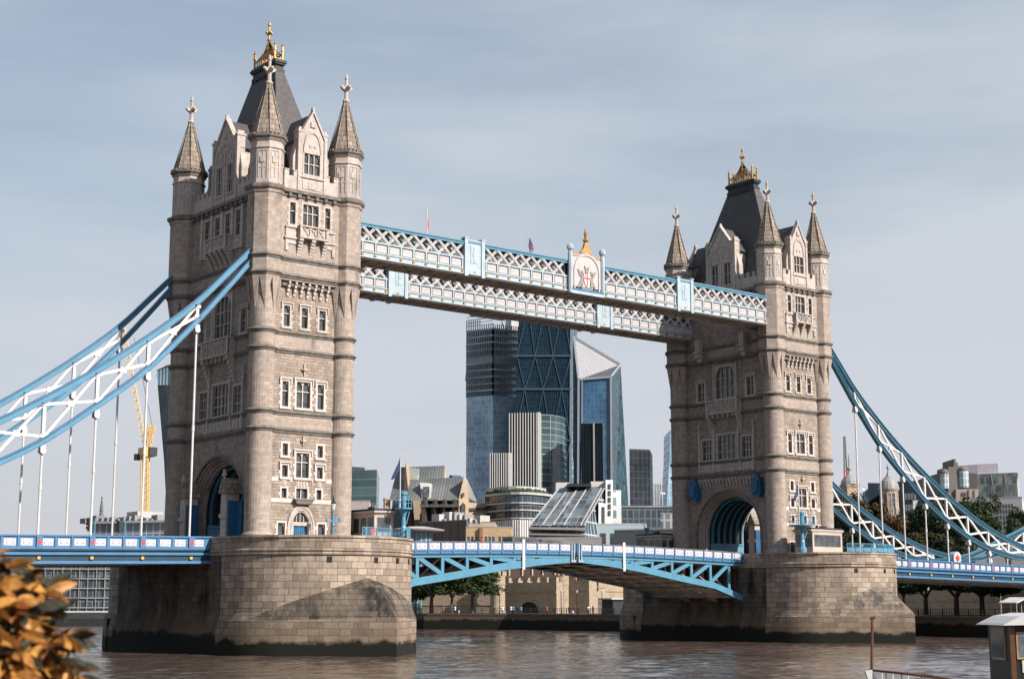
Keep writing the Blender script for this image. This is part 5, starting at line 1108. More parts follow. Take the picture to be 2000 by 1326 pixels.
for x in (753.5,758): p = q3(x,972,600); o.rings(p.x, p.y, [(.9,0),(.9,p.z-1),(1.1,p.z-.8),(.8,p.z)],6)
o.build('chimney', TAN, t)
# --- tan brick blocks behind the lifting span
OCH = masonry('ochre_brick', (.45,.315,.185), (.38,.27,.16), (.32,.24,.16), 1.2, .5, stain=.1, ms=.02, bmp=.1)
BRN = plain('shaded_brick_brown', (.10,.078,.064), .7, 0, .2, .2)  # shaded side of the tan brick, its shade put into the colour
t, Q, h = bld('brick_block', 'windowless block coloured dark as the shaded brick wall behind the nearer drawbridge leaf', [(818,470),(911,455),(916,490),(824,500)], 1021, BRN, GREYR)
fins(t, Q, 0, 0, h, 3.2, .12, .1, DTN, 'panel_joint')
def wingrid(t, P, Q2, rows, z0, dz, hz, us, wu, mat, fr=None):
    for k in range(rows):
        for u in us:
            o = M(); rect_on(o, P, Q2, u-wu*.14, u+wu*1.14, z0-k*dz-.2, z0-k*dz+hz+.2, .08); f = o.build('window', fr or PALE, t); o = M(); rect_on(o, P, Q2, u, u+wu, z0-k*dz, z0-k*dz+hz, .14); o.build('pane', GLS, f)
t, Q, h = bld('brick_block', 'sunlit ochre brick block with small windows behind the nearer drawbridge leaf', [(910,452),(999,452),(1003,480),(914,485)], 1030, OCH, GREYR)
wingrid(t, Q[0], Q[1], 2, h-4.2, 4.0, 1.7, (.05,.13,.21,.43,.51,.59,.73,.81), .045, GLS)
o = M(); rect_on(o, Q[0], Q[1], .30, .37, 0, h, .9); o.build('pier_strip', plain('brown_pier', (.22,.12,.07), .7), t)
t, Q, h = bld('brick_block', 'paler tan block with rooftop plant behind the ochre brick one', [(866,500),(966,500),(972,530),(868,530)], 1020, plain('buff_wall', (.40,.30,.21), .8, 0, .15, .2), GREYR)
o = M()
for i in range(9): x, y = Q[0][0]+(Q[1][0]-Q[0][0])*(i+.5)/10, Q[0][1]+(Q[1][1]-Q[0][1])*(i+.5)/10; o.box(x-2,x+2,y+1,y+5,h,h+rnd.uniform(1,3.4), i % 2)
o.build('roof_plant', [PALE, GREYR], t)
t = thing('glass_pavilion', 'round glass pavilion with a thin pale disc roof, just right of the nearer pier', 'pavilion', (*xy(814,356),2.5)); z1 = zz(1037,814,356)-2.5; o = M(); o.rings(0,0,[(3.4,z1-6),(3.4,z1)],24); o.rings(0,0,[(1.2,0),(1.2,z1-6)],12); o.build('drum', facade('drum_glass', (.05,.13,.17), (.3,.36,.4), 1.2, 20, .12, .15), t); o = M(); o.rings(0,0,[(3.6,z1-.3),(6.0,z1),(6.2,z1+.35),(2.0,z1+1.0)],28); o.build('disc_roof', PALE, t)
# --- tower under construction
t = thing('skyscraper', 'unfinished skyscraper with bare floors above blue glass, behind the gap between the bridge towers', 'skyscraper', (*xy(955,1300),2.5)); b0 = Vector((*xy(955,1300),2.5)); D = 1300
g = lambda x, y, e=0: G(x,y,D+e)-b0
BG = facade('bishop_glass', (.27,.42,.56), (.42,.50,.56), 1.9, 4.3, .30, .16, .30, vs=1.5, spec=.8)
o = M(); Z = g(909,776).z; fp = [g(909,1180),g(962,1180,-14),g(1012,1180,0),g(1012,1180,50),g(909,1180,50)]; fp2 = [(p.x,p.y) for p in fp]; edges(o, fp2, 0, Z, 0); o.face([(*p,Z) for p in fp2]); o.build('glazed_shaft', BG, t)
o = M(); ztop = g(915,640).z; nfl = 10
for i in range(nfl):
    z = Z+4+(ztop-Z-2)*i/nfl; k = 1.0+(.05 if i in (7,3) else 0); q_ = [(x*k+rnd.uniform(-.8,.8),y*k) for x,y in fp2]; edges(o, q_, z, z+1.2, 0); o.face([(*p,z) for p in q_], 1); o.face([(*p,z+1.2) for p in q_], 0)
o.build('bare_floor', [plain('raw_slab', (.34,.40,.43), .8, 0, .3, .05), plain('slab_soffit', (.34,.42,.48), .8, 0, .3, .05)], t)
o = M(); o.prism([(x*.42+3,y*.42+8) for x,y in fp2], Z, ztop-14); o.build('inner_floors', plain('pale_blue_core', (.34,.42,.48), .7, 0, .3, .05), t)  # one even pale blue-grey on the inner core
o = M()
for i in range(13):
    for (a, b) in ((fp2[0],fp2[1]),(fp2[1],fp2[2])):
        x, y = a[0]+(b[0]-a[0])*i/12, a[1]+(b[1]-a[1])*i/12; o.box(x-.35,x+.35,y-.35,y+.35,Z,ztop+(6 if i < 7 and a is fp2[0] else 1))
for k in range(4):
    z = ztop+1+k*2.6; a, b = Vector(fp2[0]), Vector(fp2[1]); o.bar((a.x,a.y,z),(b.x,b.y,z),.5,.5)
o.build('scaffold', plain('scaffold_grey', (.20,.24,.27), .6), t)
o = M(); o.prism([(x*1.02,y*1.02) for x,y in fp2], Z+28, Z+33); o.build('sheeting_band', plain('sheeting', (.24,.28,.31), .7), t)
o = M(); p = g(1000,620,28); o.box(p.x-4,p.x+4,p.y-4,p.y+4,Z,p.z); o.build('concrete_core', PALE, t)
o = M(); p, q = g(988,655), g(980,628); o.tube((p.x,p.y,ztop),p,.8,.8,5); o.tube(p, q, .6, .4, 5); o.tube(p, g(992,650), .8, .8, 5); o.build('site_crane', DRK, t)
# --- wedge-shaped tower
LG = facade('wedge_glass', (.004,.015,.028), (.009,.027,.043), 1.6, 4.0, .30, .22, .5, vs=1.2, spec=.16)
t = thing('skyscraper', 'dark teal wedge-shaped glass skyscraper with diagonal bracing, its top behind the walkways', 'skyscraper', (*xy(1055,1240),2.5)); b0 = Vector((*xy(1055,1240),2.5)); D = 1240
g = lambda x, y, e=0: G(x,y,D+e)-b0
o = M(); fr = [(988,1180),(1112,1180),(1116,590),(1015,590)]; F4 = [g(*p) for p in fr]; BK = [g(1000,1180,60),g(1130,1180,40),g(1128,590,40),g(1022,590,60)]
o.face(F4); o.face([F4[0],F4[3],BK[3],BK[0]]); o.face([F4[2],F4[3],BK[3],BK[2]]); o.face(BK); o.build('facade', LG, t)
o = M(); o.face([F4[1],BK[1],BK[2],F4[2]]); o.build('side_facade', facade('core_side', (.05,.10,.13), (.30,.34,.37), 9, 7, .5, .3), t)
o = M(); BR = plain('brace_steel', (.028,.058,.085), .5)
lv = [600,695,760,860,955]
def seg(xa, ya, xb, yb, w_=.6, e=-.4): o.bar(g(xa,ya,e), g(xb,yb,e), w_, w_, up=HD)
def lerp_x(y, f): k = (1180-y)/590; l = 988+27*k; r_ = 1112+4*k; return l+(r_-l)*f
for i, (ya, yb) in enumerate(zip(lv, lv[1:])):
    for k in range(3):
        f0, f1, f2 = k/3, (k+.5)/3, (k+1)/3
        if i % 2: seg(lerp_x(ya,f0),ya,lerp_x(yb,f1),yb); seg(lerp_x(ya,f2),ya,lerp_x(yb,f1),yb)
        else: seg(lerp_x(yb,f0),yb,lerp_x(ya,f1),ya); seg(lerp_x(yb,f2),yb,lerp_x(ya,f1),ya)
for y in lv[1:4]: seg(lerp_x(y,0),y,lerp_x(y,1),y,1.6)
o.build('diagonal_brace', BR, t)
o = M(); seg(1112.6,1180,1116.6,590,2.2,.5); o.bar(g(1125,1180,20),g(1124,590,20),1.6,1.6,up=HD); o.build('corner_post', plain('corner_steel', (.14,.18,.21), .4), t)
# --- stepped insurance tower with white ribs
WG = facade('willis_glass', (.035,.06,.07), (.14,.17,.17), 7.5, 4.6, .30, .12, .4)
t = thing('office_tower', 'grey stepped office tower with white vertical ribs and a curved glass end', 'office tower', (*xy(1030,1080),2.5)); b0 = Vector((*xy(1030,1080),2.5)); D = 1080
g = lambda x, y, e=0: G(x,y,D+e)-b0
z1 = g(1000,810).z; z2 = g(960,888).z
fp = [g(995,1180),g(1054,1180,-4),g(1060,1180,-3),g(1080,1180,0),g(1096,1180,8),g(1105,1180,18),g(1108,1180,30),g(1000,1180,34)]; F2 = [(p.x,p.y) for p in fp]
o = M(); edges(o, F2, 0, z1, 0); o.face([(*p,z1) for p in F2]); o.build('glazed_shaft', WG, t)
DKG = plain('rib_gap', (.012,.018,.022), .3); RIB = plain('white_rib', (.46,.455,.45), .5, 0, .06, .2)
def ribs(a, b, z, n, nm_='rib'):
    o = M(); o.hexa([(a[0],a[1],0),(b[0],b[1],0),(b[0]-HD.x*.8,b[1]-HD.y*.8,0),(a[0]-HD.x*.8,a[1]-HD.y*.8,0),(a[0],a[1],z),(b[0],b[1],z),(b[0]-HD.x*.8,b[1]-HD.y*.8,z),(a[0]-HD.x*.8,a[1]-HD.y*.8,z)]); o.build('dark_glazing', DKG, t)
    o = M()
    for i in range(n+1):
        p = Vector(a)+(Vector(b)-Vector(a))*i/n; p = V(p.x-HD.x*1.2,p.y-HD.y*1.2,0); wv = .30 if i < n else 1.2; o.hexa([p-RT*wv-HD*.8,p+RT*wv-HD*.8,p+RT*wv+HD*.6,p-RT*wv+HD*.6]+[q_+V(0,0,z+1) for q_ in (p-RT*wv-HD*.8,p+RT*wv-HD*.8,p+RT*wv+HD*.6,p-RT*wv+HD*.6)])
    o.build(nm_, RIB, t)
ribs(F2[0], F2[1], z1, 11)
fq = [g(957,1180,-1),g(997,1180,-2),g(997,1180,30),g(957,1180,30)]; o = M(); F3 = [(p.x,p.y) for p in fq]; edges(o, F3, 0, z2, 0); o.face([(*p,z2) for p in F3]); o.build('low_step', DKG, t); ribs(F3[0], F3[1], z2, 9)
# --- scalpel
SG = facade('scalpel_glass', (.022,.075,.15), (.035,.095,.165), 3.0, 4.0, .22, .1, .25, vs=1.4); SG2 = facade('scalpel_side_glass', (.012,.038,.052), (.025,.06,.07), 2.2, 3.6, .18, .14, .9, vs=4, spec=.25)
t = thing('skyscraper', 'blue glass skyscraper cut to a sharp slanting top with a pale ribbed triangle', 'skyscraper', (*xy(1165,1130),2.5)); b0 = Vector((*xy(1165,1130),2.5)); D = 1130
g = lambda x, y, e=0: G(x,y,D+e)-b0
o = M(); o.face([g(1128,1180),g(1196,1180),g(1193,736),g(1130,741)]); o.build('front_facade', SG, t)
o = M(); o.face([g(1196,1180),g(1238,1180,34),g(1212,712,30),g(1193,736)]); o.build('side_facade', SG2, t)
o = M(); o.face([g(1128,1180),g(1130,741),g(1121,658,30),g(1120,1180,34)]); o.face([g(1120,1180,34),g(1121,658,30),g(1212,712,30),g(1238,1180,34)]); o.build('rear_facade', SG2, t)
o = M(); o.face([g(1130,741),g(1121,658,30),g(1212,712,30)]); o.build('slanting_top', plain('pale_louvre', (.36,.36,.38), .5, 0, .05, .1), t)
o = M(); o.face([g(1130,741,.2),g(1193,736,.2),g(1212,712,30.2)]); o.build('dark_notch', GLS, t)
o = M()
for i in range(1, 15): f = i/15; a = g(1121,658,29)*(1-f)+g(1130,741,-1)*f; b = g(1212,712,29)*(1-f)+g(1130,741,-1)*f if False else g(1121,658,29)+(g(1212,712,29)-g(1121,658,29))*(1-f)+(g(1130,741,-1)-g(1121,658,29))*f; o.bar(a, b, .35, .35, up=HD)
o.build('louvre', plain('louvre_line', (.28,.29,.31), .5), t)
o = M()
for p, q in (((1121,658,29),(1212,712,29)),((1130,741,-1),(1193,736,-1)),((1193,736,-1),(1212,712,29)),((1121,658,29),(1130,741,-1)),((1128,1180,-1),(1130,741,-1)),((1196,1180,-1),(1193,736,-1)),((1121,900,30),(1121,658,30))): o.bar(g(*p), g(*q), 1.5, 1.5, up=HD)
o.bar(g(1136,1180,-1),g(1137,742,-1),.8,.8,up=HD); o.build('edge_frame', plain('edge_steel', (.20,.23,.27), .4), t)
t, Q, h = bld('office_tower', 'slim black block added for a reflection, with one pale stripe, against the blue slanted skyscraper', [(1135,1060),(1177,1056),(1180,1080),(1136,1082)], 827, facade('reflection_ribs', (.004,.009,.013), (.010,.018,.022), 2.0, 200, .35, .25, .2, .15), GREYR)  # added block: a reflection in the slanted glass built as a solid
o = M(); rect_on(o, Q[0], Q[1], .56, .62, 0, h, .6); o.build('reflected_stripe', PALE, t)
# --- dark boxes to the right
t, Q, h = bld('office_tower', 'dark grey glass box tower right of the blue slanted skyscraper', [(1229,960),(1269,964),(1274,1000),(1235,1000)], 877, facade('grey_box', (.018,.025,.034), (.035,.042,.05), 3.0, 4.2, .3, .3, .25, .2), GREYR)
bands(t, Q, [h-9.5], .6, .4, DKG)
bld('office_tower', 'small pale grey ribbed tower on the skyline beside the dark box tower', [(1270,1380),(1291,1380),(1291,1400),(1270,1400)], 946, facade('ribbed_grey', (.20,.23,.26), (.30,.33,.36), 2.2, 60, .6, .4), GREYR)
t = thing('skyscraper', 'pale blue glass skyscraper edge peeping out left of the farther bridge tower', 'skyscraper', (*xy(1330,1000),2.5)); b0 = Vector((*xy(1330,1000),2.5)); g = lambda x, y, e=0: G(x,y,1000+e)-b0
o = M(); o.extr([g(1299,1180),g(1370,1180),g(1360,840),g(1308.5,840),g(1307.5,900),g(1302,985)], HD*40); o.build('facade', facade('pale_blue_glass', (.22,.36,.48), (.34,.46,.56), 3, 5, .3, .15, .2), t)
t = thing('lighting_mast', 'thin floodlight mast on the skyline left of the farther bridge tower', 'mast', (*xy(1297,800),2.5)); z1 = zz(961,1297,800)-2.5; o = M(); o.tube((0,0,0),(0,0,z1),.5,.35,6); o.build('pole', PALE, t); o = M(); o.box(-2,2,-.3,.3,z1-1,z1); o.build('head_frame', PALE, t)
t = thing('tower_crane', 'faint pale blue crane jib leaning on the skyline left of the unfinished skyscraper', 'crane', (*xy(890,1250),2.5)); b0 = Vector((*xy(890,1250),2.5)); g = lambda x, y: G(x,y,1250)-b0
o = M(); p = g(890,932); o.tube((p.x,p.y,0),p,1.4,1.4,6); o.box(p.x-5,p.x+4,p.y-2,p.y+2,p.z-1.5,p.z+1.5); o.build('tower_mast', plain('crane_blue', (.04,.10,.20), .6), t); o = M(); lattice(o, g(890,930), g(905,865), 1.6, 10, .4); o.build('jib', plain('jib_pale', (.45,.50,.56), .6), t)
# --- curved glass building with white fins
t = thing('office_block', 'curved dark glass office block with white floor bands and a roof garden', 'building', (*xy(1015,600),2.5)); b0 = Vector((*xy(1015,600),2.5)); D = 600; g = lambda x, y, e=0: G(x,y,D+e)-b0
fp = [g(955+i*15,1180,14*((i-4)/4)**2-4) for i in range(9)]+[g(1078,1180,50),g(955,1180,50)]; F2 = [(p.x,p.y) for p in fp]; h = g(1015,966).z
o = M(); edges(o, F2, 0, h, 0); o.face([(*p,h) for p in F2]); o.build('wall', facade('curve_glass', (.040,.055,.062), (.10,.13,.14), 2.0, 20, .18, .15, .5), t)
for zt_ in (984,998,1014): bands(t, F2, [g(1015,zt_).z], .5, .5, PALE)
bands(t, F2, [h-.1], .9, .6, PALE, 'cornice')
o = M()
for i in range(27): f = i/26*8; a = int(min(f,7)); p = Vector(F2[a])+(Vector(F2[a+1])-Vector(F2[a]))*(f-a); o.box(p.x-.35,p.x+.35,p.y-.6,p.y+.3,0,g(1015,1016).z)
o.build('white_fin', WHT, t)
o = M(); k = .985
for i in range(8): a, b = F2[i], F2[i+1]; o.hexa([(a[0]*k,a[1]*k+2,h),(b[0]*k,b[1]*k+2,h),(b[0]*k,b[1]*k+2.2,h),(a[0]*k,a[1]*k+2.2,h),(a[0]*k,a[1]*k+2,h+3.2),(b[0]*k,b[1]*k+2,h+3.2),(b[0]*k,b[1]*k+2.2,h+3.2),(a[0]*k,a[1]*k+2.2,h+3.2)])
o.build('roof_screen', PALE, t)
o = M()
for i in range(60): f = i/60*7.9; a = int(f); p = Vector(F2[a])+(Vector(F2[a+1])-Vector(F2[a]))*(f-a); s = rnd.uniform(.5,1.3); o.rings(p.x*.99,p.y*.99+1,[(s*.4,h+.6),(s,h+1.2),(s*.3,h+1.2+s)],5)
o.build('roof_planting', plain('planting', (.03,.05,.025), .9), t)
# --- sloping glass atrium building
t = thing('office_block', 'white office block with a great sloping glass wall, left of the farther bridge tower', 'building', (*xy(1115,500),2.5)); b0 = Vector((*xy(1115,500),2.5)); D = 500; g = lambda x, y, e=0: G(x,y,D+e)-b0
o = M(); o.face([g(1036,1024,0),g(1141,1026,-6),g(1182,950,22),g(1092,952,26)]); o.build('sloping_glass', facade('atrium_glass', (.095,.115,.13), (.20,.22,.24), 2.6, 3.6, .10, .12, .7, vs=3), t)
o = M()
for f in (.0,.22,.42,.62,.93,1.0): a = g(1036,1024,0)*(1-f)+g(1141,1026,-6)*f; b = g(1092,952,26)*(1-f)+g(1182,950,22)*f; o.bar(a-HD*.3, b-HD*.3, .3, .3)
for f in (.33,.66): a = g(1036,1024,0)*(1-f)+g(1092,952,26)*f; b = g(1141,1026,-6)*(1-f)+g(1182,950,22)*f; o.bar(a-HD*.3, b-HD*.3, .22, .22)
o.build('glazing_rib', PALE, t)
o = M(); o.extr([g(1036,1180,1),g(1141,1180,-5),g(1141,1027,-5),g(1036,1025,1)], HD*45); o.extr([g(1141,1060,-4),g(1180,1060,14),g(1181,953,23),g(1141,1027,-4)], HD*12); o.build('wall', facade('atrium_low', (.03,.06,.085), (.45,.46,.47), 3, 4.1, .25, .15), t)
o = M()
for a, b, c, d_ in ((1154,1183,940,24),(1086,1112,942,28)): o.extr([g(a,970,d_),g(b,970,d_),g(b,c,d_),g(a,c,d_)], HD*10)
o.extr([g(1183,1060,20),g(1197,1060,24),g(1197,937,24),g(1183,937,20)], HD*9); o.extr([g(1169,1060,10),g(1184,1060,18),g(1184,983,18),g(1169,981,10)], HD*6); o.build('white_gable', WHT, t)
o = M()
for k in range(5): o.extr([g(1188,955+k*13,21),g(1193,955+k*13,22.6),g(1193,945+k*13,22.6),g(1188,945+k*13,21)], HD*-.3)
o.extr([g(1175,1022,13),g(1181,1022,16),g(1181,990,16),g(1175,990,13)], HD*-.3); o.build('window_strip', GLS, t)
o = M(); o.extr([g(1034,1033,-8),g(1145,1035,-14),g(1145,1030,-14),g(1034,1029,-8)], HD*14); o.build('ledge', PALE, t); o = M(); o.extr([g(1034,1044,-9),g(1143,1046,-15),g(1143,1043,-15),g(1034,1041,-9)], HD*14); o.build('ledge', PALE, t); o = M(); o.extr([g(1108,944,20),g(1155,944,20),g(1155,950,20),g(1108,950,20)], HD*8); o.build('roof_plant', DRK, t)
bld('office_block', 'white and green glazed block behind the sloping glass building', [(1196,560),(1213,560),(1213,580),(1196,580)], 958, facade('white_green', (.25,.36,.36), (.68,.68,.67), 3.4, 4.6, .9, .2), PALE)
t, Q, h = bld('office_block', 'pale blue-white low block with dark square windows, left of the far pier cabin', [(1166,430),(1262,430),(1264,460),(1168,460)], 1024, plain('blue_white_wall', (.30,.37,.41), .6, 0, .1, .1), PALE)
for u in (.06,.27,.5,.72): o = M(); rect_on(o, Q[0], Q[1], u, u+.12, h-6, h-2.4, .1); o.build('window', GLS, t)
t, Q, h = bld('office_block', 'dark terraced block with rooftop plant below the dark box tower', [(1197,690),(1330,690),(1330,730),(1197,730)], 990, facade('terrace_dark', (.035,.05,.062), (.09,.115,.13), 2.6, 4.0, .3, .2), GREYR)
bands(t, Q, [h-.2], .8, .5, GREYR)
t, Q, h = bld('office_block', 'long low pale-roofed shed left of the farther bridge tower', [(1200,400),(1330,392),(1330,420),(1200,425)], 1036, plain('shed_wall', (.11,.125,.13), .7, 0, .1, .1), plain('shed_roof', (.34,.35,.35), .6))
bld('office_block', 'low grey riverside block behind the middle of the lifting span', [(998,430),(1175,425),(1175,450),(998,450)], 1052, plain('low_grey_wall', (.30,.29,.28), .8, 0, .25, .15), PALE)
t, Q, h = bld('office_block', 'low dark terrace block between the pale shed and the farther bridge tower', [(1290,560),(1340,560),(1340,590),(1290,590)], 1003, facade('lowdark', (.10,.11,.12), (.30,.31,.32), 2.4, 3.6, .4, .3), GREYR)
# ------------------------------------------------------------------ fortress on the far bank
FOR = masonry('fortress_stone', (.39,.31,.23), (.31,.245,.18), (.24,.19,.14), .9, .42, stain=.35, ms=.03, bmp=.5)
def fort_wall(label, a, b, ytop, D0, D1, thick, slits=(), cren=True, arch=None, z0=3.0):
    p, q = Vector(xy(a,D0)), Vector(xy(b,D1)); h = zz(ytop, a, D0)-z0; ln = (q-p).length; d = (q-p)/ln; n = Vector((d.y,-d.x))
    if n.dot(-HD.xy) < 0: n = -n
    t = thing('fortress_wall', label, 'castle wall', (p.x,p.y,z0)); F = lambda u,z,e: (d.x*u+n.x*e, d.y*u+n.y*e, z)
    o = M(); hs = [(ln*u-.28,ln*u+.28,zc-1.0,zc+1.0) for u, zc in slits]; o.wall(F, 0, ln, 0, h, hs, 0, .5); o.fbox(F, 0, ln, 0, h, -thick, -.5); o.face([F(0,h,0),F(ln,h,0),F(ln,h,-.5),F(0,h,-.5)]); o.face([F(0,0,0),F(0,0,-.5),F(0,h,-.5),F(0,h,0)]); o.face([F(ln,0,0),F(ln,0,-.5),F(ln,h,-.5),F(ln,h,0)])
    o.fbox(F, 0, ln, h-2.3, h-2.05, 0, .16); o.build('wall', FOR, t)
    if hs: o = M(); [o.fquad(F, *s, -.45) for s in hs]; o.build('arrow_slit', BLK, t)
    if cren:
        o = M(); k = max(2, int(ln/2.6)); w_ = ln/(2*k-1)
        for i in range(k): o.fbox(F, 2*i*w_, (2*i+1)*w_, h, h+1.1, -.8, .03)
        o.build('battlement', FOR, t)
    if arch:
        u = ln*arch; o = M(); P = [(u-3.0,0)]+[(u+3.0*math.cos(math.pi*(1-i/10)), .4+2.2*math.sin(math.pi*(1-i/10))) for i in range(11)]+[(u+3.0,0)]; o.fpoly(F, P, -.3, .06, 0); g_ = o.build('water_gate', BLK, t)
        o = M()
        for (ua,za),(ub,zb) in zip(P[1:-2], P[2:-1]): o.hexa([F(ua,za,0),F(ub,zb,0),F(u+(ub-u)*1.14,zb*1.16,0),F(u+(ua-u)*1.14,za*1.16,0),F(ua,za,.16),F(ub,zb,.16),F(u+(ub-u)*1.14,zb*1.16,.16),F(u+(ua-u)*1.14,za*1.16,.16)])
        o.build('gate_arch', FOR, g_)
    return t
def fort_tower(label, px, wpx, ytop, D, slit_z=(), z0=3.0):
    r = wpx/2/FPX*D*1.02; x, y = xy(px,D); h = zz(ytop,px,D)-z0; t = thing('fortress_tower', label, 'castle tower', (x,y,z0)); o = M()
    o.rings(0,0,[(r*1.1,0),(r,2.2),(r,h-3.0),(r*1.07,h-2.9),(r*1.07,h-2.6),(r*1.03,h-2.5),(r*1.03,h-.9)],24); o.build('drum', FOR, t)
    o = M()
    for i in range(9): a = i*2*math.pi/9; c = (r*.92*math.cos(a), r*.92*math.sin(a)); o.box(c[0]-r*.2,c[0]+r*.2,c[1]-r*.2,c[1]+r*.2,h-.9,h+.1)
    o.build('battlement', FOR, t); o = M()
    for z in slit_z:
        for k in (-.6,.35,1.0): a = math.atan2(-HD.y,-HD.x)+k; c, s = math.cos(a)*r, math.sin(a)*r; o.hexa([(c*1.005-s*e/r*.26,s*1.005+c*e/r*.26,zq) if f == 0 else (c*.97-s*e/r*.26,s*.97+c*e/r*.26,zq) for zq in (z-1,z+1) for e, f in ((-1,0),(1,0),(1,1),(-1,1))])
    o.build('arrow_slit', BLK, t); return t
fort_tower('left round castle tower seen under the lifting span, half in shadow', 972, 28, 1116, 352, (9.5,))
fort_tower('right round castle tower between the shaded and the sunlit fortress walls', 1097, 27, 1116, 352, (9.5,))
fort_wall('shaded fortress wall with the arched water gate, between the two round castle towers', 985, 1087, 1138, 361, 349, 3, [(.07,12-2.5),(.33,9.5),(.52,9.5),(.72,9.5),(.95,9.5)], arch=.49)
fort_wall('sunlit fortress wall right of the right round castle tower', 1109, 1151, 1133, 353, 350, 3, [(.15,13.6),(.28,9),(.75,9)])
t = fort_wall('tall pale sunlit fortress block at the right end under the lifting span', 1153, 1182, 1127, 354, 358, 12, [(.5,6)], cren=False)
fort_wall('sunlit battlemented wall behind the tall pale fortress block', 1180, 1225, 1135, 358, 364, 4, [(.5,10)])
fort_wall('low dark battlemented wall in front of the pale fortress block', 1168, 1225, 1178, 340, 338, 2)
fort_wall('shaded fortress wall behind the two riverside trees', 800, 962, 1162, 362, 356, 3, [(.75,5),(.9,5)])
fort_wall('rubble fortress wall behind the tree trunks under the farther road span', 1745, 1955, 1152, 320, 305, 3, [])
fort_wall('sunlit end of the rubble fortress wall at the far right', 1956, 2080, 1146, 300, 292, 3, [])
BRK = plain('dark_brick', (.075,.05,.042), .85, 0, .25, .3)
t, Q, h = bld('fortress_house', 'dark brick house with white sash windows behind the shaded fortress wall', [(988,378),(1090,378),(1090,395),(988,395)], 1106, BRK, plain('tiled_roof', (.06,.045,.04), .8)); wingrid(t, Q[0], Q[1], 2, h-6, 4.6, 2.2, (.07,.22,.47,.58,.78), .05, GLS, WHT)
o = M()
for u in (.1,.42,.72,.95): x = Q[0][0]+(Q[1][0]-Q[0][0])*u; y = Q[0][1]+(Q[1][1]-Q[0][1])*u; o.box(x-.7,x+.7,y-3.7,y-2.5,h-7.0,h-3.4)
o.build('chimney', FOR, t)
t, Q, h = bld('fortress_house', 'white-windowed grey house between the trees and the left round castle tower', [(935,366),(966,366),(966,380),(935,380)], 1128, BRK, GREYR); wingrid(t, Q[0], Q[1], 2, h-5.2, 5, 2.8, (.68,), .2, GLS, WHT)
# kiosk, barrier fence and lamps on the quay
t = thing('kiosk', 'small kiosk with a pale flat roof at the farther pier end of the fortress quay', 'kiosk', at(1205,325,3.0)); o = M(); o.box(-2.6,2.6,-1.6,1.6,0,3.0); o.build('wall', DRK, t); o = M(); o.box(-3.4,3.2,-2.1,2.1,3.0,3.3); o.build('roof', PALE, t)
def quay_fence(a, b, Da, Db, label):
    p, q = Vector(at(a,Da,3.05)), Vector(at(b,Db,3.05)); t = thing('quay_fence', label, 'fence', p); ln = (q-p).length; n = int(ln/2.4); o = M(); d = q-p
    for i in range(n+1): o.bar(d*i/n, d*i/n+V(0,0,1.25), .12, .12)
    o.build('post', BLK, t); o = M(); [o.bar(V(0,0,z), d+V(0,0,z), .07, .07) for z in (.25,.75,1.2)]; k = int(ln/.45); [o.bar(d*i/k, d*i/k+V(0,0,1.2), .05, .05) for i in range(k)]; o.build('rail', BLK, t)
quay_fence(800,1200,320,322,'black iron railing along the quay in front of the fortress')
quay_fence(1745,2050,268,246,'black iron railing along the quay under the farther road span')
for px, D, lb in ((976,330,'first thin black lamp post on the fortress quay, by the left round tower'),(1096,330,'thin black lamp post on the fortress quay, by the right round tower'),(1127,330,'thin black lamp post on the fortress quay, before the sunlit wall'),(1176,330,'thin black lamp post on the fortress quay, before the low dark wall')):
    t = thing('lamp_post', lb, 'lamp post', at(px,D,3.0)); o = M(); o.rings(0,0,[(.16,0),(.1,.8),(.07,4.3)],6); o.build('post', BLK, t); o = M(); o.rings(0,0,[(.1,4.3),(.24,4.75),(.05,5.0)],6); o.build('lantern', PALE, t)
# ------------------------------------------------------------------ White Tower turrets and the buildings at right
RUBL = masonry('tower_rubble', (.48,.36,.26), (.20,.155,.12), (.30,.23,.18), .9, .6, stain=.4, ms=.06, bmp=.8)
LED = plain('lead_dome', (.22,.22,.22), .55, 0, .2, .5)
t = thing('castle_keep', 'old keep turret with a round rubble drum and a grey onion-shaped lead dome and weathervane', 'castle turret', (*xy(1745,470),2.5)); D = 470; z = lambda y: zz(y,1745,D)-2.5; r = 18/FPX*D
o = M(); o.rings(0,0,[(r,0),(r,z(960)),(r*1.05,z(959)),(r*1.08,z(956))],20); o.build('drum', RUBL, t); o = M(); o.rings(0,0,[(r*1.12,z(957)),(r*1.12,z(954)),(r*1.03,z(946)),(r*.86,z(940)),(r*.55,z(935)),(r*.26,z(930)),(r*.10,z(923)),(r*.05,z(917)),(r*.18,z(915)),(r*.16,z(912)),(r*.03,z(909)),(.08,z(905))],16); o.bar((-.9,0,z(907)),(.9,0,z(907)),.12,.12); o.build('dome', LED, t)
for k, y in ((-.1,970),(-.1,983),(.0,996),(.75,1000),(-1.0,972),(-1.0,986)):
    a = math.atan2(-HD.y,-HD.x)+k+.35; c, s = math.cos(a), math.sin(a); Fw = lambda u,zq,e: (c*(r+e)-s*u, s*(r+e)+c*u, zq); o = M(); P = [(-.5,z(y)-1.1),(.5,z(y)-1.1)]+[(.5*math.cos(math.pi*i/6),z(y)+.6+.5*math.sin(math.pi*i/6)) for i in range(7)]; o.fpoly(Fw, [(u*1.5,(zq-z(y))*1.2+z(y)) for u,zq in P], -.3, .05); f = o.build('window', LST, t); o = M(); o.fpoly(Fw, P, -.2, .09); o.build('pane', GLS, f)
t = thing('castle_keep', 'square keep turret with a grey lead cap, beside the farther bridge tower', 'castle turret', (*xy(1668,480),2.5)); D = 480; z = lambda y: zz(y,1668,D)-2.5; r = 14/FPX*D*1.3
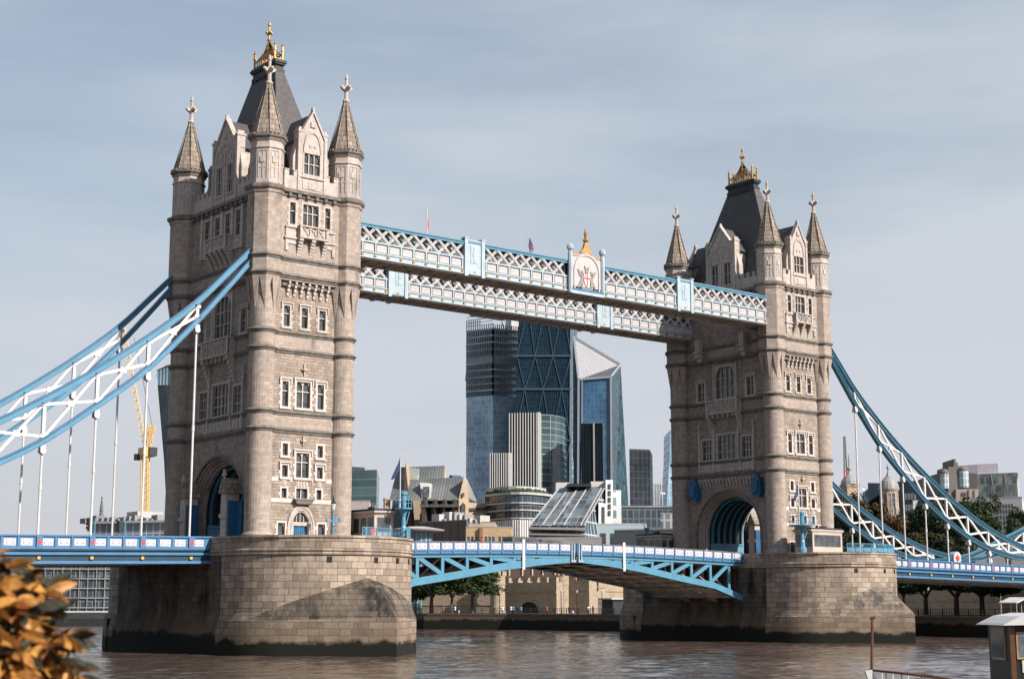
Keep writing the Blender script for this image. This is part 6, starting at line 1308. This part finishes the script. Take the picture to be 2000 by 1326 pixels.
o = M(); o.rings(0,0,[(r,0),(r,z(952)),(r*1.12,z(950)),(r*1.12,z(946))],4,rot=.4); o.build('shaft', RUBL, t); o = M(); o.rings(0,0,[(r*.95,z(946)),(r*.9,z(940)),(r*.6,z(932)),(r*.2,z(926)),(r*.12,z(920)),(r*.25,z(915)),(r*.06,z(910)),(.2,z(905)),(.25,z(898)),(.05,z(886))],12); o.bar((-1.2,0,z(901)),(1.2,0,z(901)),.2,.2); o.build('cap', LED, t)
t = thing('radio_mast', 'thin red and white lattice mast on the skyline right of the farther bridge tower', 'mast', (*xy(1661,900),2.5)); z = lambda y: zz(y,1661,900)-2.5
for i in range(6): o = M(); a, b = z(935)+(z(852)-z(935))*i/6, z(935)+(z(852)-z(935))*(i+1)/6; lattice(o, (0,0,a), (0,0,b), 1.6-.15*i, 3, .3); o.build('mast_section', RED if i == 0 else DST, t)
o = M(); o.tube((0,0,0),(0,0,z(935)),.8,.8,6); o.build('mast_foot', DST, t)
bld('old_hall', 'grey keep roof close behind the farther bridge tower and the chain', [(1628,500),(1652,500),(1652,520),(1628,520)], 962, plain('keep_wall', (.13,.12,.11), .9, 0, .3, .2), LED)
t, Q, h = bld('office_block', 'dark navy windowless block behind the domed keep turret', [(1695,720),(1742,724),(1742,760),(1695,760)], 943, plain('navy_clad', (.006,.015,.027), .75, 0, .3, .05, .12), GREYR)
t, Q, h = bld('office_block', 'dark navy block with white-framed window grid, right of the domed keep turret', [(1742,700),(1830,690),(1840,740),(1742,740)], 942, facade('navy_grid', (.012,.026,.042), (.02,.04,.055), 3.2, 4, .25, .15), GREYR)
o = M()
for k in range(6):
    for i in range(4): rect_on(o, Q[0], Q[1], .28+i*.065, .28+i*.065+.045, h-8-k*5, h-5.2-k*5, .3)
o.build('pale_grid_panel', PALE, t)  # plain pale panels on the navy face
bld('office_block', 'plain pale box building between the navy block and the trees', [(1783,640),(1806,640),(1806,660),(1783,660)], 978, plain('pale_box', (.45,.46,.50), .6, 0, .1, .05), PALE)
bld('office_block', 'pale glass strip beside the square keep turret', [(1684,760),(1697,760),(1697,780),(1684,780)], 952, facade('pale_strip', (.36,.45,.48), (.5,.56,.58), 3, 3.6, .3, .2), PALE)
t = thing('castellated_office', 'grey stone office block with tall fins and two curved glass bays, upper right', 'building', (*xy(1870,600),2.5)); b0 = Vector((*xy(1870,600),2.5)); D = 600; g = lambda x, y, e=0: G(x,y,D+e)-b0
GC = plain('grey_granite', (.125,.115,.11), .8, 0, .15, .1); PC = plain('pink_granite', (.24,.20,.18), .8, 0, .12, .1)
o = M(); o.extr([g(1830,1180,4),g(1912,1180,0),g(1912,990,0),g(1908,925,0),g(1880,922,2),g(1862,915,2),g(1853,918,3),g(1853,925,3),g(1832,925,4)], HD*30); o.build('wall', GC, t)
o = M()
for a, b, c in ((1852,1863,911),(1863,1867,896),(1867,1871,903),(1871,1882,911)): o.extr([g(a,1180,-3),g(b,1180,-3),g(b,c,-3),g(a,c,-3)], HD*16)
o.build('stone_fin', GC, t)
for a, b, c, d_ in ((1839,1856,926,955),(1874,1895,921,953)):
    p = g((a+b)/2,1000,-2.2); r = (b-a)/2/FPX*D; o = M(); z1, z0 = g((a+b)/2,c).z, g((a+b)/2,d_).z; o.rings(p.x, p.y, [(r,z0),(r,z1)], 20); o.build('curved_bay', facade('bay_glass', (.20,.28,.31), (.50,.54,.55), 1.3, 2.4, .22, .15), t); o = M(); o.rings(p.x, p.y, [(r*1.05,z1),(r*1.05,z1+.8),(r*.6,z1+1.8)],20); o.build('bay_roof', GC, t)
o = M(); o.extr([g(1867,1180,-4),g(1911,1180,-4),g(1911,955,-4),g(1867,955,-4)], HD*5); lw = o.build('lower_wall', PC, t); o = M()
for x in (1879,1884): o.extr([g(x,968,-4.2),g(x+3,968,-4.2),g(x+3,961,-4.2),g(x,961,-4.2)], HD*-.2)
for x in (1891,1902): o.extr([g(x,1000,-4.2),g(x+1.5,1000,-4.2),g(x+1.5,956,-4.2),g(x,956,-4.2)], HD*-.2)
o.build('window', GLS, lw)
t, Q, h = bld('office_block', 'pale green glass office block with a pink-white plant box on its roof', [(1908,640),(1986,632),(1990,680),(1908,680)], 927, facade('mosaic_glass', (.27,.34,.31), (.38,.41,.39), 2.6, 3.4, .25, .2, .55, off=.5, vs=6), PALE)
o = M(); a, b = Vector(Q[0]), Vector(Q[1])
for i in range(3):
    for s in (0,1):
        p, q = a+(b-a)*(i/3), a+(b-a)*((i+1)/3); p, q = (p,q) if s else (q,p); o.bar((p.x-HD.x*.8,p.y-HD.y*.8,h*.35),(q.x-HD.x*.8,q.y-HD.y*.8,h),.5,.5,up=HD)
o.build('bracing', GC, t); o = M(); p, q = a+(b-a)*.13, a+(b-a)*.65; o.hexa([(p.x,p.y+2,h),(q.x,q.y+2,h),(q.x,q.y+12,h),(p.x,p.y+12,h),(p.x,p.y+2,h+4.4),(q.x,q.y+2,h+4.4),(q.x,q.y+12,h+4.4),(p.x,p.y+12,h+4.4)]); o.build('plant_box', plain('pink_white', (.80,.72,.74), .6), t)
t, Q, h = bld('office_block', 'white block with a dark square window grid below the green glass one, far right', [(1896,560),(1996,552),(2000,590),(1896,590)], 974, plain('white_wall', (.43,.41,.41), .7, 0, .06, .1), PALE)
o = M()
for k in range(6):
    if k == 0: pass
    for i in range(5): rect_on(o, Q[0], Q[1], .03+i*.058, .03+i*.058+.036, h-3.6-k*2.0, h-2.2-k*2.0, .1)
o.build('window_grid', GLS, t); o = M()
for k in range(6):
    for i in range(14):
        if i > 7: rect_on(o, Q[0], Q[1], .03+i*.058, .03+i*.058+.036, h-3.6-k*2.0, h-2.2-k*2.0, .1)
o.build('window_grid', GLS, t)
bld('office_block', 'dark blue glass block at the right edge beyond the white one', [(1995,700),(2060,700),(2060,740),(1995,740)], 994, facade('edge_glass', (.03,.07,.10), (.1,.16,.2), 2.4, 4, .3, .15), GREYR)
# ------------------------------------------------------------------ trees
def leaf_mat(name, cols, seed):
    m, N, L, B = nm(name); B.inputs['Roughness'].default_value = .75; B.inputs['Specular IOR Level'].default_value = .2; g = N.new('ShaderNodeNewGeometry'); n = noise(N, L, g.outputs['Position'], .45, 5, .65)
    r = N.new('ShaderNodeValToRGB'); L.new(n, r.inputs[0]); r.color_ramp.elements[0].position = .34; r.color_ramp.elements[0].color = (*cols[0],1); r.color_ramp.elements[1].position = .68; r.color_ramp.elements[1].color = (*cols[-1],1)
    if len(cols) > 2: e = r.color_ramp.elements.new(.5); e.color = (*cols[1],1)
    L.new(r.outputs[0], B.inputs['Base Color']); return m
LG1 = leaf_mat('plane_leaves', ((.014,.028,.010),(.030,.052,.016),(.062,.082,.024)), 1); LG2 = leaf_mat('autumn_leaves', ((.016,.022,.010),(.035,.036,.014),(.085,.045,.018)), 2); LG3 = leaf_mat('dark_leaves', ((.010,.020,.010),(.022,.036,.014),(.045,.055,.02)), 3); LG4 = leaf_mat('russet_leaves', ((.028,.022,.012),(.06,.036,.018),(.105,.056,.026)), 4)
BRKM = plain('bark', (.07,.055,.042), .9, 0, .3, 3)
def crown_mesh(name, mats, rx, rz_, n, size, seed, clumps=14):
    r = random.Random(seed); o = M(); cs = []
    for i in range(clumps):
        a = r.uniform(0,2*math.pi); e = r.uniform(-.55,1); k = r.uniform(.45,.78); cs.append((math.cos(a)*k*math.sqrt(max(.05,1-e*e*.6))*rx, math.sin(a)*k*math.sqrt(max(.05,1-e*e*.6))*rx, e*k*rz_, r.uniform(.2,.4)))
    for i in range(n):
        c = cs[r.randrange(clumps)]; 
        while True:
            d = Vector((r.uniform(-1,1),r.uniform(-1,1),r.uniform(-1,1)))
            if .35 < d.length < 1: break
        p = Vector((c[0]+d.x*c[3]*rx, c[1]+d.y*c[3]*rx, c[2]+d.z*c[3]*rz_*.85)); q = (d+Vector((r.uniform(-.7,.7),r.uniform(-.7,.7),r.uniform(-.2,.9)))).normalized(); a = q.orthogonal().normalized(); b = q.cross(a); th = r.uniform(0,6.28); a, b = a*math.cos(th)+b*math.sin(th), b*math.cos(th)-a*math.sin(th); s = size*r.uniform(.6,1.3)
        o.face([p-a*s, p-b*s*.55+q*s*.12, p+a*s, p+b*s*.6-q*s*.1])
    return o.mesh(name, mats)
CRM = {k: [crown_mesh('crown', m, 1, 1, 5200, .058, 20+i*7+j, 22) for j in range(2)] for i, (k, m) in enumerate((('green',LG1),('autumn',LG2),('dark',LG3),('russet',LG4)))}
def tree(px, ytop, ybase, wpx, D, kind, label, name='tree', trunk=True, v=0, z0=3.0):
    p = at(px,D,z0); t = thing(name, label, 'tree' if name == 'tree' else 'bush', p); zt_, zb = zz(ytop,px,D)-z0, zz(ybase,px,D)-z0; rx = wpx/2/FPX*D; rz_ = (zt_-zb)/2; zc = (zt_+zb)/2
    c = bpy.data.objects.new('crown', CRM[kind][v % 2]); COL.objects.link(c); c.parent = t; c.location = (0,0,zc); c.scale = (rx*1.12,rx*1.12,rz_*1.1); c.rotation_euler[2] = rnd.uniform(0,6.3)
    o = M(); h = zc; r0 = max(.25, rx*.075); o.tube((0,0,0),(.2,.1,h*.6),r0,r0*.75,8); 
    for k in range(5): a = k*1.3; o.tube((.2,.1,h*.5+k*.1*h*.3),(rx*.55*math.cos(a),rx*.55*math.sin(a),zc+rz_*.4),r0*.5,r0*.12,5)
    if trunk: o.build('trunk', BRKM, t)
    return t
tree(842, 1110, 1174, 112, 335, 'green', 'leafy green tree on the quay, next to the nearer pier')
tree(922, 1106, 1172, 112, 333, 'green', 'leafy green tree on the quay, left of the left round castle tower', v=1)
tree(812, 1125, 1186, 60, 345, 'dark', 'small dark tree beside the nearer pier, behind the first quay tree', v=1)
tree(882, 1115, 1176, 80, 346, 'dark', 'dark tree behind and between the two green quay trees')
for i, (px, yt, yb, wp, D, k, lb) in enumerate((
 (1662,960,1078,76,400,'dark','dark green tree close right of the farther bridge tower'),(1710,972,1085,90,395,'autumn','red-brown autumn tree below the dark navy block'),(1752,1000,1080,70,380,'russet','russet tree just below the domed keep turret'),
 (1790,990,1092,84,390,'dark','dark tree right of the russet tree'),(1838,972,1090,92,380,'dark','dark green tree in front of the grey stone office'),(1878,968,1085,80,400,'dark','tall dark tree below the pink granite wall'),
 (1905,985,1088,80,375,'dark','dark tree in front of the white gridded block'),(1935,965,1086,72,385,'dark','tall dark tree right of centre of the white gridded block'),(1975,1010,1095,80,370,'dark','dark tree low at the right edge'),
 (1690,1030,1095,80,360,'dark','low dark tree behind the farther pier cabin'),(1740,1045,1098,80,355,'autumn','low brown tree behind the chain right of the cabin'),(1815,1035,1098,96,350,'autumn','low brown-green tree behind the middle of the farther road span'),(1868,1045,1100,80,348,'dark','low dark tree above the red pin disc'),(2010,985,1095,70,390,'dark','dark green tree cut by the right edge'),
 (1470,1010,1080,60,300,'autumn','autumn tree glimpsed through the right road arch'))):
    tree(px, yt, yb, wp, D, k, lb, v=i)
for i, (px, D, lb) in enumerate(((1808,296,'dark tree trunk and crown under the farther road span, nearer the pier'),(1918,290,'thick dark tree under the farther road span, left of the boat'),)):
    tree(px, 1104, 1178, 150 if i else 130, D, 'dark', lb, v=i)
tree(1765, 1110, 1176, 70, 300, 'dark', 'small dark tree behind the right edge of the farther pier')
tree(1868, 1105, 1174, 150, 290, 'dark', 'shady tree hanging over the rubble wall under the farther road span', v=1)
# canopy of a river pier at far right
t = thing('canopy', 'white pitched canopy on thin posts by the rubble wall, above the boat', 'canopy', at(1990,240,3.0)); o = M(); o.extr([(-3.0,-1.6,2.3),(0,-1.6,3.1),(3.2,-1.6,2.9),(3.2,-1.6,2.78),(0,-1.6,2.95),(-3.0,-1.6,2.15)],(0,3.2,0)); o.build('roof', WHT, t); o = M(); [o.tube((x,y,0),(x,y,2.3),.05,.05,6) for x in (-2.8,0,2.8) for y in (-1.4,1.4)]; o.build('post', WHT, t)
# ------------------------------------------------------------------ boat at lower right
WOD = plain('varnished_wood', (.095,.038,.016), .35, 0, .25, 5, .5); HUL = plain('boat_black', (.012,.013,.014), .4); BWH = plain('boat_white', (.50,.49,.49), .45, 0, .06, 2)
BD = 47.0; bo = G(1800,1180,BD); t = thing('river_boat', 'moored boat with a dark wooden wheelhouse, white roof and varnished bow rail, lower right', 'boat', (bo.x,bo.y,0), -YAW)
f = lambda px, py, e=0: ((px-1800)/FPX*BD*1.0, e, 5-(py-1180)/FPX*BD*1.02)
o = M(); st = [(-1.72,.05,2.55),(-1.2,.55,2.45),(-.2,1.1,2.3),(1.4,1.5,2.12),(4.5,1.7,2.0),(9.5,1.5,2.05),(10.2,1.2,2.1)]
for (xa,wa,za),(xb,wb,zb) in zip(st, st[1:]):
    for s in (-1,1):
        o.face([(xa,s*wa,za),(xb,s*wb,zb),(xb,s*wb*.85,.3),(xa+.3 if xa < -1 else xa,s*wa*.85,.3)]); o.face([(xa+.3 if xa < -1 else xa,s*wa*.85,.3),(xb,s*wb*.85,.3),(xb,s*wb*.7,-.5),(xa+.4 if xa < -1 else xa,s*wa*.7,-.5)])
    o.face([(xa,-wa,za-.35),(xb,-wb,zb-.35),(xb,wb,zb-.35),(xa,wa,za-.35)], 1)
a_, b_, c_ = st[-1]; o.face([(a_,-b_,c_),(a_,b_,c_),(a_,b_*.7,-.5),(a_,-b_*.7,-.5)]); o.build('hull', [HUL, WOD], t)
o = M(); o.extr([(-1.78,-.09,3.05),(-1.58,-.09,3.1),(-1.2,-.09,2.3),(-1.5,-.09,2.2)],(0,.18,0)); o.build('stem', BWH, t)
o = M(); rail = [f(1697,1301),f(1752,1306,-.6),f(1830,1315,-1.1),f(1880,1323,-1.4)]; rail = [Vector(r) for r in rail]+[Vector((1.6+.4,-1.5,2.62)),Vector((6,-1.65,2.6))]
for a, b in zip(rail, rail[1:]): o.bar(a, b, .1, .06)
for a, b in zip(rail, rail[1:]): o.bar(Vector((a.x,-a.y,a.z)), Vector((b.x,-b.y,b.z)), .1, .06)
o.build('hand_rail', WOD, t)
o = M()
for i in range(12):
    k = i/11*(len(rail)-1); j = min(int(k), len(rail)-2); p = rail[j]+(rail[j+1]-rail[j])*(k-j)
    for s in (1,-1): o.tube((p.x,p.y*s,p.z),(p.x,p.y*s,p.z-.75),.022,.022,6)
for a, b in zip(rail, rail[1:]):
    for s in (1,-1): o.bar((a.x,a.y*s,a.z-.33), (b.x,b.y*s,b.z-.33), .035, .035)
o.build('stanchion', BWH, t)
o = M(); a = Vector(f(1698,1326)); b = Vector(f(1704,1206)); o.tube(a, b, .055, .035, 8); o.tube(b-V(.06,0,.0), b+V(.08,0,.03), .05, .05, 6); o.build('jack_staff', WOD, t)
wx = 2.27; o = M(); o.box(wx,wx+3.2,-1.05,1.05,1.7,4.42); wh = o.build('wheelhouse', plain('wheelhouse_paint', (.010,.008,.007), .5), t)
o = M(); P = [(wx-.28,4.40),(wx-.18,4.46),(wx+.25,4.66),(wx+.8,4.75),(wx+3.5,4.76),(wx+3.5,4.46)]; o.extr([(x,-1.32,z) for x,z in P], (0,2.64,0)); o.build('cabin_roof', BWH, wh)
Fb = lambda u,z,e: (wx+u, -1.05-e, z)
Ff = lambda u,z,e: (wx-e, -u, z)
for Fq, u0, u1, z0, z1 in ((Ff,-.62,.55,3.45,4.3),(Fb,.22,.62,3.5,4.15),(Fb,1.2,1.9,3.5,4.2)):
    o = M(); o.fbox(Fq, u0-.06, u1+.06, z0-.07, z1+.06, -.02, .04); fr_ = o.build('window', plain('tan_frame', (.30,.20,.13), .5), wh); o = M(); o.fquad(Fq, u0, u1, z0, z1, .045); o.build('pane', plain('cabin_glass', (.10,.12,.13), .08, 0, .5, 6, .6), fr_)
o = M(); o.fbox(Fb, -.02, .12, 1.8, 4.36, -.02, .05); o.fbox(Fb, .78, .9, 1.8, 4.36, -.02, .05); o.fbox(Fb, -.02, 3.2, 2.66, 2.74, -.02, .12); o.fbox(Ff, -1.1, 1.1, 2.66, 2.74, -.02, .12); o.build('wood_trim', WOD, wh)
o = M(); o.fbox(Ff, -.7, .5, 1.9, 2.5, 0, .03); o.fbox(Fb, .3, .55, 3.05, 3.4, 0, .03); [o.fbox(Fb, u, u+.09, 1.7, 2.66, .0, .1) for u in (.02,1.08)]; o.build('white_panel', BWH, wh)
# ------------------------------------------------------------------ autumn shrub in the foreground
def shrub():
    r = random.Random(5); D = 4.2; c0 = G(-40,1180,D); t = thing('shrub', 'orange and brown leaved shrub in the near left foreground, out of focus', 'shrub', (c0.x,c0.y,3.35))
    ml, N, L, B = nm('autumn_leaf'); B.inputs['Roughness'].default_value = .5; B.inputs['Specular IOR Level'].default_value = .3; g = N.new('ShaderNodeNewGeometry'); n = noise(N, L, g.outputs['Position'], 14, 4, .6); k = ramp(N, L, n, .34, .66, (.17,.055,.014), (.62,.31,.075)); L.new(k, B.inputs['Base Color'])
    tr = N.new('ShaderNodeBsdfTranslucent'); L.new(k, tr.inputs[0]); ms = N.new('ShaderNodeMixShader'); ms.inputs[0].default_value = .25; L.new(B.outputs[0], ms.inputs[1]); L.new(tr.outputs[0], ms.inputs[2]); L.new(ms.outputs[0], N['Material Output'].inputs[0])
    dk = plain('dark_leaf', (.022,.020,.010), .7, 0, .5, 20)  # one dark leaf tone, scattered outside and filling the middle
    ctr = Vector((-.155,.05,1.41)); RX, RZ = .47, .48
    lv = M(); st = M(); od = M()
    def leaf(o, p, d, ln, wd, tw):
        d = d.normalized(); a = d.cross(Vector((0,0,1))).normalized(); nrm = a.cross(d); a = (a*math.cos(tw)+nrm*math.sin(tw)).normalized(); nrm = a.cross(d).normalized(); P = []
        prof = [(0,.06),(.2,.55),(.45,1),(.7,.82),(.88,.4),(1,.02)]
        pt = [(p+d*ln*s-nrm*ln*.32*s*s, a*wd*w_/2) for s, w_ in prof]
        for (m0,e0),(m1,e1) in zip(pt, pt[1:]):
            up = nrm*.1*wd
            o.face([m0-e0+up, m1-e1+up, m1, m0]); o.face([m0, m1, m1+e1+up, m0+e0+up])
    X, Y = RT, HD
    def loc(u, v, w_): return X*u+Y*v+Vector((0,0,w_))
    for i in range(400):
        while True:
            d = Vector((r.gauss(0,1), r.gauss(0,1), r.gauss(.35,.9))).normalized()
            if d.y < .5 and d.z > -.6: break
        base = loc(ctr.x, ctr.y, ctr.z)+loc(d.x*RX*.9, d.y*RX*.8, d.z*RZ*.88)*r.uniform(.72,1.0); st.tube(loc(ctr.x*.8+r.uniform(-.08,.08),ctr.y,ctr.z-.5), base, .006, .003, 5)
        w0 = r.uniform(0,6.28)
        for k in range(r.randint(4,6)):
            a = w0+k*1.15; sd = loc(math.cos(a),math.sin(a),0); dd = loc(d.x,d.y,d.z)*.55+sd*.8+Vector((0,0,r.uniform(-1.0,.35)))
            leaf(lv if r.random() < .62 else od, base, dd, r.uniform(.06,.10), r.uniform(.026,.038), r.uniform(-1.7,1.7))
    for i in range(1500):
        d = Vector((r.gauss(0,1), r.gauss(0,1), r.gauss(0,1))).normalized()*r.uniform(.2,.84); leaf(od, loc(ctr.x+d.x*RX, ctr.y+d.y*RX*.8, ctr.z+d.z*RZ), loc(d.x,d.y,d.z)+loc(r.uniform(-.8,.8),r.uniform(-.8,.8),r.uniform(-.8,.8)), r.uniform(.06,.1), r.uniform(.03,.045), r.uniform(-1.5,1.5))
    st.tube(loc(ctr.x,ctr.y,0), loc(ctr.x*.8,ctr.y,ctr.z-.45), .03, .02, 8)
    for k in range(5): st.tube(loc(ctr.x,ctr.y,.3), loc(ctr.x+math.cos(k*1.3)*.25,ctr.y+math.sin(k*1.3)*.2,ctr.z-.1), .014, .008, 6)
    lv.build('bright_leaves', ml, t); od.build('dark_leaves', dk, t); st.build('stems', BRKM, t)
shrub()
# ------------------------------------------------------------------ repeats carry a common group
GROUPS = {'bridge_tower':'towers of the bridge','bridge_pier':'river piers of the bridge','bascule_leaf':'lifting leaves of the bridge','side_span':'side spans of the bridge','control_cabin':'control cabins on the piers','railing':'blue railings on the piers','bollard':'blue iron posts on the piers','signal_mast':'signal masts on the piers','traffic_light':'traffic lights on the bridge','van':'vans on the bridge','person':'people walking by the river','lamp_post':'lamp posts on the quay','tree':'trees on the far bank','flag':'flags on the bridge','fortress_tower':'round fortress towers','fortress_wall':'fortress walls','fortress_house':'houses inside the fortress','tower_crane':'cranes on the skyline','skyscraper':'skyscrapers on the skyline','office_tower':'office towers on the skyline','office_block':'office blocks on the far bank','brick_block':'brick blocks behind the bridge','castle_keep':'turrets of the old keep','quay_fence':'iron railings along the quay'}
for o in list(COL.objects):
    if o.parent is None and 'label' in o and 'group' not in o:
        k = o.name.split('.')[0]
        if k in GROUPS: o['group'] = GROUPS[k]
